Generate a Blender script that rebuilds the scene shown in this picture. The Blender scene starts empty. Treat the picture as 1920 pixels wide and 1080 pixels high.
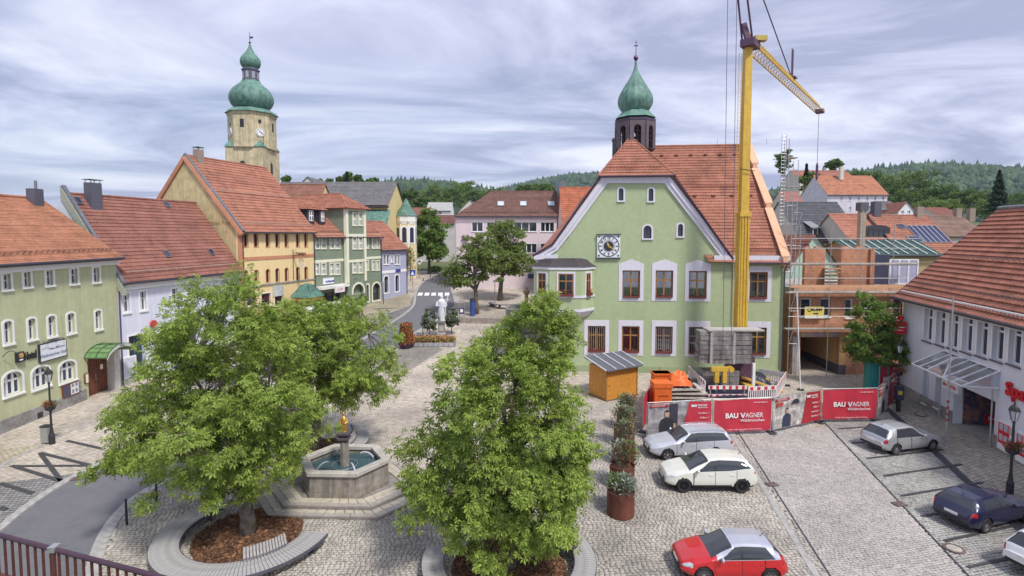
import bpy, math, random
import numpy as np
from mathutils import Vector, Matrix, noise
from mathutils.geometry import tessellate_polygon
random.seed(7)
rng = np.random.default_rng(7)
R = math.radians
scene = bpy.context.scene
col = scene.collection

# ------------------------------------------------------------------ camera
F, HC, PITCH = 975.0, 11.5, R(3.5)          # focal length in photo pixels, camera height, tilt
SH = math.tan(PITCH) - 100.0 / F            # lens shift that puts the horizon at row 440
cam = bpy.data.cameras.new('camera')
cam.lens = 36 * F / 1920
cam.shift_y = SH * F / 1920
cam.clip_start, cam.clip_end = 0.2, 9000
camo = bpy.data.objects.new('camera', cam)
camo.location = (0, 0, HC)
camo.rotation_euler = (R(90) - PITCH, 0, 0)
col.objects.link(camo)
scene.camera = camo

# ------------------------------------------------------------------ sky and sun
SUN_EL, SUN_AZ = R(54), R(142)              # azimuth clockwise from +Y (the view direction)
world = bpy.data.worlds.new('World')
scene.world = world
world.use_nodes = True
wn, wl = world.node_tree.nodes, world.node_tree.links
wn.clear()
def wnode(t, **k):
    n = wn.new(t)
    for a, b in k.items(): setattr(n, a, b)
    return n
out = wnode('ShaderNodeOutputWorld')
bg1 = wnode('ShaderNodeBackground'); bg2 = wnode('ShaderNodeBackground')
sky = wnode('ShaderNodeTexSky', sky_type='NISHITA', sun_disc=False, sun_elevation=SUN_EL,
            sun_rotation=SUN_AZ, altitude=500, air_density=1.0, dust_density=1.6, ozone_density=1.5)
bg1.inputs[1].default_value = 0.08
tc = wnode('ShaderNodeTexCoord')
sep = wnode('ShaderNodeSeparateXYZ'); wl.new(tc.outputs['Generated'], sep.inputs[0])
def wmath(op, a, b=None):
    n = wnode('ShaderNodeMath', operation=op)
    for i, s in enumerate((a, b)):
        if s is None: continue
        if hasattr(s, 'node'): wl.new(s, n.inputs[i])
        else: n.inputs[i].default_value = s
    return n.outputs[0]
# the cloud sheet: project the view direction on a high flat layer so streaks flatten towards the horizon
zz = wmath('ADD', wmath('MAXIMUM', sep.outputs[2], 0.0), 0.10)
comb = wnode('ShaderNodeCombineXYZ')
wl.new(wmath('DIVIDE', sep.outputs[0], zz), comb.inputs[0])
wl.new(wmath('DIVIDE', sep.outputs[1], zz), comb.inputs[1])
mp = wnode('ShaderNodeMapping'); mp.inputs['Rotation'].default_value = (0, 0, R(-14)); mp.inputs['Scale'].default_value = (0.62, 1.0, 1)
wl.new(comb.outputs[0], mp.inputs[0])
n1 = wnode('ShaderNodeTexNoise'); n1.inputs['Scale'].default_value = 0.85; n1.inputs['Detail'].default_value = 9
n1.inputs['Roughness'].default_value = 0.6; n1.inputs['Distortion'].default_value = 0.7
wl.new(mp.outputs[0], n1.inputs['Vector'])
n2 = wnode('ShaderNodeTexNoise'); n2.inputs['Scale'].default_value = 0.35; n2.inputs['Detail'].default_value = 6
n2.inputs['Roughness'].default_value = 0.5
mp2 = wnode('ShaderNodeMapping'); mp2.inputs['Location'].default_value = (3.3, 7.1, 2); mp2.inputs['Scale'].default_value = (0.5, 1.1, 1)
wl.new(comb.outputs[0], mp2.inputs[0]); wl.new(mp2.outputs[0], n2.inputs['Vector'])
shade = wnode('ShaderNodeValToRGB')                       # grey undersides to white streaks
e = shade.color_ramp.elements
e[0].position, e[0].color = 0.40, (0.29, 0.315, 0.445, 1)
e[1].position, e[1].color = 0.64, (0.70, 0.71, 0.78, 1)
m = e.new(0.51); m.color = (0.46, 0.485, 0.625, 1)
wl.new(n1.outputs['Fac'], shade.inputs[0])
cover = wnode('ShaderNodeValToRGB')
cover.color_ramp.elements[0].position = 0.30; cover.color_ramp.elements[0].color = (0.55, 0.55, 0.55, 1)
cover.color_ramp.elements[1].position = 0.60; cover.color_ramp.elements[1].color = (0.96, 0.96, 0.96, 1)
wl.new(n2.outputs['Fac'], cover.inputs[0])
wl.new(sky.outputs[0], bg1.inputs[0])
wl.new(shade.outputs[0], bg2.inputs[0]); bg2.inputs[1].default_value = 0.92
mixw = wnode('ShaderNodeMixShader')
wl.new(cover.outputs[0], mixw.inputs[0]); wl.new(bg1.outputs[0], mixw.inputs[1]); wl.new(bg2.outputs[0], mixw.inputs[2])
wl.new(mixw.outputs[0], out.inputs[0])

sun = bpy.data.lights.new('sun', 'SUN')
sun.energy, sun.angle, sun.color = 2.1, R(9), (1.0, 0.95, 0.87)
suno = bpy.data.objects.new('sun', sun)
sd = Vector((math.sin(SUN_AZ) * math.cos(SUN_EL), math.cos(SUN_AZ) * math.cos(SUN_EL), math.sin(SUN_EL)))
suno.rotation_euler = sd.to_track_quat('Z', 'Y').to_euler()
suno.location = (60, -20, 80)
col.objects.link(suno)
vs = scene.view_settings
vs.view_transform, vs.look, vs.gamma, vs.use_curve_mapping = 'Standard', 'None', 1, False
vs.exposure = 0.80

# ------------------------------------------------------------------ lie of the land, calibrated rays
def T(x, y):
    """ground height: level square, street rising beyond it"""
    t = max(0.0, y - 42)
    z = .075 * t * t / (t + 6)
    if y > 110: z = .075 * 68 * 68 / 74 + (min(y, 400) - 110) * 0.012
    if x > 35 and y > 70: z += 9.0 * math.exp(-((x - 95) / 55) ** 2 - ((y - 165) / 55) ** 2)
    return z
def ray(u, v):
    x, y = (u - 960) / F, (540 - v) / F + SH
    return Vector((x, math.cos(PITCH) + y * math.sin(PITCH), -math.sin(PITCH) + y * math.cos(PITCH)))
def P(u, v, Y):
    d = ray(u, v); s = Y / d.y
    return Vector((s * d.x, Y, HC + s * d.z))
def G(u, v, h=0.0):
    d = ray(u, v); lo, hi = 3.0, 700.0
    for _ in range(50):
        m = (lo + hi) / 2
        if HC + m * d.z - T(m * d.x, m * d.y) - h > 0: lo = m
        else: hi = m
    return Vector((lo * d.x, lo * d.y, T(lo * d.x, lo * d.y) + h))

# ------------------------------------------------------------------ materials
MATS = {}
def nt(m):
    t = m.node_tree
    return t, t.nodes, t.links
def mat(name, c, rough=0.8, metal=0.0, var=0.15, scale=6.0, bump=0.0, bscale=60.0, island=0.0, spec=0.4,
        stain=0.0, coat=0.0, trans=0.0, c2=None, streak=0.0):
    """procedural material: base colour with two octaves of mottling, optional stains, streaks and relief"""
    if name in MATS: return MATS[name]
    m = bpy.data.materials.new(name); m.use_nodes = True
    t, n, l = nt(m)
    b = n['Principled BSDF']
    b.inputs['Roughness'].default_value = rough; b.inputs['Metallic'].default_value = metal
    b.inputs['Specular IOR Level'].default_value = spec
    if coat: b.inputs['Coat Weight'].default_value = coat; b.inputs['Coat Roughness'].default_value = 0.05
    co = n.new('ShaderNodeTexCoord')
    def noise_(s, d=5, r=0.6):
        k = n.new('ShaderNodeTexNoise'); k.inputs['Scale'].default_value = s; k.inputs['Detail'].default_value = d
        k.inputs['Roughness'].default_value = r; l.new(co.outputs['Object'], k.inputs['Vector']); return k
    cur = n.new('ShaderNodeRGB'); cur.outputs[0].default_value = (*c, 1); cur = cur.outputs[0]
    def mul(sock, lo, hi, f0=0.3, f1=0.7):
        nonlocal cur
        mr = n.new('ShaderNodeMapRange'); mr.inputs[1].default_value = f0; mr.inputs[2].default_value = f1
        mr.inputs[3].default_value = lo; mr.inputs[4].default_value = hi; l.new(sock, mr.inputs[0])
        mx = n.new('ShaderNodeMix'); mx.data_type = 'RGBA'; mx.blend_type = 'MULTIPLY'; mx.inputs[0].default_value = 1
        cc = n.new('ShaderNodeCombineColor')
        for i in range(3): l.new(mr.outputs[0], cc.inputs[i])
        l.new(cur, mx.inputs[6]); l.new(cc.outputs[0], mx.inputs[7]); cur = mx.outputs[2]
    if c2 is not None:
        k = noise_(scale * .6, 6, .65)
        rr = n.new('ShaderNodeValToRGB'); rr.color_ramp.elements[0].position = .42; rr.color_ramp.elements[1].position = .62
        l.new(k.outputs['Fac'], rr.inputs[0])
        mx = n.new('ShaderNodeMix'); mx.data_type = 'RGBA'; l.new(rr.outputs[0], mx.inputs[0])
        l.new(cur, mx.inputs[6]); mx.inputs[7].default_value = (*c2, 1); cur = mx.outputs[2]
    if var:
        mul(noise_(scale).outputs['Fac'], 1 - var, 1 + var)
        mul(noise_(scale * 0.13, 4).outputs['Fac'], 1 - var * .7, 1 + var * .7)
    if streak:
        k = n.new('ShaderNodeTexNoise'); k.inputs['Scale'].default_value = 2.2; k.inputs['Detail'].default_value = 6
        mp_ = n.new('ShaderNodeMapping'); mp_.inputs['Scale'].default_value = (2.2, 2.2, .16)
        l.new(co.outputs['Object'], mp_.inputs[0]); l.new(mp_.outputs[0], k.inputs['Vector'])
        mul(k.outputs['Fac'], 1 - streak, 1 + streak * .3)
    if stain:
        mul(noise_(0.9, 8, .7).outputs['Fac'], 1 - stain, 1.0, .35, .55)
    if island:
        g = n.new('ShaderNodeNewGeometry'); mul(g.outputs['Random Per Island'], 1 - island, 1 + island, 0, 1)
    l.new(cur, b.inputs['Base Color'])
    if bump:
        bp = n.new('ShaderNodeBump'); bp.inputs['Strength'].default_value = bump; bp.inputs['Distance'].default_value = 0.02
        l.new(noise_(bscale, 4).outputs['Fac'], bp.inputs['Height']); l.new(bp.outputs[0], b.inputs['Normal'])
    if trans:
        tr = n.new('ShaderNodeBsdfTranslucent'); l.new(cur, tr.inputs[0])
        ms = n.new('ShaderNodeMixShader'); ms.inputs[0].default_value = trans
        l.new(b.outputs[0], ms.inputs[1]); l.new(tr.outputs[0], ms.inputs[2])
        l.new(ms.outputs[0], n['Material Output'].inputs[0])
    MATS[name] = m
    return m
def glassmat(name, tint=(.02, .025, .035), rough=.04):
    return mat(name, tint, rough=rough, var=.25, scale=.8, spec=.8)
def clearglass(name, tint=(.75, .8, .82), alpha=.75):
    if name in MATS: return MATS[name]
    m = bpy.data.materials.new(name); m.use_nodes = True
    t, n, l = nt(m)
    g = n.new('ShaderNodeBsdfGlossy'); g.inputs['Roughness'].default_value = .03
    tr = n.new('ShaderNodeBsdfTransparent'); tr.inputs[0].default_value = (*tint, 1)
    fr = n.new('ShaderNodeFresnel'); fr.inputs[0].default_value = 1.5
    mr = n.new('ShaderNodeMath'); mr.operation = 'ADD'; mr.inputs[1].default_value = 1 - alpha - .04; l.new(fr.outputs[0], mr.inputs[0])
    ms = n.new('ShaderNodeMixShader'); l.new(mr.outputs[0], ms.inputs[0]); l.new(tr.outputs[0], ms.inputs[1]); l.new(g.outputs[0], ms.inputs[2])
    l.new(ms.outputs[0], n['Material Output'].inputs[0])
    MATS[name] = m
    return m
def paving(name, c, c2, bw, bh, mortar=.012, rot=0.0, mc=(.08, .075, .07), var=.25, off=.5, bump=.5, stain=.25):
    """brick-bond paving beyond the pieces that are modelled"""
    if name in MATS: return MATS[name]
    m = bpy.data.materials.new(name); m.use_nodes = True
    t, n, l = nt(m); b = n['Principled BSDF']; b.inputs['Roughness'].default_value = .85
    co = n.new('ShaderNodeTexCoord'); mp_ = n.new('ShaderNodeMapping'); mp_.inputs['Rotation'].default_value = (0, 0, rot)
    l.new(co.outputs['Object'], mp_.inputs[0])
    wob = n.new('ShaderNodeTexNoise'); wob.inputs['Scale'].default_value = 1.3; l.new(mp_.outputs[0], wob.inputs['Vector'])
    vm = n.new('ShaderNodeVectorMath'); vm.operation = 'SCALE'; vm.inputs[3].default_value = .05; l.new(wob.outputs['Color'], vm.inputs[0])
    va = n.new('ShaderNodeVectorMath'); l.new(mp_.outputs[0], va.inputs[0]); l.new(vm.outputs[0], va.inputs[1])
    bt = n.new('ShaderNodeTexBrick'); bt.inputs['Scale'].default_value = 1; bt.offset = off
    bt.inputs['Brick Width'].default_value = bw; bt.inputs['Row Height'].default_value = bh
    bt.inputs['Mortar Size'].default_value = mortar; bt.inputs['Mortar Smooth'].default_value = .3
    bt.inputs['Color1'].default_value = (*c, 1); bt.inputs['Color2'].default_value = (*c2, 1); bt.inputs['Mortar'].default_value = (*mc, 1)
    l.new(va.outputs[0], bt.inputs['Vector'])
    cur = bt.outputs['Color']
    for s, a in ((3.0, var), (.22, stain)):
        k = n.new('ShaderNodeTexNoise'); k.inputs['Scale'].default_value = s; k.inputs['Detail'].default_value = 6
        l.new(co.outputs['Object'], k.inputs['Vector'])
        mr = n.new('ShaderNodeMapRange'); mr.inputs[1].default_value = .3; mr.inputs[2].default_value = .7
        mr.inputs[3].default_value = 1 - a; mr.inputs[4].default_value = 1 + a; l.new(k.outputs['Fac'], mr.inputs[0])
        mx = n.new('ShaderNodeVectorMath'); mx.operation = 'SCALE'; l.new(cur, mx.inputs[0]); l.new(mr.outputs[0], mx.inputs[3]); cur = mx.outputs[0]
    l.new(cur, b.inputs['Base Color'])
    bp = n.new('ShaderNodeBump'); bp.invert = True; bp.inputs['Strength'].default_value = bump; bp.inputs['Distance'].default_value = .02
    l.new(bt.outputs['Fac'], bp.inputs['Height']); l.new(bp.outputs[0], b.inputs['Normal'])
    MATS[name] = m
    return m

# ------------------------------------------------------------------ mesh building
class MB:
    def __init__(s): s.v, s.f = [], []
    def add(s, vs_, fs):
        o = len(s.v); s.v += [tuple(p) for p in vs_]; s.f += [tuple(i + o for i in f) for f in fs]; return s
    def box(s, c, d, rz=0.0, m=None):
        x, y, z = d[0] / 2, d[1] / 2, d[2] / 2
        pts = [Vector((a * x, b * y, k * z)) for k in (-1, 1) for a, b in ((-1, -1), (1, -1), (1, 1), (-1, 1))]
        M_ = Matrix.Translation(c) @ (m if m else Matrix.Rotation(rz, 4, 'Z'))
        return s.add([M_ @ p for p in pts], [(3, 2, 1, 0), (4, 5, 6, 7), (0, 1, 5, 4), (1, 2, 6, 5), (2, 3, 7, 6), (3, 0, 4, 7)])
    def bb(s, a, b):
        return s.box([(a[i] + b[i]) / 2 for i in range(3)], [abs(b[i] - a[i]) for i in range(3)])
    def cyl(s, p0, p1, r0, r1=None, n=10, caps=True):
        r1 = r0 if r1 is None else r1
        p0, p1 = Vector(p0), Vector(p1); d = (p1 - p0).normalized()
        a = d.orthogonal().normalized(); b = d.cross(a)
        vs_ = [p + (a * math.cos(2 * math.pi * i / n) + b * math.sin(2 * math.pi * i / n)) * r for p, r in ((p0, r0), (p1, r1)) for i in range(n)]
        fs = [(i, (i + 1) % n, n + (i + 1) % n, n + i) for i in range(n)]
        if caps: fs += [tuple(range(n - 1, -1, -1)), tuple(range(n, 2 * n))]
        return s.add(vs_, fs)
    def tube(s, pts, rad, n=6):
        pts = [Vector(p) for p in pts]; rad = rad if isinstance(rad, (list, tuple)) else [rad] * len(pts)
        vs_, fs = [], []; a = None
        for i, p in enumerate(pts):
            d = (pts[min(i + 1, len(pts) - 1)] - pts[max(i - 1, 0)]).normalized()
            a = d.orthogonal().normalized() if a is None else (a - d * a.dot(d)).normalized()
            b = d.cross(a)
            vs_ += [p + (a * math.cos(2 * math.pi * k / n) + b * math.sin(2 * math.pi * k / n)) * rad[i] for k in range(n)]
        for i in range(len(pts) - 1):
            fs += [(i * n + k, i * n + (k + 1) % n, (i + 1) * n + (k + 1) % n, (i + 1) * n + k) for k in range(n)]
        fs += [tuple(range(n - 1, -1, -1)), tuple((len(pts) - 1) * n + k for k in range(n))]
        return s.add(vs_, fs)
    def lathe(s, prof, n=24, c=(0, 0, 0), rot=0.0, rib=0.0, fine=1):
        vs_, fs = [], []
        if fine > 1:
            q = [Vector(p) for p in prof]; q = [q[0] * 2 - q[1]] + q + [q[-1] * 2 - q[-2]]; o_ = []
            for i in range(1, len(q) - 2):
                for k in range(fine):
                    t = k / fine; a, b, c_, d = q[i - 1], q[i], q[i + 1], q[i + 2]
                    o_.append(.5 * (2 * b + (c_ - a) * t + (2 * a - 5 * b + 4 * c_ - d) * t * t + (3 * b - 3 * c_ + d - a) * t ** 3))
            prof = [(max(.005, p.x), p.y) for p in o_] + [tuple(prof[-1])]
        for r, z in prof:
            for k in range(n):
                a = rot + 2 * math.pi * k / n; q = r * (1 + (rib if k % 2 else 0))
                vs_.append((c[0] + q * math.cos(a), c[1] + q * math.sin(a), c[2] + z))
        for i in range(len(prof) - 1):
            fs += [(i * n + k, i * n + (k + 1) % n, (i + 1) * n + (k + 1) % n, (i + 1) * n + k) for k in range(n)]
        fs += [tuple(range(n - 1, -1, -1)), tuple((len(prof) - 1) * n + k for k in range(n))]
        return s.add(vs_, fs)
    def prism(s, poly, z0, z1):
        n = len(poly)
        vs_ = [(p[0], p[1], z0) for p in poly] + [(p[0], p[1], z1) for p in poly]
        return s.add(vs_, [tuple(range(n - 1, -1, -1)), tuple(range(n, 2 * n))] + [(i, (i + 1) % n, n + (i + 1) % n, n + i) for i in range(n)])
    def plate(s, outer, holes, y0, y1, back=True):
        """upright plate in the xz plane with openings, from y0 (front) to y1"""
        loops = [list(outer)] + [list(h) for h in holes]
        flat = [p for lp in loops for p in lp]; n = len(flat)
        tris = tessellate_polygon([[Vector((p[0], p[1], 0)) for p in lp] for lp in loops])
        fs = []
        for t in tris:
            a, b, c = [Vector(flat[i]) for i in t]
            ccw = (b - a).cross(c - a) > 0 if hasattr((b - a).cross(c - a), '__gt__') else True
            t = tuple(t) if ccw else tuple(reversed(t))
            fs.append(t)
            if back: fs.append(tuple(n + i for i in reversed(t)))
        o = 0
        for lp in loops:
            k = len(lp)
            for i in range(k): fs.append((o + i, o + (i + 1) % k, n + o + (i + 1) % k, n + o + i))
            o += k
        return s.add([(p[0], y0, p[1]) for p in flat] + [(p[0], y1, p[1]) for p in flat], fs)
    def mesh(s, name, m, smooth=False):
        me = bpy.data.meshes.new(name); me.from_pydata(s.v, [], s.f)
        if m: me.materials.append(m)
        if smooth: me.polygons.foreach_set('use_smooth', [True] * len(me.polygons))
        me.update(); return me
    def build(s, name, m, parent=None, loc=None, rz=0.0, smooth=False, **tags):
        return link(name, s.mesh(name, m, smooth), parent, loc, rz, **tags)
def link(name, me, parent=None, loc=None, rz=0.0, **tags):
    o = bpy.data.objects.new(name, me); col.objects.link(o)
    if parent: o.parent = parent
    if loc is not None: o.location = loc
    if rz: o.rotation_euler = (0, 0, rz)
    for k, v in tags.items(): o[k] = v
    return o
def thing(name, label, cat, loc=(0, 0, 0), rz=0.0, group=None):
    o = bpy.data.objects.new(name, None); col.objects.link(o)
    o.empty_display_size = .3; o.location = loc; o.rotation_euler = (0, 0, rz); o['label'] = label; o['category'] = cat
    if group: o['group'] = group
    return o
def children(o): return [c for c in col.objects if c.parent == o]
def copy_tree(o, loc=None, rz=None, label=None, parent=None, kids=None):
    c = o.copy(); col.objects.link(c)
    if parent is not None: c.parent = parent
    if loc is not None: c.location = loc
    if rz is not None: c.rotation_euler = (0, 0, rz)
    if label: c['label'] = label
    for ch in o.children: copy_tree(ch, parent=c)
    return c
def text(body, size, m, parent, M_, depth=.01, align='CENTER', name='lettering', shear=0.0, bold=0.0, xs=1.0):
    cu = bpy.data.curves.new('t', 'FONT'); cu.body = body; cu.size = size; cu.extrude = depth; cu.align_x = align
    cu.align_y = 'CENTER'; cu.shear = shear; cu.offset = bold; cu.resolution_u = 3
    o = bpy.data.objects.new('t', cu)
    me = bpy.data.meshes.new_from_object(o); me.materials.clear(); me.materials.append(m)
    bpy.data.objects.remove(o); bpy.data.curves.remove(cu)
    if xs != 1.0: me.transform(Matrix.Diagonal((xs, 1, 1, 1)))
    r = link(name, me, parent); r.matrix_local = M_
    return r
UPR = Matrix.Rotation(R(90), 4, 'X')        # lays a text upright in the xz plane facing -y
def Tr(x, y, z): return Matrix.Translation((x, y, z))
def arch(s0, s1, z0, z1, rise=0.0, n=8):
    """outline of an opening, optionally with an arched head"""
    if rise <= 0: return [(s0, z0), (s1, z0), (s1, z1), (s0, z1)]
    c, a = (s0 + s1) / 2, (s1 - s0) / 2
    return [(s0, z0), (s1, z0)] + [(c + a * math.cos(math.pi * k / n), z1 - rise + rise * math.sin(math.pi * k / n)) for k in range(n + 1)]
def grow(s0, s1, z0, z1, w): return s0 - w, s1 + w, z0 - w, z1 + w

# ------------------------------------------------------------------ tiled roofs
def tile_courses(mb, A, B, C, D, course=.34, tw=.24, lift=.045, wave=.022, sub=3):
    """roof plane A-B (eaves) to D-C (ridge) laid in overlapping courses of pantiles, one wavy strip per course"""
    A, B, C, D = map(Vector, (A, B, C, D))
    ex = (B - A); 
    if ex.length < 1e-4: ex = (C - D)
    ex.normalize(); up = ((D + C) / 2 - (A + B) / 2); up -= ex * up.dot(ex); L = up.length; up.normalize()
    nrm = ex.cross(up).normalized()
    if nrm.z < 0: nrm = -nrm
    n = max(1, round(L / course))
    def ends(t): return A.lerp(D, t), B.lerp(C, t)
    for i in range(n):
        t0, t1 = i / n, (i + 1) / n
        l0, r0 = ends(t0); l1, r1 = ends(min(1, t1 + .12 / n))
        lo, hi = min((l0 - A).dot(ex), (l1 - A).dot(ex)), max((r0 - A).dot(ex), (r1 - A).dot(ex))
        a0, b0, a1, b1 = (l0 - A).dot(ex), (r0 - A).dot(ex), (l1 - A).dot(ex), (r1 - A).dot(ex)
        step = tw / sub
        ks = sorted(set([lo, hi] + [step * k for k in range(math.ceil(lo / step), math.floor(hi / step) + 1)]))
        vs_, fs = [], []
        j = random.uniform(-.006, .006)
        for s_ in ks:
            w = wave * math.sin(2 * math.pi * s_ / tw + (i % 2) * 0) + j
            p0 = A + ex * min(max(s_, a0), b0) + up * (L * t0); p1 = A + ex * min(max(s_, a1), b1) + up * (L * min(1, t1 + .12 / n))
            vs_ += [p0 + nrm * (-.015), p0 + nrm * (lift + w), p1 + nrm * (w * .6)]
        for k in range(len(ks) - 1):
            q = 3 * k
            fs += [(q, q + 3, q + 4, q + 1), (q + 1, q + 4, q + 5, q + 2)]
        mb.add(vs_, fs)
    return mb

# ------------------------------------------------------------------ shared materials
WHITE = mat('white_render', (.78, .77, .76), .9, var=.05, streak=.10, bump=.15, bscale=90)
TRIM = mat('white_paint', (.80, .80, .80), .6, var=.04)
GLASS = glassmat('window_glass')
GLASS2 = glassmat('window_glass_blue', (.035, .04, .085))
GUTTER = mat('dark_gutter', (.05, .045, .06), .5, var=.2)
ZINC = mat('zinc_sheet', (.22, .23, .25), .45, metal=.5, var=.2)
COPPER = mat('green_copper', (.16, .30, .25), .6, var=.25, scale=2, stain=.25, streak=.25, c2=(.10, .22, .18))
IRON = mat('dark_iron', (.03, .03, .035), .5, var=.2)
STEEL = mat('galvanised_steel', (.45, .46, .48), .45, metal=.7, var=.15)
WOODB = mat('brown_wood', (.16, .055, .03), .55, var=.25, scale=9)
WOODO = mat('orange_wood', (.42, .19, .055), .55, var=.25, scale=5, streak=.2)
GREYST = mat('grey_stone', (.30, .29, .28), .9, var=.25, scale=5, bump=.4, stain=.3)
def tilemat(name, c, **k):
    k.setdefault('var', .2); k.setdefault('stain', .3); k.setdefault('island', .10); k.setdefault('c2', tuple(q * .84 for q in c))
    return mat(name, c, .8, scale=9, bump=.25, bscale=40, **k)
TILE_O = tilemat('orange_tiles', (.43, .19, .11))
TILE_B = tilemat('brown_red_tiles', (.29, .125, .095))
TILE_R = tilemat('red_tiles', (.385, .165, .11))
TILE_G = tilemat('slate_shingles', (.15, .145, .15), c2=(.22, .215, .22))
TILE_D = tilemat('dull_red_tiles', (.30, .13, .10))

class Fac:
    """a facade: Empty at its left base corner, local x along the wall, local -y towards the viewer, z up"""
    def __init__(s, name, label, cat, p0, p1, zb=0.0, group=None):
        s.p0, s.p1, s.zb = Vector(p0), Vector(p1), zb
        d = s.p1 - s.p0; s.L = d.length; s.a = math.atan2(d.y, d.x)
        s.root = thing(name, label, cat, (s.p0.x, s.p0.y, zb), s.a, group)
        s.inv = (Matrix.Translation((s.p0.x, s.p0.y, zb)) @ Matrix.Rotation(s.a, 4, 'Z')).inverted()
        s.rot = Matrix.Rotation(-s.a, 3, 'Z'); s.holes = []
    def px(s, u, v, off=0.0):
        o = s.inv @ Vector((0, 0, HC)); d = s.rot @ ray(u, v)
        k = (off - o.y) / d.y; q = o + d * k
        return q.x, q.z
    def rect(s, u0, u1, v0, v1, off=0.0):
        um, vm = (u0 + u1) / 2, (v0 + v1) / 2
        return s.px(u0, vm, off)[0], s.px(u1, vm, off)[0], s.px(um, v1, off)[1], s.px(um, v0, off)[1]
    def win(s, r, rise=0.0, trim=.10, tm=None, proud=.035, rec=.16, sash=None, nv=1, hz=(.35,), pane=None, sill=True, outer=None,
            bar=.05, name='window', off=0.0, hole=True, fr=.06, sillm=None, label=None):
        s0, s1, z0, z1 = r; tm = tm or TRIM; sash = sash or TRIM
        op = arch(s0, s1, z0, z1, rise)
        if hole: s.holes.append(op)
        y = off + rec
        inn = arch(s0 + fr, s1 - fr, z0 + fr, z1 - fr, max(0, rise - fr * .5) if rise else 0)
        mb = MB().plate(op, [inn], y - .05, y + .01)
        for k in range(nv):
            x = s0 + (s1 - s0) * (k + 1) / (nv + 1); zt = z1 - (rise * (2 * abs((x - (s0 + s1) / 2) / (s1 - s0))) ** 2 if rise else 0)
            mb.bb((x - bar / 2, y - .045, z0 + fr), (x + bar / 2, y + .006, zt - fr))
        for h in hz:
            z = z1 - (z1 - z0) * h; mb.bb((s0 + fr, y - .04, z - bar / 2), (s1 - fr, y + .004, z + bar / 2))
        w = mb.build(name, sash, s.root)
        if label: w['label'] = label
        MB().plate(op, [], y + .012, y + .03).build('pane', pane or GLASS, w)
        if trim:
            out_ = outer or arch(*grow(s0, s1, z0, z1, trim), rise + (trim * .3 if rise else 0))
            MB().plate(out_, [op], off - proud, off + .02).build('surround', tm, w)
        if sill:
            e_ = trim * .9
            MB().bb((s0 - e_, off - proud - .07, z0 - .09 - (trim if not outer else .0) * .2), (s1 + e_, off + rec - .05, z0 - .012)).build('sill', sillm or tm, w)
        return w
    def wall(s, outline, m, depth=.3, y=0.0, name='wall'):
        low = sorted([h for h in s.holes if min(p[1] for p in h) < -.5], key=lambda h: h[0][0])
        if low:
            zb = outline[0][1]; path = [outline[0]]
            for h in low: path += [(h[0][0], zb)] + list(reversed(h[2:])) + [(h[1][0], zb)]
            outline = path + list(outline[1:]); s.holes = [h for h in s.holes if h not in low]
        o = MB().plate(outline, s.holes, y, y + depth, back=False).build(name, m, s.root); s.holes = []
        return o
def box_shell(f, L, D, ez, m, gables=None, x0=0.0):
    """side and back walls; gables=(ridge_y, ridge_z) gives pointed ends"""
    pts = [(0.01, -3.0), (D, -3.0), (D, ez)] + ([gables] if gables else []) + [(0.01, ez)]
    for x, nm in ((x0 + .004, 'side_wall'), (x0 + L - .004, 'side_wall')):
        t = .25 if x < x0 + 1 else -.25
        n = len(pts)
        vs_ = [(x, p[0], p[1]) for p in pts] + [(x + t, p[0], p[1]) for p in pts]
        MB().add(vs_, [tuple(range(n)), tuple(range(2 * n - 1, n - 1, -1))] + [(i, (i + 1) % n, n + (i + 1) % n, n + i) for i in range(n)]).build(nm, m, f.root)
    MB().bb((x0 + .3, D - .3, -3), (x0 + L - .3, D, ez)).build('back_wall', m, f.root)
def gable_roof(f, L, D, ez, ry, rz, m, ov=.45, side=.15, x0=0.0, course=.34, tw=.24, lift=.045, wave=.022, back=True, name='roof', sub=3, ridge=True):
    """front and back pitch with pantile courses, ridge tiles and verge boards"""
    sl = (rz - ez) / ry; a, b = x0 - side, x0 + L + side
    e0 = (-ov, ez - ov * sl)
    mb = MB(); tile_courses(mb, (a, e0[0], e0[1]), (b, e0[0], e0[1]), (b, ry, rz), (a, ry, rz), course, tw, lift, wave, sub)
    roof = mb.build(name, m, f.root)
    MB().add([(a, e0[0] + .05, e0[1] - .06), (b, e0[0] + .05, e0[1] - .06), (b, ry, rz - .1), (a, ry, rz - .1)], [(0, 1, 2, 3)]).build('roof_boarding', WOODB, roof)
    if back:
        sb = (rz - ez) / (D - ry)
        MB().add([(b, D + ov, ez - ov * sb), (a, D + ov, ez - ov * sb), (a, ry, rz), (b, ry, rz)], [(0, 1, 2, 3)]).build('back_pitch', m, roof)
    if ridge:
        rb = MB(); n = max(2, int((b - a) / .4))
        for k in range(n):
            x = a + (b - a) * k / n; rb.cyl((x, ry, rz + .0), (x + (b - a) / n * 1.06, ry, rz + .012), .13, .115, 8)
        rb.build('ridge_tiles', m, roof)
    return roof
def gutter(f, x0, x1, y, z, m=None, name='gutter', r=.08):
    return MB().cyl((x0, y, z), (x1, y, z), r, r, 8).build(name, m or GUTTER, f.root)
def downpipe(f, x, y, z0, z1, m=None, r=.055, gy=-.45):
    return MB().tube([(x, gy, z1 + .05), (x, gy * .8, z1 - .15), (x, y, z1 - .5), (x, y, z0)], r, 8).build('downpipe', m or GUTTER, f.root)
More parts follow.
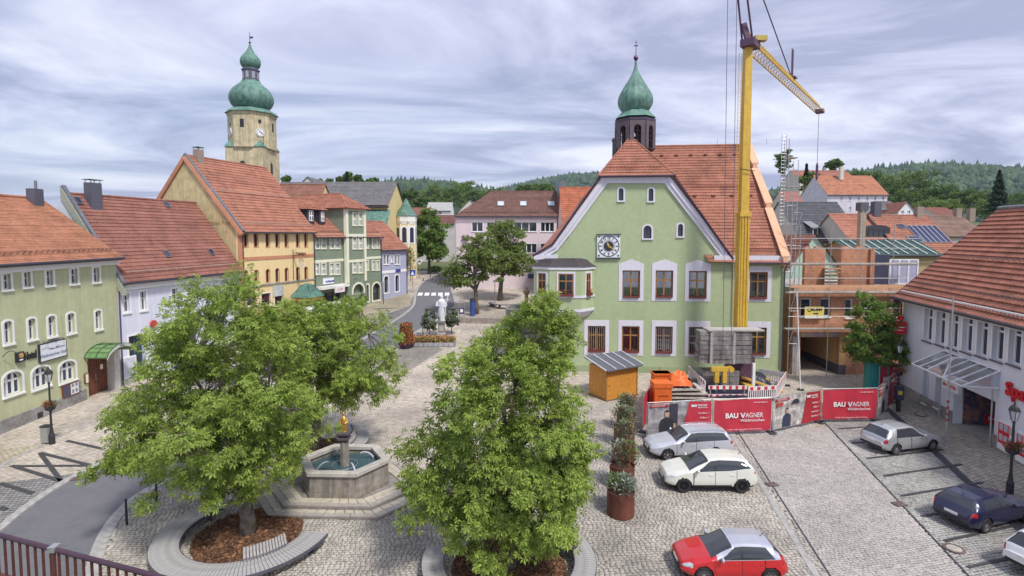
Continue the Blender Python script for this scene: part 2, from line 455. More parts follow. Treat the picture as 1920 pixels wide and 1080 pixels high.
def snow_guard(f, roofo, x0, x1, y, z, sl, n=20, h=.22, m=None):
    """a low rail on brackets just above the eaves"""
    mb = MB(); q = math.hypot(1, sl)
    for k in range(n + 1):
        x = x0 + (x1 - x0) * k / n; mb.cyl((x, y, z), (x, y - sl / q * h, z + h / q), .018, .018, 5)
    for t in (.45, .95): mb.cyl((x0, y - sl / q * h * t, z + h / q * t), (x1, y - sl / q * h * t, z + h / q * t), .014, .014, 5)
    return mb.build('snow_guard', m or IRON, roofo)
def chimney(f, roofo, x, y, z0, z1, w=.6, d=.6, m=None, cap=True, name='chimney'):
    c = MB().bb((x - w / 2, y - d / 2, z0), (x + w / 2, y + d / 2, z1)).build(name, m or mat('chimney_sheet', (.10, .10, .13), .6), roofo)
    if cap:
        mb = MB()
        for i in (-1, 1):
            for j in (-1, 1): mb.bb((x + i * w * .4 - .02, y + j * d * .4 - .02, z1), (x + i * w * .4 + .02, y + j * d * .4 + .02, z1 + .22))
        mb.bb((x - w * .6, y - d * .6, z1 + .22), (x + w * .6, y + d * .6, z1 + .27)); mb.build('chimney_cap', ZINC, c)
    return c
def skylight(f, roofo, x, y, ez, sl, w=.5, h=.7, m=None):
    z = ez + y * sl; q = math.hypot(1, sl); c, s_ = 1 / q, sl / q
    M_ = Matrix.Translation((x, y, z)) @ Matrix.Rotation(math.atan(sl), 4, 'X')
    o = MB().box((0, 0, .09), (w, h, .12)).build('skylight', ZINC, roofo); o.matrix_local = M_
    MB().box((0, 0, .155), (w * .8, h * .8, .02)).build('pane', m or GLASS2, o)
    return o

# ------------------------------------------------------------------ ground, streets and paving
def hills(x, y):
    z = 0.0
    for cx, cy, ax, ay, h in ((-210, 1150, 330, 330, 106), (300, 1900, 600, 420, 212), (-1400, 1700, 500, 500, 40), (880, 1150, 420, 300, 124), (1800, 1300, 700, 420, 112), (330, 420, 150, 120, 14)):
        z += h * math.exp(-((x - cx) / ax) ** 2 - ((y - cy) / ay) ** 2)
    return z
def land(x, y):
    return T(x, y) + (hills(x, y) * min(1, max(0, (y - 110) / 90)) if y > 110 else 0)
def make_terrain():
    ys = [-30, -10, 0] + list(range(4, 60, 2)) + list(range(60, 130, 3)) + list(range(130, 320, 10)) + list(range(320, 2600, 45))
    xs = sorted(set(list(range(-3000, -250, 110)) + list(range(-250, 250, 8)) + list(range(250, 3100, 110))))
    nx = len(xs); vs_ = [(x, y, land(x, y) - .03) for y in ys for x in xs]
    fs = [(j * nx + i, j * nx + i + 1, (j + 1) * nx + i + 1, (j + 1) * nx + i) for j in range(len(ys) - 1) for i in range(nx - 1)]
    me = MB(); me.v, me.f = vs_, fs
    m = mat('grass_and_earth', (.085, .11, .04), .95, var=.3, scale=.05, bump=.2, c2=(.11, .12, .05))
    return me.build('ground', m, kind='structure', smooth=True)
make_terrain()
def sheet(name, poly, m, lift, ystep=2.0, kind='structure'):
    """flat-lying sheet that follows the rise of the street: polygon cut into bands along Y"""
    pts = [Vector((p[0], p[1])) for p in poly]
    y0, y1 = min(p.y for p in pts), max(p.y for p in pts)
    cuts = [y0] + [y for y in np.arange(math.ceil(y0 / ystep) * ystep, y1, ystep) if y > 42 and y > y0 + .01] + [y1]
    mb = MB()
    def clip(poly_, yc, keep_above):
        o = []
        for i, a in enumerate(poly_):
            b = poly_[(i + 1) % len(poly_)]
            ia, ib = (a.y >= yc) == keep_above or abs(a.y - yc) < 1e-9, (b.y >= yc) == keep_above or abs(b.y - yc) < 1e-9
            if ia: o.append(a)
            if ia != ib and abs(b.y - a.y) > 1e-9:
                t = (yc - a.y) / (b.y - a.y); o.append(a.lerp(b, t))
        return o
    for c0, c1 in zip(cuts[:-1], cuts[1:]):
        q = clip(clip(pts, c0, True), c1, False)
        if len(q) < 3: continue
        tris = tessellate_polygon([[Vector((p.x, p.y, 0)) for p in q]])
        fs = []
        for t in tris:
            a, b, c = [q[i] for i in t]
            fs.append(tuple(t) if (b - a).cross(c - a) > 0 else tuple(reversed(t)))
        mb.add([(p.x, p.y, T(p.x, p.y) + lift) for p in q], fs)
    return mb.build(name, m, kind=kind)
def GP(*uv): return [(lambda q: (q.x, q.y))(G(u, v)) for u, v in uv]

PAVE_BASE = paving('plaza_setts_far', (.36, .33, .29), (.27, .25, .23), .24, .17, .022, rot=.15)
PAVE_PINK = paving('plaza_slabs_far', (.52, .46, .385), (.42, .37, .315), .30, .17, .014, rot=-.35, mc=(.17, .15, .13))
PAVE_LANE = paving('lane_setts_far', (.36, .335, .31), (.27, .255, .245), .22, .13, .014, rot=.2, mc=(.14, .13, .12))
PAVE_BEIGE = paving('pavement_slabs', (.46, .405, .295), (.36, .315, .23), .26, .18, .016, rot=R(92), mc=(.10, .09, .075))
PAVE_BEIGER = paving('pavement_setts_brown', (.43, .39, .32), (.32, .29, .24), .26, .17, .02, rot=R(104), mc=(.09, .085, .075))
PAVE_PARKL = paving('parking_setts_left', (.29, .28, .275), (.20, .195, .19), .22, .16, .022, rot=.1, mc=(.07, .07, .07))
ASPHALT = mat('asphalt', (.155, .155, .17), .9, var=.10, scale=30, bump=.5, bscale=120, stain=.12)
JOINT = mat('joint_sand', (.115, .107, .097), .95, var=.3, scale=8)
KERB = mat('kerb_granite', (.36, .35, .34), .85, var=.2, scale=4, bump=.3)
DARKSTONE = mat('dark_basalt', (.055, .055, .062), .7, var=.3, scale=6)

# whole town square: one broad bed that everything else is laid on
sheet('town_square', [(-32, 12), (30, 12), (30, 43), (24, 60), (20, 90), (-3, 104), (-20, 104), (-24, 76), (-32, 44)], PAVE_PINK, 0.0)

# asphalt road from the lower left corner round to the street beyond
ROAD_L = [(0, 1000), (60, 948), (125, 905), (187, 872), (300, 812), (450, 745), (600, 690), (690, 632), (750, 598), (779, 575), (780, 560), (783, 545), (792, 530), (815, 517), (850, 507)]
ROAD_R = [(160, 1060), (178, 1010), (205, 970), (240, 935), (300, 900), (420, 850), (520, 790), (650, 705), (745, 640), (800, 610), (852, 577), (851, 562), (846, 548), (845, 538), (850, 527), (868, 514), (885, 507)]
rl = [(-17.5, 11.5)] + GP(*ROAD_L); rr = [(-11.8, 12.5)] + GP(*ROAD_R)
def strip(name, la, lb, m, lift, n=90):
    """ribbon between two edge lines"""
    def walk(line):
        q = [Vector(p) for p in line]; d = [0.0]
        for a, b in zip(q[:-1], q[1:]): d.append(d[-1] + (b - a).length)
        o, k = [], 0
        for i in range(n + 1):
            t = d[-1] * i / n
            while k < len(q) - 2 and d[k + 1] < t: k += 1
            o.append(q[k].lerp(q[k + 1], (t - d[k]) / max(1e-6, d[k + 1] - d[k])))
        return o
    A, B = walk(la), walk(lb); mb = MB()
    mb.add([(p.x, p.y, T(p.x, p.y) + lift) for q in zip(A, B) for p in q], [(2 * i, 2 * i + 1, 2 * i + 3, 2 * i + 2) for i in range(n)])
    return mb.build(name, m, kind='structure')
def offset_line(line, d):
    o = []
    for i, p in enumerate(line):
        a, b = Vector(line[max(0, i - 1)]), Vector(line[min(len(line) - 1, i + 1)]); t = (b - a).normalized()
        o.append((p[0] - t.y * d, p[1] + t.x * d))
    return o
def resample(line, step):
    o, acc = [Vector(line[0])], 0.0
    for a, b in zip(line[:-1], line[1:]):
        a, b = Vector(a), Vector(b); L = (b - a).length; n = max(1, int(L / step))
        o += [a.lerp(b, (k + 1) / n) for k in range(n)]
    return [(p.x, p.y) for p in o]
def smooth_line(line, it=2):
    for _ in range(it):
        o = [line[0]]
        for a, b in zip(line[:-1], line[1:]):
            o += [(a[0] * .75 + b[0] * .25, a[1] * .75 + b[1] * .25), (a[0] * .25 + b[0] * .75, a[1] * .25 + b[1] * .75)]
        line = o + [line[-1]]
    return line
def kerb_run(name, line, w, h, m, lift=0.0, length=.9, gap=.012):
    """kerb of single stones"""
    root = None; pts = resample(line, length)
    me = None; st = []
    root = bpy.data.objects.new(name, None); col.objects.link(root); root['kind'] = 'structure'
    me = MB().box((0, 0, h / 2 - .02), (length - gap, w, h + .04)).mesh('kerb_stone', m)
    for a, b in zip(pts[:-1], pts[1:]):
        a, b = Vector(a), Vector(b); c = (a + b) / 2; d = b - a
        if d.length < .05: continue
        o = link('kerb_stone', me, root, (c.x, c.y, T(c.x, c.y) + lift), math.atan2(d.y, d.x)); o.scale.x = d.length / length
        o.rotation_euler = (0, -math.atan2(T(b.x, b.y) - T(a.x, a.y), d.length), math.atan2(d.y, d.x))
    return root
rls, rrs = smooth_line(rl), smooth_line(rr)
strip('road', rls, rrs, ASPHALT, 0.02)
sheet('side_paving', GP((560, 790), (700, 722), (760, 700), (830, 655), (800, 640), (770, 640), (690, 690), (620, 740)), PAVE_BASE, 0.006)
kerb_run('kerb_along_the_houses', offset_line(rls, .2), .34, .05, KERB)
kerb_run('kerb_along_the_plaza', offset_line(rrs, -.24), .44, .035, KERB)
# left-hand parking strip, its pavement, and the painted-stone bay lines
pl = GP((0, 872), (75, 838), (150, 800), (230, 765), (420, 690), (560, 640), (680, 605), (770, 572), (772, 560))
sheet('parking_strip_left', [(-21.5, 14)] + pl + [tuple(p) for p in offset_line(rls, .38)][::-1], PAVE_PARKL, 0.010)
sheet('pavement_left', [(-31, 14), (-30.6, 36), (-30, 41), (-27.5, 52), (-24, 62), (-19, 75), (-16.8, 81)] + [p for p in pl[::-1]] + [(-21.5, 14)], PAVE_BEIGE, 0.016)
kerb_run('pavement_kerb_left', smooth_line([(-22.6, 17.5)] + pl[:-1]), .22, .03, KERB, lift=.01)
NB = [0]
def bar(name, a, b, w, m, lift, label=None, h=.012):
    NB[0] += 1; lift += .0025 * (NB[0] % 4)
    a, b = Vector(a), Vector(b); c, d = (a + b) / 2, b - a
    o = MB().box((0, 0, 0), (d.length, w, h)).build(name, m, None, (c.x, c.y, T(c.x, c.y) + lift), math.atan2(d.y, d.x), kind='structure')
    return o
for a, b in (((0, 907), (62, 926)), ((22, 874), (115, 903)), ((75, 850), (172, 874)), ((125, 827), (195, 843)), ((24, 875), (172, 874)), ((75, 850), (115, 903)), ((0, 952), (12, 957))):
    bar('parking_bay_line', *GP(a, b), .2, DARKSTONE, .03)
for a, b in (((692, 590), (757, 586)), ((686, 600), (738, 596)), ((680, 612), (722, 608)), ((700, 580), (768, 577))):
    bar('parking_bay_line', *GP(a, b), .22, DARKSTONE, .03)
# zebra crossing
for k in range(5):
    u = 785 + k * 12.6; a, b = GP((u, 552), (u + 8.6, 552)); c = GP((u + 4, 548))[0]
    y0, y1 = a[1] - 1.1, a[1] + 1.3
    MB().add([(a[0], y0, T(0, y0) + .03), (b[0], y0, T(0, y0) + .03), (b[0] - .25, y1, T(0, y1) + .03), (a[0] - .25, y1, T(0, y1) + .03)], [(0, 1, 2, 3)]).build('zebra_stripe', TRIM, kind='structure')
# paving of the right half
LL = GP((1385, 819), (1452, 925), (1549, 1080)); LR = GP((1560, 808), (1690, 947), (1815, 1080))
ll0, ll1 = Vector(LL[0]), Vector(LL[2]); lr0, lr1 = Vector(LR[0]), Vector(LR[2])
def ext(a, b, y): t = (y - a.y) / (b.y - a.y); p = a.lerp(b, t); return (p.x, p.y)
LANE = [ext(ll0, ll1, 12.2), ext(lr0, lr1, 12.2), ext(lr0, lr1, 40), ext(ll0, ll1, 36), ext(ll0, ll1, 29)]
PKR = GP((1562, 800), (1666, 777), (1690, 790), (1770, 845), (1850, 925), (1920, 990))
rk = [Vector(p) for p in GP((1672, 775), (1920, 1000))]
PARK = [ext(lr0, lr1, 12.2), ext(rk[0], rk[1], 12.2), ext(rk[0], rk[1], 35), ext(lr0, lr1, 35)]
PAVR = [ext(rk[0], rk[1], 12.2), (32, 12.2), (32, 44), ext(rk[0], rk[1], 38)]
sheet('lane_right', LANE, JOINT, 0.006)
sheet('parking_strip_right', PARK, JOINT, 0.010)
sheet('pavement_right', PAVR, PAVE_BEIGER, 0.014)
PLAZA = [(-11.2, 12.2), ext(ll0, ll1, 12.2), ext(ll0, ll1, 36), (6, 36), (1.0, 36), (0, 30), (-1.5, 24.5), (-4.2, 21.5), (-8, 20.6), (-12, 24), (-15.5, 26)] + [p for p in offset_line(rrs, -.5) if p[1] < 26][::-1]
sheet('cobbled_plaza', PLAZA, JOINT, 0.008)
for nm, ln, off, w in (('gutter_strip', (ll0, ll1), -.33, .22), ('gutter_strip', (ll0, ll1), .12, .05), ('gutter_strip', (lr0, lr1), 0, .06)):
    a, b = Vector(ext(*ln, 12.3)), Vector(ext(*ln, 31 if off else 35)); n_ = (b - a).normalized(); n_ = Vector((n_.y, -n_.x)) * off
    bar(nm, a + n_, b + n_, w, DARKSTONE if w < .1 else KERB, .035)
bar('gutter_strip', ext(rk[0], rk[1], 12.3), ext(rk[0], rk[1], 34.5), .38, DARKSTONE, .03)
for a, b in (((1571, 805), (1648, 800)), ((1597, 832), (1640, 829)), ((1626, 861), (1768, 844)), ((1657, 894), (1803, 872)), ((1690, 931), (1842, 906)), ((1728, 970), (1860, 945)), ((1771, 1016), (1935, 980)), ((1815, 1066), (1950, 1036))):
    bar('parking_bay_line', *GP(a, b), .13, DARKSTONE, .045)

# single stones --------------------------------------------------------
def in_poly(px_, py_, poly):
    inside = np.zeros(len(px_), bool); n = len(poly)
    for i in range(n):
        x0, y0 = poly[i]; x1, y1 = poly[(i + 1) % n]
        if y0 == y1: continue
        c = ((y0 > py_) != (y1 > py_)) & (px_ < (x1 - x0) * (py_ - y0) / (y1 - y0) + x0)
        inside ^= c
    return inside
HOLES = []      # (x, y, r) places without setts
def lay_setts(zone, poly, rot, sx, sy, m, ymax, hgt=.03, jit=.18, gap=.022, holes=(), singles=300):
    """rows of slightly irregular stones; the 300 nearest ones in view are objects of their own, the rest one mesh"""
    parent = bpy.data.objects[zone]
    pp = np.array(poly); c, s_ = math.cos(rot), math.sin(rot)
    q = np.stack([pp[:, 0] * c + pp[:, 1] * s_, -pp[:, 0] * s_ + pp[:, 1] * c], 1); a, b = q.min(0), q.max(0)
    cx, cy, lx, ly = [], [], [], []
    for j in range(int((b[1] - a[1]) / sy) + 1):
        n = int((b[0] - a[0]) / sx) + 2
        edges = a[0] - sx + np.cumsum(sx * (1 + rng.uniform(-jit, jit, n))) + (j % 2) * sx / 2
        w = np.diff(edges); cx.append(edges[:-1] + w / 2); lx.append(w - gap)
        wob = .03 * np.sin(edges[:-1] * .9 + j * .05) + rng.normal(0, .006, n - 1)
        cy.append(np.full(n - 1, a[1] + (j + .5) * sy) + wob); ly.append(np.full(n - 1, sy - gap) * rng.uniform(.92, 1.03, n - 1))
    cx, cy, lx, ly = map(np.concatenate, (cx, cy, lx, ly))
    X, Y = cx * c - cy * s_, cx * s_ + cy * c
    ok = in_poly(X, Y, poly) & (Y < ymax) & (Y > 13.5) & (np.abs(X) < Y * 1.02 + 1)
    for hx, hy, hr in holes: ok &= (X - hx) ** 2 + (Y - hy) ** 2 > hr * hr
    X, Y, lx, ly = X[ok], Y[ok], lx[ok], ly[ok]; n = len(X)
    hz = hgt + rng.uniform(-.006, .006, n); tilt = rng.normal(0, .012, (n, 2)); th = rot + rng.normal(0, .03, n)
    base = np.array([[-1, -1, 0], [1, -1, 0], [1, 1, 0], [-1, 1, 0], [-.86, -.84, 1], [.86, -.84, 1], [.86, .84, 1], [-.86, .84, 1]])
    v = np.empty((n, 8, 3)); bx, by = base[None, :, 0] * lx[:, None] / 2, base[None, :, 1] * ly[:, None] / 2
    bx = bx + rng.normal(0, .005, (n, 8)); by = by + rng.normal(0, .005, (n, 8))
    v[:, :, 0] = X[:, None] + bx * np.cos(th)[:, None] - by * np.sin(th)[:, None]
    v[:, :, 1] = Y[:, None] + bx * np.sin(th)[:, None] + by * np.cos(th)[:, None]
    v[:, :, 2] = base[None, :, 2] * (hz[:, None] + bx * tilt[:, :1] * 1.0 + by * tilt[:, 1:]) + .004
    faces = np.array([[4, 5, 6, 7], [0, 1, 5, 4], [1, 2, 6, 5], [2, 3, 7, 6], [3, 0, 4, 7]])
    vis = (np.abs(X / Y) < .97) & (Y > 17.0)
    near = np.argsort(np.where(vis, Y, 1e9))[:singles]
    keep = np.ones(n, bool); keep[near] = False
    def mk(idx, name):
        k = len(idx); me = bpy.data.meshes.new(name)
        vv = v[idx].reshape(-1, 3); ff = (np.arange(k)[:, None, None] * 8 + faces[None]).reshape(-1, 4)
        me.vertices.add(len(vv)); me.vertices.foreach_set('co', vv.ravel())
        me.loops.add(ff.size); me.loops.foreach_set('vertex_index', ff.ravel().astype(np.int32))
        me.polygons.add(len(ff)); me.polygons.foreach_set('loop_start', np.arange(0, ff.size, 4).astype(np.int32))
        me.materials.append(m); me.update(calc_edges=True); return me
    link('setts', mk(np.where(keep)[0], 'setts'), parent, kind='stuff')
    # the nearest stones share a few meshes of different wear
    protos = [mk(np.array([i]), 'sett') for i in near[:24]]
    for k, i in enumerate(near):
        if k < 24: o = link('sett', protos[k], parent); continue
        pi = int(np.argmin(np.abs(lx[near[:24]] - lx[i]) + .004 * ((np.arange(24) * 7 + k) % 5))); src = near[pi]
        o = link('sett', protos[pi], parent)
        d_ = th[i] - th[src]
        o.rotation_euler = (0, 0, d_); o.scale = (1, 1, 1)
        cx_, cy_ = X[src] * math.cos(d_) - Y[src] * math.sin(d_), X[src] * math.sin(d_) + Y[src] * math.cos(d_)
        o.location = (X[i] - cx_, Y[i] - cy_, 0)
    return n

def settmat(name, c, c2, spread=.3):
    m = bpy.data.materials.new(name); m.use_nodes = True
    t, n, l = nt(m); b = n['Principled BSDF']; b.inputs['Roughness'].default_value = .75
    g = n.new('ShaderNodeNewGeometry'); vo = n.new('ShaderNodeTexVoronoi'); vo.inputs['Scale'].default_value = 5.5
    l.new(g.outputs['Position'], vo.inputs['Vector'])
    sc_ = n.new('ShaderNodeSeparateColor'); l.new(vo.outputs['Color'], sc_.inputs[0])
    mx = n.new('ShaderNodeMix'); mx.data_type = 'RGBA'; l.new(sc_.outputs[0], mx.inputs[0]); mx.inputs[6].default_value = (*c, 1); mx.inputs[7].default_value = (*c2, 1)
    cur = mx.outputs[2]
    for s_, a, d_ in ((9.0, .14, 5), (.35, spread, 6)):
        k = n.new('ShaderNodeTexNoise'); k.inputs['Scale'].default_value = s_; k.inputs['Detail'].default_value = d_; l.new(g.outputs['Position'], k.inputs['Vector'])
        mr = n.new('ShaderNodeMapRange'); mr.inputs[1].default_value = .3; mr.inputs[2].default_value = .7; mr.inputs[3].default_value = 1 - a; mr.inputs[4].default_value = 1 + a
        l.new(k.outputs['Fac'], mr.inputs[0]); vm = n.new('ShaderNodeVectorMath'); vm.operation = 'SCALE'; l.new(cur, vm.inputs[0]); l.new(mr.outputs[0], vm.inputs[3]); cur = vm.outputs[0]
    l.new(cur, b.inputs['Base Color'])
    k = n.new('ShaderNodeTexNoise'); k.inputs['Scale'].default_value = 45; l.new(g.outputs['Position'], k.inputs['Vector'])
    bp = n.new('ShaderNodeBump'); bp.inputs['Strength'].default_value = .35; bp.inputs['Distance'].default_value = .01; l.new(k.outputs['Fac'], bp.inputs['Height']); l.new(bp.outputs[0], b.inputs['Normal'])
    return m
SETT_P = settmat('granite_setts', (.45, .415, .365), (.30, .275, .245))
SETT_L = settmat('lane_setts', (.44, .41, .38), (.33, .31, .295), .14)
SETT_K = settmat('parking_setts', (.39, .38, .355), (.27, .26, .25), .2)
TREE1, TREE2, TREE3 = (-10.1, 19.3), (-10.5, 27.2), (-0.1, 17.3)
lay_setts('cobbled_plaza', PLAZA, .06, .18, .136, SETT_P, 36, hgt=.022, gap=.017, holes=[(*TREE1, 1.85), (*TREE3, 1.9)])
lay_setts('lane_right', LANE, .19, .17, .11, SETT_L, 30.5, hgt=.018, gap=.009, singles=150)
lay_setts('parking_strip_right', PARK, .19, .17, .13, SETT_K, 33, hgt=.022, gap=.018, singles=150)

# ================================================================== houses along the left side
GREEN_H = mat('pale_green_render', (.50, .52, .325), .9, var=.06, scale=2, bump=.2, bscale=80, streak=.10, stain=.06)
YELLOW = mat('yellow_render', (.80, .63, .34), .9, var=.05, scale=2, bump=.15, streak=.08)
YELLOW_D = mat('weathered_ochre_render', (.64, .52, .29), .95, var=.14, scale=1.6, bump=.3, streak=.2, stain=.2)
LILAC = mat('bluish_white_render', (.66, .69, .80), .9, var=.05, streak=.1)
DKGREEN = mat('sage_green_render', (.22, .27, .20), .9, var=.06, scale=2, streak=.1)
CREAM = mat('cream_paint', (.78, .78, .62), .8, var=.05, streak=.06)
BLUEG = mat('blue_grey_render', (.40, .42, .56), .9, var=.06, streak=.08)
ROSE = mat('terracotta_band', (.55, .25, .15), .85, var=.12, streak=.12)
PLUM = mat('dark_red_frame', (.16, .03, .04), .6)

# ---- pale green hotel
f = Fac('hotel_building', 'pale green hotel with orange tiled roof and arched ground floor windows', 'building', (-29.25, 19), (-29.75, 39.0))
L = f.L
ez = f.px(150, 487)[1] + .42
for u0, u1, v0, v1 in ((5, 20, 514, 543), (44, 57, 510, 538), (86, 99, 507, 535), (132, 145, 504, 532), (174.5, 186, 502, 529)):
    f.win(f.rect(u0, u1, v0, v1), trim=.13, pane=GLASS2, hz=(.42,), rec=.2)
for u0, u1, v0, v1 in ((7, 23, 602, 645), (52.5, 67, 597, 637), (90, 104, 592, 631), (126, 140, 587, 625), (178.5, 190, 582, 618)):
    f.win(f.rect(u0, u1, v0, v1), rise=.18, trim=.12, pane=GLASS2, hz=(.4,), rec=.22)
for u0, u1, v0, v1 in ((6, 42, 697, 740), (60, 93, 687, 727), (111, 142, 677, 715)):
    f.win(f.rect(u0, u1, v0, v1), rise=.42, trim=.12, pane=GLASS2, nv=2, bar=.14, hz=(.38,), rec=.24)
for k in range(4):      # windows of the part before the picture's edge
    s0 = 1.2 + k * 1.9
    f.win((s0, s0 + .8, 7.6, 8.9), trim=.13, pane=GLASS2, hz=(.42,), rec=.2)
dr = f.rect(166, 203, 668, 740); dz = .12
f.holes.append(arch(dr[0] - .05, dr[1] + .35, -1, dr[3] + .35, .5))
f.wall([(0, -1), (L, -1), (L, ez), (0, ez)], GREEN_H, .45)
box_shell(f, L, 10.4, ez - .1, GREEN_H, (5.2, ez + 3.75))
d = MB().bb((dr[0], .32, dz - .1), (dr[1] + .3, .4, dr[3] + .4)).build('door', WOODB, f.root)
mid = (dr[0] + dr[1]) / 2 + .1
for k in range(9):
    x = dr[0] + .12 + k * (dr[1] - dr[0] + .1) / 9
    MB().bb((x, .295, dz + .1), (x + .13, .325, dr[3] + .1)).build('door_board', WOODB, d)
MB().cyl((mid, .28, 1.0), (mid, .28, 1.5), .02).build('handle', STEEL, d)
MB().bb((mid + .45, .27, 1.7), (mid + .7, .29, 2.05)).build('notice', CREAM, d)
MB().bb((dr[1] + .32, -.25, -.1), (dr[1] + .85, .3, dr[3] + .5)).build('door_pier', mat('pale_pier', (.6, .58, .55), .9), f.root)
pz = f.px(100, 752)[1]
MB().bb((0, -.07, -.6), (dr[0] - .3, .05, pz)).build('plinth', GREYST, f.root)
MB().bb((0, -.26, ez - .92), (L, .02, ez - .58)).build('cornice', TRIM, f.root)
roof = gable_roof(f, L, 10.4, ez + .02, 5.2, ez + 3.95, TILE_O, ov=.55, side=.05, course=.17, tw=.18, lift=.02, wave=.004, sub=1)
gutter(f, 0, L, -.62, ez - .46, r=.10)
MB().bb((0, -.6, ez - .58), (L, .0, ez - .48)).build('soffit', GUTTER, f.root)
snow_guard(f, roof, .5, L - .4, .1, ez + .12, .76, 46)
cx = f.px(69, 380, 4.6)[0]
chimney(f, roof, cx, 4.7, ez + 2.9, ez + 4.6, .75, .6, cap=False)
MB().cyl((cx + .1, 4.7, ez + 4.6), (cx + .1, 4.7, ez + 5.2), .09).build('flue', ZINC, roof)
# canopy of green glass over the door
c0, c1 = dr[0] - .35, dr[1] + .75; ztop = f.px(190, 645)[1] + .05; cw = (c1 - c0) / 2
cn = bpy.data.objects.new('canopy', None); col.objects.link(cn); cn.parent = f.root
gm = mat('green_canopy_glass', (.14, .25, .10), .15, var=.2, spec=.7)
NA = 7; pts = []
for k in range(NA + 1):
    a = math.pi * (.08 + .84 * k / NA); pts.append(((c0 + c1) / 2 - cw * math.cos(a) / math.cos(math.pi * .08), ztop - .95 + .95 * math.sin(a)))
for k in range(NA):
    (xa, za), (xb, zb_) = pts[k], pts[k + 1]
    MB().add([(xa, -1.55, za), (xb, -1.55, zb_), (xb, 0, zb_), (xa, 0, za), (xa, -1.55, za - .03), (xb, -1.55, zb_ - .03), (xb, 0, zb_ - .03), (xa, 0, za - .03)],
             [(0, 1, 2, 3), (7, 6, 5, 4), (0, 4, 5, 1), (3, 2, 6, 7), (0, 3, 7, 4), (1, 5, 6, 2)]).build('canopy_pane', gm, cn)
fr = MB()
for y in (-1.57, -.8, -.02): fr.tube([(x, y, z + .02) for x, z in pts], .035)
for x, z in pts: fr.cyl((x, -1.57, z + .02), (x, 0, z + .02), .022, n=6)
fr.build('canopy_frame', mat('canopy_frame', (.05, .09, .05), .5), cn)
fas = MB()
for k in range(NA):
    (xa, za), (xb, zb_) = pts[k], pts[k + 1]
    fas.add([(xa, -1.6, za + .03), (xb, -1.6, zb_ + .03), (xb, -1.6, zb_ - .2), (xa, -1.6, za - .2)], [(0, 3, 2, 1)])
fas.build('canopy_fascia', mat('fascia_white', (.62, .66, .58), .6), cn)
text('Hotel', .2, IRON, cn, Tr((c0 + c1) / 2, -1.62, ztop - .09) @ UPR, .005)
# signs
r = f.rect(70, 121.5, 640, 674); sb = MB().bb((r[0], -.14, r[2]), (r[1], -.02, r[3])).build('signboard', mat('sign_frame', (.03, .04, .06), .5), f.root)
MB().bb((r[0] + .06, -.152, r[2] + .06), (r[1] - .06, -.1405, r[3] - .06)).build('sign_face', mat('sign_face', (.72, .74, .80), .5, var=.03), sb)
navy = mat('sign_blue', (.12, .16, .28), .5)
text('Waldm\u00fcnchner Stube', .30, navy, sb, Tr((r[0] + r[1]) / 2, -.16, r[2] + .36) @ UPR, .004, shear=.35, xs=.78)
text('Caf\u00e9   Restaurant', .16, navy, sb, Tr((r[0] + r[1]) / 2 + .25, -.16, r[2] + .74) @ UPR, .004, shear=.2)
MB().tube([(r[0] + .15 + k * .16, -.158, r[2] + .78 + .09 * math.sin(k * .9)) for k in range(9)], .012, 4).build('sign_flourish', navy, sb)
for k in range(3):
    x = r[0] + (r[1] - r[0]) * (.2 + .3 * k); MB().tube([(x, -.02, r[3] + .1), (x, -.3, r[3] + .1), (x, -.34, r[3] - .06)], .02).build('sign_lamp', IRON, sb)
r = f.rect(27, 39.5, 660, 679); s2 = MB().bb((r[0], -.2, r[2]), (r[1], -.02, r[3])).build('emblem_sign', mat('sign_black', (.025, .025, .04), .4), f.root)
MB().lathe([(.0, 0), (.16, 0), (.16, .01), (.0, .01)], 14).build('emblem', mat('emblem_gold', (.55, .35, .12), .5), s2).matrix_local = Tr((r[0] + r[1]) / 2, -.205, (r[2] + r[3]) / 2 + .1) @ UPR
MB().bb((r[0] + .1, -.21, r[2] + .1), (r[1] - .1, -.201, r[2] + .18)).build('emblem_line', TRIM, s2)
r = f.rect(44, 67, 657, 676); text('Hotel', .66, IRON, f.root, Tr((r[0] + r[1]) / 2, -.05, (r[2] + r[3]) / 2) @ UPR, .03, bold=.015, xs=.55)
r = f.rect(115, 146, 718, 742); nb = MB().bb((r[0], -.12, r[2]), (r[1], -.01, r[3])).build('notice_board', WOODB, f.root)
MB().bb((r[0] + .06, -.125, r[2] + .06), (r[0] + .5, -.1205, r[3] - .06)).build('notice_panel', mat('notice_dark', (.08, .08, .14), .4), nb)
MB().bb((r[0] + .6, -.125, r[2] + .06), (r[1] - .06, -.1205, r[3] - .06)).build('notice_panel', mat('paper', (.7, .7, .72), .7), nb)
for i in range(3):
    for j in range(2): MB().bb((r[0] + .68 + i * .3, -.13, r[2] + .15 + j * .4), (r[0] + .86 + i * .3, -.1255, r[2] + .38 + j * .4)).build('notice_print', mat('print_grey', (.25, .27, .3), .7), nb)
for u0, u1, v0, v1 in ((157, 164, 700, 719), (213, 221, 690, 706)):
    r = f.rect(u0, u1, v0, v1); o = MB().bb((r[0], -.1, r[2]), (r[1], -.01, r[3])).build('menu_case', WOODB, f.root)
    MB().bb((r[0] + .05, -.11, r[2] + .05), (r[1] - .05, -.1, r[3] - .05)).build('menu_sheet', CREAM, o)
r = f.rect(68, 78, 773, 783); MB().bb((r[0], -.09, r[2]), (r[1], -.06, r[3])).build('cellar_vent', IRON, f.root)
br = MB(); br.tube([(f.px(0, 655)[0] + .02 * k, -.1 - .12 * k, f.px(0, 670)[1] + .35 * math.sin(k * .42)) for k in range(9)], .02)
br.build('sign_bracket', IRON, f.root)

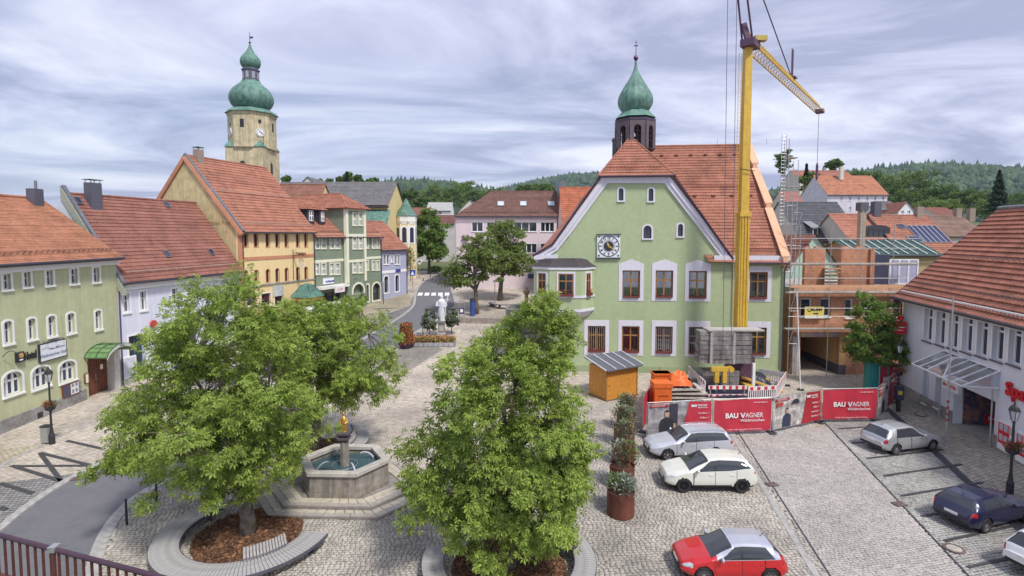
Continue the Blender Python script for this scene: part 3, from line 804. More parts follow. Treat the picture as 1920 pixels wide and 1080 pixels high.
# ---- white house with brown-red roof
f = Fac('white_house', 'white rendered house with long brown red tiled roof beside the pale green hotel', 'building', (-29.75, 39.02), (-27.1, 51.6))
L = f.L; ez = f.px(330, 521)[1] + .7
for u0, u1, v0, v1 in ((231.5, 242.5, 550, 586), (263, 274, 546, 582), (322, 333, 541, 570), (352, 362, 538, 566), (403, 413, 534, 562), (430, 440, 532, 560)):
    f.win(f.rect(u0, u1, v0, v1), trim=.14, hz=(.38,), rec=.2)
for u0, u1, v0, v1 in ((242, 272, 628, 700), (300, 330, 616, 680), (350, 372, 606, 660), (400, 425, 594, 640)):
    f.win(f.rect(u0, u1, v0, v1), trim=.12, hz=(.3,), rec=.3, sash=mat('blue_shop_frame', (.10, .16, .32), .4), pane=glassmat('shop_glass', (.03, .05, .06)), sill=False)
f.wall([(0, -1), (L, -1), (L, ez), (0, ez)], LILAC, .4)
box_shell(f, L, 9.6, ez - .15, LILAC, (4.8, ez + 5.9))
MB().bb((0, -.06, -.5), (L, .04, .8)).build('plinth', mat('plinth_pale', (.5, .5, .53), .9, var=.1), f.root)
MB().bb((0, -.2, ez - 1.25), (L, .02, ez - .85)).build('cornice', TRIM, f.root)
roof = gable_roof(f, L - .3, 9.6, ez, 4.8, ez + 6.15, TILE_B, ov=.5, side=.0, x0=.3, course=.36, tw=.24, lift=.055)
sl = 6.15 / 4.8
gutter(f, 0, L, -.58, ez - .72); downpipe(f, .06, -.08, 0, ez - .6, mat('purple_pipe', (.09, .06, .16), .4), gy=-.58)
snow_guard(f, roof, .6, L - .4, .02, ez + .06, sl, 24, .22, mat('pale_guard', (.6, .45, .38), .6))
pp = MB(); pts = [(-.5, ez - .85), (4.8, ez + 6.65), (4.8, ez + 5.7), (-.5, ez - 1.6)]
pp.add([(x, p[0], p[1]) for x in (-.08, .32) for p in pts], [(0, 1, 2, 3), (7, 6, 5, 4), (0, 4, 5, 1), (1, 5, 6, 2), (2, 6, 7, 3), (3, 7, 4, 0)])
pp.build('parapet_gable', mat('parapet_green_grey', (.34, .36, .30), .9, var=.1), f.root)
MB().tube([(.12, -.5, ez - .8), (.12, 4.8, ez + 6.7)], .2, 4).build('parapet_capping', ZINC, f.root)
cx = f.px(173, 370, 4.3)[0]; chimney(f, roof, cx, 4.2, ez + 4.3, ez + 7.1, .9, .7)
for u, v in ((145, 378), (312, 386), (312, 477), (395, 474)):
    for t in np.linspace(0.2, 4.7, 40):
        if f.px(u, v, t)[1] <= ez + t * sl: break
    skylight(f, roof, f.px(u, v, t)[0], t, ez, sl, .45, .7)
r = f.rect(279, 291, 598, 614); MB().lathe([(0, 0), (.3, 0), (.3, .1), (0, .1)], 16).build('round_sign', mat('sign_red', (.6, .04, .05), .4), f.root).matrix_local = Tr(r[0] + .3, -.1, r[2] + .3) @ UPR
r = f.rect(230, 254, 668, 708); o = MB().bb((r[0], -.12, r[2]), (r[1], -.01, r[3])).build('showcase', TRIM, f.root); MB().bb((r[0] + .08, -.13, r[2] + .08), (r[1] - .08, -.1205, r[3] - .08)).build('showcase_panel', mat('pale_panel', (.55, .58, .66), .3), o)

# ---- tall yellow house
f = Fac('yellow_house', 'tall yellow house with bare ochre gable and orange red roof', 'building', (-27.1, 51.62), (-23.7, 62.1), .2)
L = f.L; ez = f.px(520, 426)[1]
def crop5(x0, x1, y0, y1): return 400 + x0 / 4, 400 + x1 / 4, 300 + y0 / 4, 300 + y1 / 4
for x0, x1 in ((228, 259), (304, 336), (392, 421), (465, 493), (534, 560), (620, 645), (682, 706)):
    f.win(f.rect(*crop5(x0, x1, 555, 653)), trim=.06, tm=mat('salmon_trim', (.62, .33, .22), .8), sash=PLUM, nv=1, hz=(), rec=.22, sill=False)
for x0, x1, y0, y1 in ((228, 259, 826, 920), (306, 338, 824, 920), (394, 423, 818, 918), (466, 494, 812, 914), (536, 562, 808, 910), (621, 646, 803, 904), (683, 707, 800, 898)):
    f.win(f.rect(*crop5(x0, x1, y0, y1)), rise=.25, trim=.05, tm=mat('salmon_trim', (.62, .33, .22), .8), sash=PLUM, nv=1, hz=(), rec=.22, sill=False)
for x0, x1 in ((250, 330), (360, 430), (460, 520)):
    f.win(f.rect(*crop5(x0, x1, 1000, 1090)), trim=.08, sash=PLUM, rec=.25)
f.wall([(0, -1.5), (L, -1.5), (L, ez), (0, ez)], YELLOW, .4)
gh = 7.3; gy = 6.6
box_shell(f, L, 13.2, ez - .1, YELLOW_D, (gy, ez + gh - .12))
z = f.px(520, 482)[1]; MB().bb((0, -.05, z - .2), (L, .02, z + .16)).build('string_course', ROSE, f.root)
z = f.px(520, 531)[1]; MB().bb((0, -.10, z - .1), (L, .02, z + .06)).build('sill_band', GREYST, f.root)
MB().bb((-.06, -.08, -1), (.5, .02, ez)).build('corner_strip', ROSE, f.root)
roof = gable_roof(f, L - .2, 13.2, ez, gy, ez + gh, TILE_R, ov=.5, side=0, x0=.25, course=.42, tw=.24, lift=.06)
sl = gh / gy
v0 = MB()
for s_ in (0, 1):
    a, b = ((-.5, ez - .55), (gy, ez + gh)) if s_ == 0 else ((13.7, ez - .55), (gy, ez + gh))
    v0.tube([(-.02, a[0], a[1] - .25), (-.02, b[0], b[1] - .25)], .26, 4)
v0.build('verge_band', ROSE, f.root)
MB().tube([(.08, -.5, ez - .5), (.08, gy, ez + gh + .08), (.08, 13.7, ez - .5)], .2, 4).build('verge_sheet', ZINC, f.root)
gutter(f, 0, L, -.55, ez - .6); downpipe(f, .42, -.1, 0, ez - .6)
for t in (.15, 3.2): snow_guard(f, roof, .6, L - .2, t, ez + t * sl + .08, sl, 22, .3, mat('pale_guard', (.6, .45, .38), .6))
chimney(f, roof, f.px(378, 300, 5.8)[0], 6.2, ez + 6, ez + 8.0, .7, .7, m=mat('chimney_brick', (.3, .24, .2), .9))
# faded lettering on the gable
tx = text('Hotel Post', .62, mat('faded_lettering', (.30, .22, .12), .95), f.root, Tr(-.012, 2.35, ez + .35) @ Matrix.Rotation(R(-90), 4, 'Z') @ UPR, .006, shear=.1)
# gilded wrought iron inn sign
s_, z_ = f.px(548, 470); br = MB()
zt, zb_ = f.px(548, 468)[1], f.px(550, 524)[1]
br.cyl((s_, -.1, zb_), (s_, -.1, zt), .03); br.cyl((s_, -.1, zt - .7), (s_ + .0, -2.3, zt - .7), .03); br.cyl((s_, -.1, zt), (s_, -1.4, zt - .7), .015)
for k in range(3):
    br.tube([(s_, -.4 - .55 * k + .22 * math.cos(a) * (1 - a / 14), zt - .5 + .22 * math.sin(a) * (1 - a / 14)) for a in np.linspace(0, 9, 18)], .02, 4)
br.tube([(s_, -1.2 + .35 * math.cos(a) * (1 - a / 16), zt - 1.3 + .35 * math.sin(a) * (1 - a / 16)) for a in np.linspace(0, 10, 22)], .025, 4)
sg = br.build('inn_sign', IRON, f.root)
MB().lathe([(0, 0), (.38, 0), (.38, .06), (0, .06)], 18).build('sign_disc', mat('sign_cream', (.7, .65, .5), .6), sg).matrix_local = Tr(s_ - .03, -1.35, zt - 1.75) @ Matrix.Rotation(R(-90), 4, 'Z') @ UPR
text('Gasthof', .42, mat('sign_gilt', (.20, .13, .04), .4, metal=.6), sg, Tr(s_ - .05, -1.2, zt - .45) @ Matrix.Rotation(R(-90), 4, 'Z') @ UPR, .02, bold=.012)
r = f.rect(511, 531, 535, 555); MB().bb((r[0], -.1, r[2]), (r[1], -.02, r[3])).build('wall_board', mat('board_pale', (.6, .62, .6), .6, c2=(.35, .4, .4), scale=9), f.root)

# ---- sage green house with tower bay
f = Fac('green_bay_house', 'sage green house with cream bands and a tower bay', 'building', (-23.7, 62.12), (-18.8, 74.6), .6)
L = f.L
ez = f.px(615, 440)[1]; bs0, bs1 = f.px(650, 480, -.55)[0], f.px(686.5, 480, -.55)[0]
lw = f.px(588, 460)[0]
WK = dict(trim=.13, tm=CREAM, rec=.14, sash=TRIM, hz=(.5,), bar=.16, sill=True)
for x0, x1 in ((767, 793), (812, 841), (876, 903), (919, 946)):
    f.win(f.rect(*crop5(x0, x1, 582, 662)), **WK)
    f.win(f.rect(*crop5(x0, x1, 776, 856)), **WK)
for x0, x1 in ((1147, 1162), (1192, 1210), (1226, 1243)):
    f.win(f.rect(*crop5(x0, x1, 586, 660)), **WK); f.win(f.rect(*crop5(x0, x1, 757, 825)), **WK)
SH_ = glassmat('shop_window', (.03, .035, .04))
for x0, x1, y0, y1 in ((1195, 1252, 922, 1050), (1149, 1166, 935, 1060)):
    r = f.rect(*crop5(x0, x1, y0, y1)); f.win(r, rise=(r[1] - r[0]) / 2, trim=.22, tm=CREAM, rec=.35, sash=GUTTER, nv=0, hz=(.35,), pane=SH_, sill=False)
r = f.rect(592, 640, 548, 580); f.win(r, trim=0, rec=.4, sash=GUTTER, nv=3, hz=(), pane=SH_, sill=False)
f.wall([(0, -2), (L, -2), (L, ez), (0, ez)], DKGREEN, .35)
box_shell(f, L, 11, ez, DKGREEN, (5.5, ez + 4.5))
for v in (489, 441):
    z = f.px(615, v)[1]; MB().bb((0, -.05, z - .17), (L, .01, z + .17)).build('cream_band', CREAM, f.root)
z = f.px(617, 538)[1]; s1_ = f.px(644, 538)[0]
MB().bb((.1, -1.0, z - .12), (s1_, .0, z + .22)).build('shop_awning', mat('awning_white', (.72, .72, .7), .6), f.root)
r = f.rect(605, 625, 521, 532); o = MB().bb((r[0], -.1, r[2]), (r[1], -.01, r[3])).build('shop_sign', mat('sign_white', (.75, .78, .85), .4), f.root)
text('HOFBAUER', .34, mat('sign_navy', (.03, .05, .25), .4), o, Tr((r[0] + r[1]) / 2 + .2, -.105, (r[2] + r[3]) / 2 - .1) @ UPR, .004, bold=.02, xs=.9)
r = f.rect(627, 645, 536, 548, -1.0); o = MB().bb((r[0], -1.14, r[2]), (r[1], -1.01, r[3])).build('shop_banner', mat('banner_white', (.75, .72, .74), .5), f.root)
text('Caf\u00e9', .5, mat('banner_red', (.5, .04, .08), .5), o, Tr((r[0] + r[1]) / 2, -1.145, (r[2] + r[3]) / 2) @ UPR, .004, shear=.3)
roof = gable_roof(f, L, 11, ez + .1, 5.5, ez + 4.7, TILE_R, ov=.5, side=.1, course=.33, lift=.045)
snow_guard(f, roof, .3, L - .3, .2, ez + .25, .84, 26, .25)
gutter(f, 0, L, -.55, ez - .38); downpipe(f, .05, -.1, 0, ez - .4); downpipe(f, L - .05, -.1, 0, ez - .4)
# bay
bz1 = f.px(668, 391, -.55)[1]
bay = bpy.data.objects.new('tower_bay', None); col.objects.link(bay); bay.parent = f.root
fb = Fac.__new__(Fac); fb.__dict__.update(f.__dict__); fb.root = bay; fb.holes = []
for y0, y1 in ((398, 489), (582, 665), (765, 845)):
    for x0, x1 in ((1046, 1073), (1091, 1118)):
        fb.win(f.rect(*crop5(x0, x1, y0, y1), -.55), off=-.55, **{**WK, 'bar': .2})
r = f.rect(663, 681, 540, 575, -.55)
zb0 = f.px(668, 530, -.55)[1]
fb.holes.append(arch(r[0] - .1, r[1] + .1, -2.02, zb0 - .2, (r[1] - r[0]) / 2))
fb.wall([(bs0, -2.0), (bs1, -2.0), (bs1, bz1), (bs0, bz1)], DKGREEN, .3, y=-.55)
bd = 5.5
for x in (bs0, bs1 - .25): MB().bb((x, -.25, -2), (x + .25, bd, bz1)).build('bay_side', DKGREEN, bay)
MB().bb((bs0, bd - .2, ez), (bs1, bd, bz1)).build('bay_back', DKGREEN, bay)
for x in (bs0 - .04, bs1 - .42): MB().bb((x, -.6, zb0 + .1), (x + .46, -.2, bz1)).build('cream_pilaster', CREAM, bay)
for v in (489, 441, 393):
    z = f.px(668, v, -.55)[1]; MB().bb((bs0 + .43, -.595, z - .17), (bs1 - .43, -.5, z + .17)).build('cream_band', CREAM, bay)
MB().plate(arch(r[0] - .35, r[1] + .35, zb0 - 1.5, zb0 + .05, (r[1] - r[0]) / 2 + .2), [arch(r[0] - .1, r[1] + .1, zb0 - 1.49, zb0 - .2, (r[1] - r[0]) / 2)], -.62, -.5).build('cream_arch', CREAM, bay)
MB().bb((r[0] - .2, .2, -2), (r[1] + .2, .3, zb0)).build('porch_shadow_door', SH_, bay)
hb = MB(); o_ = .45; w2 = (bs1 - bs0) / 2; hz_ = 2.0
A_, B_, C_, D_ = (bs0 - o_, -.55 - o_, bz1), (bs1 + o_, -.55 - o_, bz1), (bs1 + o_, bd + 3.0, bz1), (bs0 - o_, bd + 3.0, bz1)
r0_, r1_ = ((bs0 + bs1) / 2, 1.9, bz1 + hz_), ((bs0 + bs1) / 2, bd + 2.6, bz1 + hz_)
tile_courses(hb, A_, B_, r0_, r0_, .3); tile_courses(hb, D_, A_, r0_, r1_, .3); tile_courses(hb, B_, C_, r1_, r0_, .3)
hb.build('hip_roof', TILE_R, bay)
MB().tube([r0_, r1_], .12).build('ridge_tiles', TILE_R, bay); MB().tube([A_, r0_, B_], .1).build('hip_tiles', TILE_R, bay)
MB().bb((A_[0], A_[1], bz1 - .12), (C_[0], C_[1], bz1 - .02)).build('eaves_board', WOODB, bay)
# two dormers on the left wing
for x0, x1, y0, y1 in ((718, 748, 378, 458), (808, 832, 386, 462)):
    r = f.rect(*crop5(x0, x1, y0, y1), 1.2)
    dm = MB().bb((r[0] - .25, 1.25, r[2] - .3), (r[1] + .25, 4.6, r[3] + .15)).build('dormer', GUTTER, roof)
    w_ = MB().bb((r[0], 1.17, r[2]), (r[1], 1.23, r[3])).build('dormer_window', TRIM, dm)
    for q in (0, 1):
        for h_ in (0, 1): MB().bb((r[0] + .1 + q * (r[1] - r[0]) / 2, 1.155, r[2] + .1 + h_ * (r[3] - r[2]) / 2), (r[0] - .08 + (q + 1) * (r[1] - r[0]) / 2, 1.168, r[2] - .08 + (h_ + 1) * (r[3] - r[2]) / 2)).build('pane', GLASS, w_)
    xm = (r[0] + r[1]) / 2; z = r[3] + .15
    db = MB(); tile_courses(db, (r[0] - .45, 4.9, z), (r[0] - .45, .95, z), (xm, 1.5, z + .55), (xm, 5, z + .55), .25); tile_courses(db, (r[1] + .45, .95, z), (r[1] + .45, 4.9, z), (xm, 5, z + .55), (xm, 1.5, z + .55), .25)
    tile_courses(db, (r[0] - .45, .95, z), (r[1] + .45, .95, z), (xm, 1.5, z + .55), (xm, 1.5, z + .55), .25); db.build('dormer_roof', TILE_R, dm)
s_, z_ = f.px(663, 525, -.55); MB().tube([(s_, -.6, z_), (s_, -1.0, z_ + .25), (s_, -1.2, z_)], .03).build('wall_lantern', IRON, bay)

# ---- small blue-grey house
f = Fac('blue_grey_house', 'small blue grey house with red roof at the bend of the street', 'building', (-18.75, 74.62), (-16.2, 79.8), 1.4)
L = f.L; ez = f.px(735, 464)[1]
for x0, x1 in ((1276, 1293), (1301, 1318), (1360, 1376), (1382, 1397)):
    f.win(f.rect(*crop5(x0, x1, 712, 782)), trim=.09, rec=.15, nv=0, hz=())
r = f.rect(*crop5(1332, 1346, 715, 765)); f.win(r, rise=.25, trim=.1, rec=.2, nv=0, hz=(), pane=WHITE)
for x0, x1, y0, y1 in ((1281, 1313, 870, 995), (1364, 1392, 862, 985)):
    r = f.rect(*crop5(x0, x1, y0, y1)); f.win(r, rise=(r[1] - r[0]) / 2, trim=.16, rec=.35, nv=1, hz=(), sash=GUTTER, pane=GLASS2, sill=False)
f.wall([(0, -3), (L, -3), (L, ez), (0, ez)], BLUEG, .35); box_shell(f, L, 9, ez, BLUEG, (4.5, ez + 3.8))
z = f.px(735, 509)[1]; MB().bb((0, -.05, z - .2), (L, .01, z + .2)).build('white_band', TRIM, f.root)
r = f.rect(741, 750, 504, 510); o = MB().bb((r[0], -.12, r[2]), (r[1], -.06, r[3])).build('name_board', mat('sign_navy2', (.05, .06, .3), .4), f.root)
roof = gable_roof(f, L, 9, ez, 4.5, ez + 3.9, TILE_R, ov=.4, side=.2); gutter(f, 0, L, -.45, ez - .4); downpipe(f, L - .05, -.08, 0, ez - .4)

# ================================================================== town hall
TH_G = mat('town_hall_green_render', (.40, .475, .285), .92, var=.06, scale=2.5, bump=.25, bscale=70, streak=.03, stain=.05)
TH_W = mat('lilac_white_trim', (.68, .67, .76), .8, var=.04, streak=.08)
f = Fac('town_hall', 'light green town hall with white framed gable, wall clock and small bell turret', 'building', (2.2, 43.5), (21.95, 41.7))
L = f.L; TH = f
ez = f.px(1420, 480)[1]
OB = mat('window_oak', (.34, .17, .055), .45, var=.2); RB = mat('window_red_brown', (.16, .045, .04), .5)
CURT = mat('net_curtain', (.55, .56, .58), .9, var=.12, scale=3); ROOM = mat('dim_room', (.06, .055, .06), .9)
CLR = clearglass('clear_pane', (.62, .66, .68), .80)
BAR = mat('iron_bars', (.34, .34, .37), .5)
def th_window(r, peak, bars=False, flowers=True):
    s0, s1, z0, z1 = r; t = .30
    if peak: outer = [(s0 - t, z0 - .28), (s1 + t, z0 - .28), (s1 + t, z1 + .55), ((s0 + s1) / 2, z1 + .92), (s0 - t, z1 + .55)]
    else: outer = [(s0 - t, z0 - .25), (s1 + t, z0 - .25), (s1 + t, z1 + .48), (s0 - t, z1 + .48)]
    w = f.win(r, outer=outer, trim=t, tm=TH_W, sash=OB, nv=1, hz=(.36,), rec=.2, bar=.11, fr=.12, pane=CLR, sill=False)
    MB().plate([(s0, z0), (s1, z0), (s1, z1), (s0, z1)], [(  (s0 + .05, z0 + .05), (s1 - .05, z0 + .05), (s1 - .05, z1 - .05), (s0 + .05, z1 - .05))], .1, .2).build('outer_frame', RB, w)
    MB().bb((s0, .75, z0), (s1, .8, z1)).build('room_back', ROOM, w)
    if not bars:
        cb = MB(); n = 14
        for a, b in ((s0 + .1, s0 + .58), (s1 - .58, s1 - .1)):
            pts = [(a + (b - a) * k / n, .42 + .035 * math.sin(k * 2.1)) for k in range(n + 1)]
            cb.add([(x, y, z) for z in (z0 + .1, z1 - .2) for x, y in pts], [(k, k + 1, n + 2 + k, n + 1 + k) for k in range(n)])
        cb.build('curtain', CURT, w)
    else:
        for k in range(8):
            x = s0 + (s1 - s0) * (k + .7) / 8.4; MB().cyl((x, .06, z0 + .04), (x, .06, z1 - .04), .018, n=6).build('iron_bar', BAR, w)
    if flowers:
        bx = MB().bb((s0 + .08, -.16, z0 - .01), (s1 - .08, .04, z0 + .16)).build('flower_box', RB, w)
        blob = leaf_clump(90, (s1 - s0) * .42, .12, .16); blob_obj(blob, 'flowers', ((s0 + s1) / 2, -.06, z0 + .22), bx, random.choice([FLOW_P, FLOW_R, LEAF_D]))
def leaf_clump(n, rx, ry, rz, s=.05):
    mb = MB()
    for _ in range(n):
        a = random.uniform(0, 6.28); r_ = random.random() ** .5
        p = Vector((rx * r_ * math.cos(a), ry * r_ * math.sin(a), rz * random.uniform(-.6, 1)))
        q = Matrix.Rotation(random.uniform(0, 6.28), 3, 'Z') @ Matrix.Rotation(random.uniform(-1, 1), 3, 'X'); k = s * random.uniform(.6, 1.3)
        mb.add([p + q @ Vector(v) * k for v in ((-1, 0, 0), (0, -.6, .1), (1, 0, 0), (0, .6, .1))], [(0, 1, 2, 3)])
    return mb
def blob_obj(mb, name, loc, parent, m): return mb.build(name, m, parent, loc, kind='stuff')
FLOW_P = mat('pink_flowers', (.40, .10, .18), .7, island=.5, c2=(.10, .18, .05), scale=14)
FLOW_R = mat('red_flowers', (.50, .06, .06), .7, island=.5, c2=(.10, .18, .05), scale=14)
LEAF_D = mat('box_greenery', (.06, .10, .04), .7, island=.4)
for u0, u1, v0, v1 in ((1167, 1200, 507, 558), (1229, 1262, 507, 558), (1291.5, 1325, 508, 559)): th_window(f.rect(u0, u1, v0, v1), True)
th_window(f.rect(1405, 1439, 510, 560), False)
for k, (u0, u1, v0, v1) in enumerate(((1102, 1135, 611, 660), (1166, 1199, 611.5, 661), (1228.5, 1261, 612, 662), (1291, 1324, 613, 663), (1404, 1437, 614, 665))):
    th_window(f.rect(u0, u1, v0, v1), False, bars=k in (0, 2, 3))
for u0, u1, v0, v1 in ((1160, 1169, 353, 376), (1216, 1225, 353.5, 377), (1206.5, 1221.5, 423, 447), (1271, 1280.5, 420, 443)):
    r = f.rect(u0, u1, v0, v1); f.win(r, rise=(r[1] - r[0]) / 2, trim=.13, tm=TH_W, rec=.22, nv=0 if u1 - u0 < 12 else 1, hz=() if u1 - u0 < 12 else (.6,), sash=GUTTER, pane=GLASS2, bar=.04)
# gable outline
gl = [f.px(u, v) for u, v in ((1006, 480), (1038, 460), (1060, 432), (1133, 332), (1252, 332), (1362, 478))]
topz = gl[3][1]
outl = [(0, -1), (L, -1), (L, ez), (gl[5][0], ez), gl[4], gl[3], gl[2], gl[1], (0.0, gl[0][1])]
f.wall(outl, TH_G, .5)
MB().bb((0, -.06, -.5), (L, .05, .55)).build('plinth', mat('th_plinth', (.30, .38, .22), .9, var=.1), f.root)
# white raking cornice
for k, (a, b, w_) in enumerate(((gl[0], gl[1], .5), (gl[1], gl[2], .5), (gl[2], gl[3], .52), (gl[3], gl[4], .5), (gl[4], (gl[5][0] + .1, gl[5][1]), .52))):
    a, b = Vector(a), Vector(b); d_ = (b - a).normalized(); n_ = Vector((d_.y, -d_.x))
    e_ = .18
    poly = [a - d_ * e_ + n_ * w_, b + d_ * e_ + n_ * w_, b + d_ * e_ - n_ * .12, a - d_ * e_ - n_ * .12]
    MB().plate([tuple(p) for p in poly], [], -.14 - .003 * k, .02).build('raking_cornice', TH_W, f.root)
    poly = [a - d_ * e_ + n_ * w_ * .45, b + d_ * e_ + n_ * w_ * .45, b + d_ * e_ - n_ * .12, a - d_ * e_ - n_ * .12]
    MB().plate([tuple(p) for p in poly], [], -.24 - .003 * k, -.1).build('cornice_moulding', TH_W, f.root)
for a, b in ((-.35, f.px(1046, 480)[0]), (f.px(1337, 480)[0], L + .25)):
    z = f.px(1350, 484)[1]; MB().bb((a, -.34, z - .16), (b, .05, z + .22)).build('eaves_cornice', TH_W, f.root); MB().bb((a + .1, -.2, z - .32), (b - .1, .04, z - .16)).build('eaves_moulding', TH_W, f.root)
# roof: main ridge parallel to the facade, cross gable with half hip
D = 18.0; ry = 9.0
gx = (gl[3][0] + gl[4][0]) / 2
rz = P(1300, 275, 42.6 + ry).z
mb = MB(); sl = (rz - ez) / ry
tile_courses(mb, (gl[5][0] - 1.5, -.45, ez - .45 * sl + .02), (L - .35, -.45, ez - .45 * sl + .02), (L - .35, ry, rz), (gx, ry, rz), .36, .25, .06, .02)
roof = mb.build('main_roof', TILE_R, f.root)
MB().add([(L, D, ez), (gx, D, ez), (gx, ry, rz), (L, ry, rz)], [(0, 1, 2, 3)]).build('back_pitch', TILE_R, roof)
hy = 3.6; hm = MB()
h0, h1 = (gl[3][0] - .5, -.4, topz + .05), (gl[4][0] + .5, -.4, topz + .05); ap = (gx, hy, rz)
tile_courses(hm, h0, h1, ap, ap, .36, .25, .06, .02); hm.build('half_hip', TILE_R, roof)
cg = MB()
sr0 = Vector(gl[5]); sr1 = Vector(gl[4])
tile_courses(cg, (gl[5][0] + .35, -.3, ez - .1), (gl[5][0] + .35, 0.0, ez - .1), (gl[4][0] + .5, 0.0, topz + .05), (gl[4][0] + .5, -.3, topz + .05), .36, .25, .05, .02)
tile_courses(cg, (gl[5][0] + .3, 0, ez - .1), (gx + .2, ry, ez + 9.5), (gx, ry, rz), (gx, hy, rz), .36) if False else None
# right slope of the cross gable: from the raking edge up to the cross ridge
cg.add([(gl[5][0] + .2, -.2, ez), (gl[4][0] + .25, -.2, topz), (gx, hy, rz), (gx, ry, rz), (gl[5][0] + .2, .25, ez + .2)], [(0, 4, 3, 2, 1)])
cg.add([(gl[0][0] - .1, -.2, gl[0][1]), (gl[1][0], -.2, gl[1][1]), (gl[2][0], -.2, gl[2][1]), (gl[3][0] - .25, -.2, topz), (gx, hy, rz), (gx, D, rz), (gl[0][0] - .1, D, gl[0][1])], [(6, 5, 4, 3, 2, 1, 0)])
cg.build('cross_roof', TILE_R, roof)
vb = MB().tube([(gl[5][0] + .45, -.3, ez - .25), (gl[4][0] + .35, -.35, topz + .02), ], .1, 6); vb.tube([(gl[3][0] - .35, -.35, topz + .02), (gl[2][0] - .2, -.32, gl[2][1] + .08), (gl[1][0] - .1, -.32, gl[1][1] + .1), (gl[0][0] - .3, -.3, gl[0][1] + .02)], .1, 6)
vb.tube([(h0[0], -.48, h0[2] - .05), (h1[0], -.48, h1[2] - .05)], .09, 6); vb.build('verge_gutter', mat('dark_plum_gutter', (.06, .03, .05), .5), f.root)
rd = MB().tube([h0, ap, h1], .12, 6); rd.tube([ap, (gx, ry, rz)], .13, 6); rd.tube([(gx, ry, rz), (L - .3, ry, rz)], .13, 6); rd.build('ridge_tiles', TILE_R, roof)
gutter(f, gl[5][0] + .3, L + .1, -.6, ez - .55, mat('dark_plum_gutter', (.06, .03, .05), .5)); downpipe(f, L - .08, -.12, 0, ez - .6, gy=-.6)
for t, v in ((.35, 0), (5.2, 0)): snow_guard(f, roof, gl[5][0] + (.6 if t < 1 else -1.2), L - .8, t, ez + t * sl + .08, sl, 26, .26, mat('tile_guard', (.30, .10, .06), .7))
snow_guard(f, roof, h0[0] + 1, h1[0] - 1, .35, topz + .75, (rz - topz) / hy, 14, .2, mat('tile_guard', (.30, .10, .06), .7))
vt = MB()
for k in range(7):
    x = gx + 2.2 + k * 1.35; vt.box((x, 8.0, rz - 1.0 * sl + .12), (.28, .25, .14))
for k in range(6): vt.box((gx + 4.2 + k * 1.6, 4.4, ez + 4.4 * sl + .12), (.28, .25, .14))
vt.build('vent_tiles', mat('vent_tile', (.16, .05, .04), .8), roof, kind='stuff')
# right gable parapet with coping
cp = mat('apricot_coping', (.72, .42, .27), .8, var=.08, scale=3)
prof = [(-.55, ez - .75), (-.55, ez - .1), (.6, ez + 1.1), (3.2, ez + 3.9), (3.2, ez + 4.35), (6.6, ez + 7.7), (6.6, ez + 8.2), (ry, rz + .35)]
ps = [(y, z) for y, z in prof] + [(ry * 2 - y, z) for y, z in prof[::-1]]
n = len(ps)
MB().add([(x, y, z) for x in (L - .38, L + .02) for y, z in ps], [tuple(range(n - 1, -1, -1)), tuple(range(n, 2 * n))] + [(i, (i + 1) % n, n + (i + 1) % n, n + i) for i in range(n)]).build('gable_parapet', cp, f.root)
cpm = MB()
for (y0, z0), (y1, z1) in zip(prof[1:-1], prof[2:]):
    if y1 - y0 < .01: continue
    cpm.add([(x, y, z + dz) for dz in (.02, .14) for x, y, z in ((L - .5, y0, z0), (L + .14, y0, z0), (L + .14, y1, z1), (L - .5, y1, z1))], [(3, 2, 1, 0), (4, 5, 6, 7), (0, 1, 5, 4), (1, 2, 6, 5), (2, 3, 7, 6), (3, 0, 4, 7)])
cpm.build('coping', cp, f.root, kind='stuff')
MB().bb((L - .34, .5, -1), (L - .02, D, ez)).build('side_wall', TH_G, f.root); MB().bb((0, .5, -1), (.3, D, ez)).build('side_wall', TH_G, f.root); MB().bb((.3, D - .3, -1), (L - .34, D, ez)).build('back_wall', TH_G, f.root)
# clock
r = f.rect(1119.5, 1162.5, 440, 483); cxk, czk, hw = (r[0] + r[1]) / 2, (r[2] + r[3]) / 2, (r[1] - r[0]) / 2
ck = MB().bb((cxk - hw, -.16, czk - hw), (cxk + hw, -.02, czk + hw)).build('wall_clock', mat('clock_white', (.72, .74, .80), .6, var=.06), f.root)
dk = mat('clock_dark', (.03, .035, .05), .5); gd = mat('gilding', (.75, .47, .10), .35, metal=.5)
MB().bb((cxk - hw - .05, -.26, czk + hw), (cxk + hw + .05, 0, czk + hw + .07)).build('clock_hood', dk, ck); MB().bb((cxk - hw - .05, -.2, czk - hw - .07), (cxk + hw + .05, 0, czk - hw)).build('clock_sill', dk, ck)
def ring(r0, r1, y0, y1, n=40):
    mb = MB(); vs_ = [(cxk + r_ * math.cos(2 * math.pi * k / n), y, czk + r_ * math.sin(2 * math.pi * k / n)) for y in (y0, y1) for r_ in (r0, r1) for k in range(n)]
    fs = []
    for k in range(n):
        j = (k + 1) % n; fs += [(k, n + k, n + j, j), (n + k, 3 * n + k, 3 * n + j, n + j), (k, j, 2 * n + j, 2 * n + k)]
    return mb.add(vs_, fs)
ring(hw * .86, hw * .93, -.18, -.16).build('dial_ring', dk, ck); ring(.001, hw * .44, -.175, -.16).build('dial_centre', dk, ck); ring(hw * .5, hw * .53, -.172, -.16).build('dial_ring', dk, ck)
for k, s_ in enumerate(('XII', 'I', 'II', 'III', 'IV', 'V', 'VI', 'VII', 'VIII', 'IX', 'X', 'XI')):
    a = -R(30) * k; rr_ = hw * .70
    text(str((k - 1) % 12 + 1), .26, dk, ck, Tr(cxk - rr_ * math.sin(a), -.17, czk + rr_ * math.cos(a)) @ Matrix.Rotation(-a, 4, 'Y') @ UPR, .004, bold=.012, name='numeral')
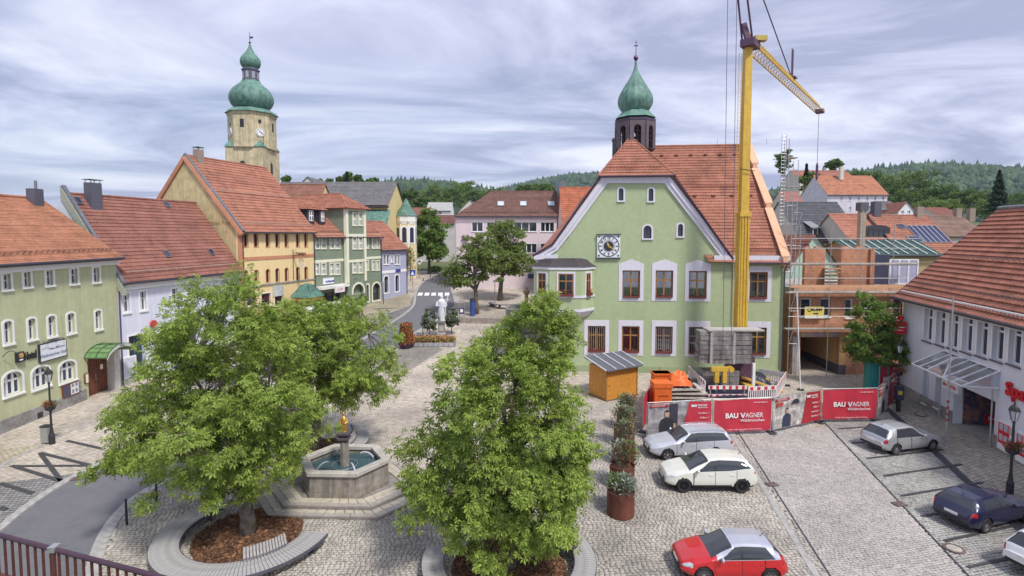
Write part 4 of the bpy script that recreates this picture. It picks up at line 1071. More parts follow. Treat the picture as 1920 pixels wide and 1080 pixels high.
for i in (-1, 1):
    for j in (-1, 1): MB().lathe([(.0, 0), (.12, 0), (.12, .012), (.0, .012)], 3).build('corner_ornament', dk, ck).matrix_local = Tr(cxk + i * hw * .84, -.161, czk + j * hw * .84) @ UPR @ Matrix.Rotation(R(45 * (1 if i == j else 3)), 4, 'Z')
for a, ln, w_ in ((340, .42, .09), (120, .75, .06)):
    t = R(a); MB().add([(cxk + math.sin(t) * q * hw + math.cos(t) * w, -.2 - .003 * (a > 200), czk + math.cos(t) * q * hw - math.sin(t) * w) for q, w in ((-.12, 0), (.15, w_), (ln, 0), (.15, -w_))], [(0, 3, 2, 1)]).build('clock_hand', gd, ck)
# corner bay window
s0, s1 = f.px(1000, 540, -1.3)[0], f.px(1113, 540, -.1)[0]
c0_, c1_ = f.px(1030, 540, -1.4)[0], f.px(1090, 540, -1.4)[0]
plan = [(s0 + .1, .0), (s0, -.6), (c0_, -1.4), (c1_, -1.4), (s1, -.1), (s1, 0.2)]
zt, zm, zl, zb_ = f.px(1060, 503, -1.4)[1], f.px(1060, 556, -1.4)[1], f.px(1060, 582, -1.3)[1], f.px(1060, 592, -1.0)[1]
bay = bpy.data.objects.new('corner_bay', None); col.objects.link(bay); bay.parent = f.root
def off_plan(k, d=0.0):
    cx_, cy_ = (s0 + s1) / 2, 0
    return [(cx_ + (x - cx_) * k, cy_ + (y - cy_) * k) for x, y in plan]
MB().prism(off_plan(1.0), zl, zt).build('bay_wall', TH_G, bay)
MB().prism(off_plan(1.05), zt - .12, zt + .1).build('bay_cornice', TH_W, bay); MB().prism(off_plan(1.04), zm - .12, zm + .05).build('bay_sill_band', TH_W, bay)
lw_ = MB(); a = off_plan(1.0); b = off_plan(.92); n = len(a)
lw_.add([(x, y, zl + .1) for x, y in off_plan(1.03)] + [(x, y, zl - .1) for x, y in off_plan(1.03)] + [(x, y, zb_ - .1) for x, y in off_plan(.8)] + [(x, y, zb_ - .5) for x, y in off_plan(.45)],
        [tuple(range(n))[::-1]] + [(j * n + i, (j + 1) * n + i, (j + 1) * n + (i + 1) % n, j * n + (i + 1) % n) for j in range(3) for i in range(n)] + [tuple(range(3 * n, 4 * n))]); lw_.build('bay_corbel', TH_W, bay)
rf = MB(); z_r = f.px(1060, 487, -.6)[1]
lv = [(1.08, 0), (1.0, .12), (.88, .3), (.78, .55), (.6, z_r - zt)]
rf.add([(x, y, zt + .1 + dz) for k, dz in lv for x, y in off_plan(k)], [(j * n + i, j * n + (i + 1) % n, (j + 1) * n + (i + 1) % n, (j + 1) * n + i) for j in range(len(lv) - 1) for i in range(n)] + [tuple((len(lv) - 1) * n + i for i in range(n))])
rfo = rf.build('bay_roof', mat('bay_roof_sheet', (.06, .05, .055), .7, var=.15), bay)
for k in range(9):
    t = .12 + .76 * k / 8; mbs = MB(); x_ = c0_ + (c1_ - c0_) * t; cx_ = (s0 + s1) / 2
    mbs.tube([(cx_ + (x_ - cx_) * kk, -1.4 * kk, zt + .12 + dz) for kk, dz in lv], .018, 4); mbs.build('standing_seam', mat('bay_roof_sheet', (.10, .085, .09), .5), rfo)
def bay_win(pa, pb, t0, t1, z0, z1):
    a, b = Vector(pa), Vector(pb); d_ = b - a; ang = math.atan2(d_.y, d_.x); Lw = d_.length
    e_ = bpy.data.objects.new('window', None); col.objects.link(e_); e_.parent = bay; e_.matrix_local = Tr(a.x, a.y, 0) @ Matrix.Rotation(ang, 4, 'Z')
    x0, x1 = Lw * t0, Lw * t1; xm = (x0 + x1) / 2; zh = z1 - (z1 - z0) * .35
    op = [(x0, z0), (x1, z0), (x1, z1), (x0, z1)]
    MB().plate(arch(*grow(x0, x1, z0, z1, .13)), [op], -.06, .02).build('surround', TH_W, e_)
    mb = MB().plate(op, [arch(*grow(x0, x1, z0, z1, -.09))], -.03, .02); mb.bb((xm - .04, -.028, z0), (xm + .04, .0, z1)); mb.bb((x0 + .05, -.026, zh - .05), (x1 - .05, 0, zh + .05)); mb.build('sash', OB, e_)
    MB().bb((x0, -.012, z0), (x1, -.002, z1)).build('pane', GLASS, e_)
    bx = MB().bb((x0, -.28, z0 - .1), (x1, -.07, z0 + .1)).build('flower_box', RB, e_)
    leaf_clump(140, (x1 - x0) * .5, .16, .26).build('flowers', FLOW_R, e_, (xm, -.2, z0 + .22), kind='stuff')
z0, z1 = f.px(1060, 553, -1.4)[1], f.px(1060, 513, -1.4)[1]
bay_win(plan[2], plan[3], .28, .76, z0, z1); bay_win(plan[1], plan[2], .3, .8, z0, z1); bay_win(plan[3], plan[4], .35, .72, z0, z1)
# bell turret
tx, ty = gx + .55, 4.9
w0 = P(1196, 222, 42.6 + ty); k_ = (42.6 + ty) / F
def TZ(v): return P(1196, v, 42.6 + ty).z
tur = bpy.data.objects.new('bell_turret', None); col.objects.link(tur); tur.parent = f.root; tur.location = (tx, ty, 0)
dkw = mat('turret_slate', (.13, .10, .12), .7, var=.15, streak=.2)
r8 = 33 * k_ / math.cos(R(22.5)); zA, zB = rz - 1.0, TZ(232)
for k in range(8):
    a = R(22.5 + 45 * k); b = a + R(45); pa, pb = Vector((r8 * math.cos(a), r8 * math.sin(a))), Vector((r8 * math.cos(b), r8 * math.sin(b)))
    d_ = pa - pb; w_ = d_.length; M_ = Tr(pb.x, pb.y, 0) @ Matrix.Rotation(math.atan2(d_.y, d_.x), 4, 'Z')
    zo0, zo1 = TZ(282), TZ(240)
    o = MB().plate([(0, zA), (w_, zA), (w_, zB), (0, zB)], [arch(w_ * .27, w_ * .73, zo0, zo1, w_ * .23)], 0, .12).build('turret_panel', dkw, tur); o.matrix_local = M_
    MB().plate(arch(w_ * .2, w_ * .8, zo0 - .1, zo1 + .1, w_ * .3), [arch(w_ * .27, w_ * .73, zo0, zo1, w_ * .23)], -.05, .02).build('opening_frame', mat('turret_frame', (.09, .07, .12), .6), tur).matrix_local = M_
    tr_ = MB()
    for q in (.35, .55, .75): tr_.bb((w_ * .27, .04, zo0 + (zo1 - zo0) * q - .02), (w_ * .73, .07, zo0 + (zo1 - zo0) * q + .02))
    tr_.bb((w_ * .485, .035, zo0), (w_ * .515, .075, zo1)); tr_.build('opening_tracery', IRON, tur).matrix_local = M_
MB().lathe([(0, 0), (.34, 0), (.3, .2), (.2, .5), (.12, .58), (0, .6)], 14, (0, 0, TZ(268))).build('bell', mat('bell_bronze', (.2, .14, .07), .4, metal=.8), tur, smooth=True)
MB().lathe([(r8 * .98, zB - .05), (r8 * 1.06, zB + .05), (r8 * 1.08, zB + .25), (0.2, zB + .3)], 8, rot=R(22.5)).build('turret_cornice', mat('turret_frame', (.09, .07, .12), .6), tur)
MB().lathe([(36 * k_ * 1.06, TZ(223)), (32 * k_, TZ(217)), (26 * k_, TZ(210)), (24 * k_, TZ(209))], 8, rot=R(22.5)).build('turret_skirt', COPPER, tur)
on = [(24, 209), (28, 204), (31.5, 197), (32.8, 190), (32, 183), (29, 175), (24.5, 167), (19, 158), (13.5, 149), (8.5, 140), (5, 133), (3, 126), (2, 118), (1.6, 112)]
MB().lathe([(q * k_ * .95, TZ(v)) for q, v in on], 32, rib=.03, fine=4).build('onion_dome', COPPER, tur)
fin = MB().lathe([(.02, TZ(114)), (.14, TZ(112)), (.22, TZ(108)), (.14, TZ(104)), (.02, TZ(102))], 12); fin.cyl((0, 0, TZ(104)), (0, 0, TZ(75)), .035, .015, 6); fin.bb((-.18, -.015, TZ(86)), (.18, .015, TZ(84)))
fin.lathe([(.02, TZ(80)), (.08, TZ(78.5)), (.02, TZ(77))], 8); fin.build('finial', mat('finial_dark', (.10, .04, .10), .4, metal=.5), tur)
ch = P(1156, 280, 42.6 + 8); chl = f.inv @ ch
MB().bb((chl.x - .35, 7.6, ez + 5), (chl.x + .35, 8.4, P(1156, 262, 50.6).z)).build('chimney', mat('chimney_grey', (.14, .13, .16), .7), roof)
MB().bb((chl.x - .42, 7.5, P(1156, 263, 50.6).z), (chl.x + .42, 8.5, P(1156, 260, 50.6).z)).build('chimney_cap', ZINC, roof)
lr_ = MB()
for u in (1341, 1429): q = f.inv @ P(u, 275, 51.6); lr_.cyl((q.x, ry, rz), (q.x, ry, rz + .6), .012, n=5)
lr_.build('lightning_rod', IRON, roof)
ld = MB()
for x in (f.px(1462, 600)[0], f.px(1370, 600)[0]): ld.cyl((x, -.05, .3), (x, -.05, ez - .5), .014, n=5)
ld.build('lightning_conductor', IRON, f.root)

# ================================================================== church
STONE_Y = mat('church_ochre_render', (.60, .52, .34), .95, var=.14, scale=1.2, streak=.3, stain=.25, bump=.3)
CHY = mat('church_yellow', (.74, .60, .30), .9, var=.06, streak=.1)
ch = thing('church', 'ochre parish church with octagonal onion domed tower and grey nave roof', 'church', (-43.0, 89, 3.0))
cx, cy, cz = -43.0, 89.0, 3.0
def CZ(v, Y=89.0): return P(478, v, Y).z - cz
kp = 89 / F
a = 33.5 * kp
tw = bpy.data.objects.new('tower', None); col.objects.link(tw); tw.parent = ch
tx = P(475, 300, 89).x - cx
tw.location = (tx, 0, 0)
MB().bb((-a, -a, -4), (a, a, CZ(280))).build('shaft', STONE_Y, tw)
ro = 37.5 * kp / math.cos(R(22.5))
MB().lathe([(ro, CZ(281)), (ro, CZ(222)), (ro * 1.03, CZ(221)), (ro * 1.03, CZ(215)), (ro * .99, CZ(214))], 8, rot=R(22.5)).build('octagon', STONE_Y, tw)
for i in (-1, 1):
    for j in (-1, 1):
        z0, z1 = CZ(280), CZ(268); q = a * .42
        MB().add([(i * (a + .15), j * (a + .15), z0), (i * (a + .15), j * q, z0), (i * q, j * (a + .15), z0), (i * a * .70, j * a * .70, z1 + .6)], [(0, 1, 3), (0, 3, 2), (1, 2, 3), (0, 2, 1)]).build('broach', COPPER, tw)
MB().lathe([(ro * 1.12, CZ(216)), (ro * 1.0, CZ(210)), (ro * .72, CZ(206))], 8, rot=R(22.5)).build('tower_skirt', COPPER, tw)
on = [(26, 207), (33, 202), (37.5, 195), (39.5, 187), (38.5, 179), (34, 171), (27, 164), (20, 158), (16.5, 154), (15, 151)]
MB().lathe([(q * kp * .93, CZ(v)) for q, v in on], 40, rib=.03, fine=4).build('onion_dome', COPPER, tw)
lt = mat('lantern_slate', (.11, .10, .15), .7)
MB().lathe([(15.5 * kp, CZ(154)), (16 * kp, CZ(152)), (14 * kp, CZ(151)), (14 * kp, CZ(135)), (15.5 * kp, CZ(133)), (15.5 * kp, CZ(131))], 8, rot=R(22.5)).build('lantern', lt, tw)
for k in range(8):
    an = R(45 * k); x, y = 13.2 * kp * math.cos(an), 13.2 * kp * math.sin(an)
    MB().box((x, y, CZ(143)), (.12, .45, 12 * kp), an).build('lantern_opening', mat('louvre_pale', (.32, .33, .38), .6), tw)
on2 = [(12, 131), (12, 128), (15, 125), (17.2, 119), (16.5, 112), (13, 106), (8.5, 100), (5, 94), (2.5, 88), (1.6, 83)]
MB().lathe([(q * kp, CZ(v)) for q, v in on2], 28, rib=.03, fine=4).build('upper_onion', COPPER, tw)
fn = MB().lathe([(.05, CZ(82)), (.22, CZ(80)), (.05, CZ(78))], 10); fn.cyl((0, 0, CZ(84)), (0, 0, CZ(60)), .06, .03, 6); fn.bb((0, -.02, CZ(72)), (.55, .02, CZ(68.5))); fn.build('weather_vane', IRON, tw)
for k in (-3, -1, 1):          # clocks on the diagonal faces towards the square
    an = R(45 * k) ; rr_ = ro * math.cos(R(22.5)) + .02
    M_ = Matrix.Rotation(an + R(90), 4, 'Z')
    c_ = MB().lathe([(0, 0), (7.6 * kp, 0), (7.6 * kp, .12), (0, .12)], 28).build('tower_clock', mat('clock_face_white', (.78, .78, .8), .6), tw)
    c_.matrix_local = M_ @ Tr(0, -rr_, CZ(253.5)) @ UPR
    for q in range(12):
        b = R(30 * q); MB().box((6.1 * kp * math.sin(b), 6.1 * kp * math.cos(b), .125), (.09, 1.9 * kp, .02), m=Matrix.Rotation(-b, 4, 'Z')).build('hour_mark', IRON, c_)
    for b, ln in ((R(-20), 3.2), (R(120), 5.0)): MB().box((ln * kp / 2 * math.sin(b), ln * kp / 2 * math.cos(b), .14), (.12, ln * kp, .02), m=Matrix.Rotation(-b, 4, 'Z')).build('clock_hand', IRON, c_)
dkwin = mat('belfry_dark', (.035, .03, .05), .8)
for k, (v0, v1, w) in {-2: (231, 246, 7), -1: (230, 237, 5), 0: (232, 248, 6), -3: (236, 243, 4)}.items():
    an = R(45 * k); rr_ = ro * math.cos(R(22.5)); M_ = Matrix.Rotation(an + R(90), 4, 'Z')
    o = MB().bb((-w * kp / 2, -rr_ - .03, CZ(v1)), (w * kp / 2, -rr_ + .2, CZ(v0))).build('belfry_window', dkwin, tw); o.matrix_local = M_
MB().plate(arch(-.2 - 6 * kp, -.2 + 4 * kp, CZ(325), CZ(306), 5 * kp), [], -a - .04, -a + .1).build('tower_window', dkwin, tw)
o = MB().plate(arch(-4 * kp, 4 * kp, CZ(334), CZ(306), 4 * kp), [], -a - .04, -a + .1).build('tower_window', dkwin, tw); o.matrix_local = Matrix.Rotation(R(90), 4, 'Z')
MB().cyl((a + .1, -a * .9, CZ(275)), (a + .1, -a * .9, CZ(262)), .05).build('tower_pole', IRON, tw)
# nave
nx0, nx1, ny0, ny1 = tx + a - 1, -21.0 - cx, -1.0, 13.0
ez = P(720, 381, 88).z - cz; rz = P(700, 341, 95).z - cz
MB().bb((nx0, ny0, -4), (nx1, ny1, ez)).build('nave_wall', CHY, ch)
sl = (rz - ez) / (7.0)
nr = MB(); tile_courses(nr, (nx0, ny0 - .6, ez - .6 * sl), (nx1 + .3, ny0 - .6, ez - .6 * sl), (nx1 + .3, 6, rz), (nx0, 6, rz), .4, .5, .05, .0)
nr.add([(nx1 + .3, ny1 + .6, ez - .6 * sl), (nx0, ny1 + .6, ez - .6 * sl), (nx0, 6, rz), (nx1 + .3, 6, rz)], [(0, 1, 2, 3)])
nro = nr.build('nave_roof', TILE_G, ch)
MB().add([(nx1, ny0, ez), (nx1, ny1, ez), (nx1, 6, rz - .2), (nx1 - .3, ny0, ez), (nx1 - .3, ny1, ez), (nx1 - .3, 6, rz - .2)], [(0, 1, 2), (5, 4, 3), (0, 2, 5, 3), (1, 4, 5, 2)]).build('nave_gable', CHY, ch)
MB().bb((nx0, ny0 - .7, ez - .75), (nx1 + .3, ny0 + .01, ez - .5)).build('nave_eaves', GUTTER, ch)
# lean-to with copper roof
z1, z0 = P(705, 384, 88).z - cz - .8, P(705, 430, 84).z - cz
x0, x1 = P(660, 400, 86).x - cx, P(727, 400, 86).x - cx
lr_ = MB().add([(x0, ny0 - 3.4, z0), (x1, ny0 - 3.4, z0), (x1, ny0 - .02, z1), (x0, ny0 - .02, z1)], [(0, 1, 2, 3)]).build('sacristy_roof', COPPER, ch)
for k in range(14):
    x = x0 + (x1 - x0) * k / 13; MB().tube([(x, ny0 - 3.4, z0 + .03), (x, ny0 - .02, z1 + .03)], .035, 4).build('standing_seam', COPPER, lr_)
MB().bb((x0 + .3, ny0 - 3.0, -4), (x1 - .1, ny0 - .02, z0 + .2)).build('sacristy_wall', CHY, ch)
# polygonal apse
ax, ay, ar = P(762, 450, 96).x - cx, 96 - cy, 19 * 96 / F
zt, zb_ = P(762, 404, 94).z - cz, -4
MB().lathe([(ar, zb_), (ar, zt)], 8, (ax, ay, 0), R(22.5)).build('apse_wall', CHY, ch)
MB().lathe([(ar * 1.02, zt - 1.15), (ar * 1.05, zt - 1.1), (ar * 1.05, zt)], 8, (ax, ay, 0), R(22.5)).build('apse_cornice', TRIM, ch)
ap = P(750, 373, 97).z - cz
co_ = MB().lathe([(ar * 1.16, zt + .02), (ar * .95, zt + .35), (.1, ap)], 8, (ax, ay, 0), R(22.5)).build('apse_roof', COPPER, ch)
for k in range(-4, 1):
    an = R(45 * k + 0); M_ = Tr(ax, ay, 0) @ Matrix.Rotation(an + R(90), 4, 'Z'); rr_ = ar * math.cos(R(22.5))
    w = MB().plate(arch(-.62, .62, P(758, 457, 94).z - cz, P(758, 422, 94).z - cz, .62), [arch(-.42, .42, P(758, 455, 94).z - cz, P(758, 426, 94).z - cz, .42)], -rr_ - .06, -rr_ + .1).build('apse_window', TRIM, ch); w.matrix_local = M_
    MB().plate(arch(-.42, .42, P(758, 455, 94).z - cz, P(758, 426, 94).z - cz, .42), [], -rr_ - .02, -rr_ + .08).build('pane', GLASS2, w)
    for sx in (-1, 1):
        MB().bb((sx * ar * .36 - .1, -rr_ - .05, 0), (sx * ar * .36 + .1, -rr_ + .1, zt - 1.1)).build('apse_pilaster', TRIM, ch).matrix_local = M_
    for q in range(5):
        MB().plate(arch(-.8 + q * .34, -.56 + q * .34, zt - 1.5, zt - 1.08, .12), [], -rr_ - .05, -rr_ + .05).build('frieze_arch', TRIM, ch).matrix_local = M_

# ================================================================== houses behind
def plain_house(name, label, u0, u1, Y, ve, vr, depth, roofm, wallm, rows=(), hip=(0, 0), gable_front=False, group=None, ground=None, side=.2, ry=None, trim=.1, chim=None):
    x0, x1 = P(u0, ve, Y).x, P(u1, ve, Y).x
    zb = land((x0 + x1) / 2, Y) if ground is None else ground
    f = Fac(name, label, 'building', (x0, Y), (x1, Y), zb, group); L = f.L
    ez = f.px((u0 + u1) / 2, ve)[1]
    for u_list, v0, v1 in rows:
        for ua, ub in u_list: f.win(f.rect(ua, ub, v0, v1), trim=trim, rec=.2, nv=1 if ub - ua < 24 else 2, hz=(), bar=.14)
    if gable_front:
        rz = f.px((u0 + u1) / 2, vr)[1]
        f.wall([(0, -4), (L, -4), (L, ez), (L / 2, rz), (0, ez)], wallm, .4)
        mb = MB(); o = .35; s_ = (rz - ez) / (L / 2)
        tile_courses(mb, (-o, depth, ez - o * s_), (-o, -.3, ez - o * s_), (L / 2, -.3, rz), (L / 2, depth, rz), .4); tile_courses(mb, (L + o, -.3, ez - o * s_), (L + o, depth, ez - o * s_), (L / 2, depth, rz), (L / 2, -.3, rz), .4)
        roof = mb.build('roof', roofm, f.root)
        for x in (0, L - .3): MB().bb((x, .4, -4), (x + .3, depth, ez)).build('side_wall', wallm, f.root)
        return f, roof, ez, s_
    ry = ry or depth / 2
    rz = P((u0 + u1) / 2, vr, Y + ry).z - zb; s_ = (rz - ez) / ry
    f.wall([(0, -4), (L, -4), (L, ez), (0, ez)], wallm, .4)
    h0, h1 = hip
    box_shell(f, L, depth, ez, wallm, None if (h0 or h1) else (ry, rz))
    mb = MB(); o = .4
    a, b = (-side, -o, ez - o * s_), (L + side, -o, ez - o * s_); c, d = (L + side - h1, ry, rz), (-side + h0, ry, rz)
    tile_courses(mb, a, b, c, d, .36, .26)
    bl, br = (-side, depth + o, ez - o * s_), (L + side, depth + o, ez - o * s_)
    if h0: tile_courses(mb, bl, a, d, d, .36, .26)
    if h1: tile_courses(mb, b, br, c, c, .36, .26)
    mb.add([br, bl, d, c], [(0, 1, 2, 3)])
    roof = mb.build('roof', roofm, f.root)
    MB().tube([d, c], .13, 6).build('ridge_tiles', roofm, roof)
    gutter(f, -side, L + side, -o - .1, ez - o * s_ - .08)
    if chim:
        for u in chim: q = f.inv @ P(u, vr, Y + ry); chimney(f, roof, q.x, ry, rz - .8, rz + 1.1, .8, .7, m=mat('chimney_brick', (.3, .24, .2), .9), cap=False)
    return f, roof, ez, s_
PINK = mat('pink_render', (.72, .61, .65), .9, var=.05, streak=.06)
f, roof, ez, s_ = plain_house('pink_office_building', 'pink three storey building with brown hipped roof and three skylights', 855, 1052, 84, 402, 359, 12, tilemat('brown_tiles', (.20, .105, .085)), PINK,
    rows=[(((885, 905), (913, 955), (964, 1006), (1014, 1039)), 417, 434), (((913, 940), (978, 1006), (1014, 1036)), 457, 474)], hip=(5.6, 0))
for u in (939, 981, 1033):
    y = 3.0; x = f.px(u, 386, y)[0]; o = skylight(f, roof, x, f.root.location.y * 0 + 2.6, ez, s_, 1.2, 1.5, mat('skylight_bright', (.55, .6, .66), .1, spec=.8))
snow_guard(f, roof, .4, f.L - .3, .3, ez + .35 * s_, s_, 30, .35)
r = f.rect(862, 884, 439, 452); wv = MB(); xm, zm = (r[0] + r[1]) / 2, (r[2] + r[3]) / 2
wv.tube([(xm - .7, -.1, zm - .4), (xm - .3, -.1, zm - .1), (xm - .5, -.1, zm + .3), (xm, -.1, zm + .1), (xm + .3, -.1, zm + .45), (xm + .7, -.1, zm)], .09, 6); wv.lathe([(.05, -.5), (.5, -.3), (.3, -.05), (.05, .05)], 10, (xm, -.12, zm)); wv.build('wall_figure', mat('bronze_relief', (.20, .13, .12), .5), f.root)
for u0, u1, v0, v1 in ((853, 861, 522, 538), (868, 880, 520, 536)):
    r = f.rect(u0 + 3, u1 + 3, v0, v1); MB().plate(arch(*r, .3), [], -.03, .05).build('ground_opening', GLASS2, f.root)
r = f.rect(990, 1008, 513, 521); MB().bb((r[0], -1.2, r[2]), (r[1], 0, r[3])).build('shop_canopy', mat('canopy_blue', (.04, .04, .12), .6), f.root)
MB().bb((f.L - .3, -.4, ez - 1.2), (f.L + .75, 7, P(1052, 346, 88).z - f.zb)).build('fire_wall', ZINC, f.root)
plain_house('red_roof_annex', 'house behind the town hall showing a steep red tiled roof', 1056, 1150, 74, 432, 352, 9, tilemat('bright_red_tiles', (.46, .15, .08)), PINK)
# left, behind the yellow house
plain_house('brown_roof_house', 'brown roofed house squeezed behind the yellow house', 500, 590, 78, 392, 346, 9, tilemat('brown_tiles2', (.27, .13, .09)), CHY)
plain_house('grey_gable_house', 'pale house with grey roof showing its gable beside the church tower', 545, 612, 118, 362, 331, 16, TILE_G, mat('pale_render', (.56, .55, .52), .9), gable_front=True)
# slope beyond the street
CRM = mat('cream_render', (.60, .57, .50), .9, var=.06); WHT = mat('chalk_render', (.72, .72, .76), .9, var=.05)
plain_house('hillside_house', 'white hillside house with broad brown gable above the pink building', 858, 905, 150, 398, 374, 12, TILE_D, CRM, gable_front=True, rows=[(((886, 892),), 380, 385)])
plain_house('hillside_house', 'low white flat roofed house left of the brown gable on the slope', 800, 845, 175, 394, 380, 10, mat('pale_roof', (.45, .44, .43), .8), WHT, rows=[(((806, 812), (822, 828)), 396, 402)])
plain_house('hillside_house', 'red roofed house low on the slope behind the street tree', 770, 800, 165, 405, 390, 10, TILE_D, CRM)
plain_house('street_end_house', 'house with wine red roof closing the view behind the street tree', 778, 852, 128, 418, 404, 9, tilemat('wine_tiles', (.22, .10, .09)), mat('greyish_render', (.5, .48, .47), .9), rows=[(((788, 794), (806, 812), (824, 830)), 440, 452)])
# right: old town roofs behind the building site
f, roof, ez, s_ = plain_house('white_school', 'long white building with orange roof and two eyelet dormers on the slope', 1552, 1664, 135, 363, 330, 13, tilemat('pale_orange_tiles', (.50, .22, .13)), mat('lilac_white', (.66, .62, .70), .9, streak=.06),
    rows=[([(u, u + 4) for u in (1576, 1592, 1608, 1624, 1639, 1654)], 368, 376), ([(u, u + 4) for u in (1592, 1624, 1654)], 388, 395)], trim=.0)
for u in (1612, 1630):
    q = f.px(u, 352, 3.2); MB().add([(q[0] - 1.2, 3.6, q[1] + .8), (q[0] + .9, 2.2, q[1] - .5), (q[0] + .9, 2.2, q[1] + .1), (q[0] - .4, 2.4, q[1] - .5), (q[0] + .9, 4.2, q[1] + .7)], [(0, 3, 1, 2), (0, 2, 4)]).build('eyelet_dormer', WOODB, roof)
chimney(f, roof, f.px(1577, 330, 5)[0], 5, ez + 4, ez + 7.5, .9, .9, m=CRM, cap=False)
plain_house('ridge_house', 'long house with dull orange roof on the ridge behind the white building', 1500, 1605, 175, 335, 320, 12, tilemat('dull_orange_tiles', (.42, .19, .13)), CRM, chim=(1545,))
plain_house('ridge_house', 'small house with pink roof peeping out beside the scaffold tower', 1478, 1512, 120, 386, 360, 9, tilemat('pink_tiles', (.40, .18, .15)), CRM)
plain_house('white_gable_house', 'small white gabled house right of the long white building', 1684, 1715, 120, 396, 378, 10, TILE_D, WHT, gable_front=True, rows=[(((1690, 1695), (1702, 1707)), 395, 401)], trim=.03)
plain_house('low_grey_house', 'low white house with grey roof beside the white gabled house', 1664, 1690, 124, 393, 378, 8, TILE_G, WHT)
plain_house('red_roof_cottage', 'cottage with dull red roof among the trees on the slope', 1757, 1800, 118, 402, 390, 8, TILE_D, CRM)
f, roof, ez, s_ = plain_house('slate_house', 'grey slate roofed house with three white dormers behind the scaffolding', 1502, 1618, 68, 448, 380, 12, tilemat('grey_slate', (.105, .11, .125), island=.1), CRM)
for u0, u1, v0, v1 in ((1524, 1533, 428, 442), (1551, 1578, 431, 442), (1590, 1597, 430, 442)):
    r = f.rect(u0, u1, v0, v1, .7); dm = MB().bb((r[0] - .15, .75, r[2] - .2), (r[1] + .15, 4, r[3] + .1)).build('dormer', mat('slate_side', (.1, .105, .12), .7), roof)
    MB().add([(r[0] - .35, .45, r[3] + .1), (r[1] + .35, .45, r[3] + .1), (r[1] + .2, 4.4, r[3] + 1.6), (r[0] - .2, 4.4, r[3] + 1.6), (r[0] - .35, .45, r[3] + .02), (r[1] + .35, .45, r[3] + .02)], [(0, 1, 2, 3), (4, 5, 1, 0)]).build('dormer_roof', mat('slate_light', (.24, .26, .28), .5), dm)
    MB().bb((r[0], .68, r[2]), (r[1], .74, r[3])).build('dormer_window', TRIM, dm); n = max(1, round((u1 - u0) / 7))
    for k in range(n): w_ = (r[1] - r[0]) / n; MB().bb((r[0] + w_ * k + .1, .66, r[2] + .1), (r[0] + w_ * (k + 1) - .1, .679, r[3] - .1)).build('pane', GLASS, dm)
f, roof, ez, s_ = plain_house('solar_house', 'orange roofed house with solar panels and broad arched dormer', 1606, 1690, 62, 462, 402, 11, tilemat('salmon_tiles', (.44, .19, .13)), CRM)
r = f.rect(1624, 1669, 428, 446, 1.5); dm = MB().plate(arch(r[0], r[1], r[2], r[3] + .4, .45), [], 1.5, 5).build('arched_dormer', GUTTER, roof)
for k in range(4): w_ = (r[1] - r[0] - .4) / 4; MB().bb((r[0] + .2 + w_ * k + .06, 1.46, r[2] + .15), (r[0] + .2 + w_ * (k + 1) - .06, 1.498, r[3] - .15)).build('pane', GLASS, dm)
chimney(f, roof, f.px(1638, 400, 5)[0], 4.6, ez + 3, ez + 5.6, .9, .8, cap=False)
PV = mat('solar_glass', (.03, .035, .09), .12, spec=.8)
def solar(f, roof, u0, u1, v0, v1, ez, s_, nx, ny):
    def hit(u, v):
        lo, hi = 0.0, 6.0
        for _ in range(40):
            m_ = (lo + hi) / 2
            if f.px(u, v, m_)[1] > ez + m_ * s_: lo = m_
            else: hi = m_
        return lo, f.px(u, v, lo)[0]
    ya, xa = hit(u0, v1); yb, _ = hit(u0, v0); xb = hit(u1, v1)[1]
    for i in range(nx):
        for j in range(ny):
            w, h = (xb - xa) / nx, (yb - ya) / ny; q = math.hypot(1, s_)
            o = MB().box((0, 0, .1), (w - .06, h * q - .06, .05)).build('solar_panel', PV, roof); o.matrix_local = Tr(xa + w * (i + .5), ya + h * (j + .5), ez + (ya + h * (j + .5)) * s_) @ Matrix.Rotation(math.atan(s_), 4, 'X')
            MB().plate([(-w / 2 + .01, -h * q / 2 + .01), (w / 2 - .01, -h * q / 2 + .01), (w / 2 - .01, h * q / 2 - .01), (-w / 2 + .01, h * q / 2 - .01)], [[(-w / 2 + .05, -h * q / 2 + .05), (w / 2 - .05, -h * q / 2 + .05), (w / 2 - .05, h * q / 2 - .05), (-w / 2 + .05, h * q / 2 - .05)]], -.14, -.06).build('panel_frame', STEEL, o).matrix_local = Matrix.Rotation(R(-90), 4, 'X')
solar(f, roof, 1664, 1684, 407, 448, ez, s_, 2, 1)
f, roof, ez, s_ = plain_house('solar_barn', 'long orange roof with a block of solar panels next to the arched dormer house', 1689, 1800, 61, 470, 404, 11, TILE_R, CRM, chim=(1722,))
solar(f, roof, 1727, 1785, 424, 456, ez, s_, 6, 1)
o = skylight(f, roof, f.px(1697, 421, 3)[0], 3.6, ez, s_, .8, 1.0); o = skylight(f, roof, f.px(1718, 440, 1.4)[0], 1.6, ez, s_, 1.6, 1.2)
plain_house('brown_roof_barn', 'brownish old roof farthest right among the town roofs', 1780, 1850, 72, 440, 405, 9, tilemat('old_brown_tiles', (.26, .17, .13)), CRM, chim=(1795, 1820))

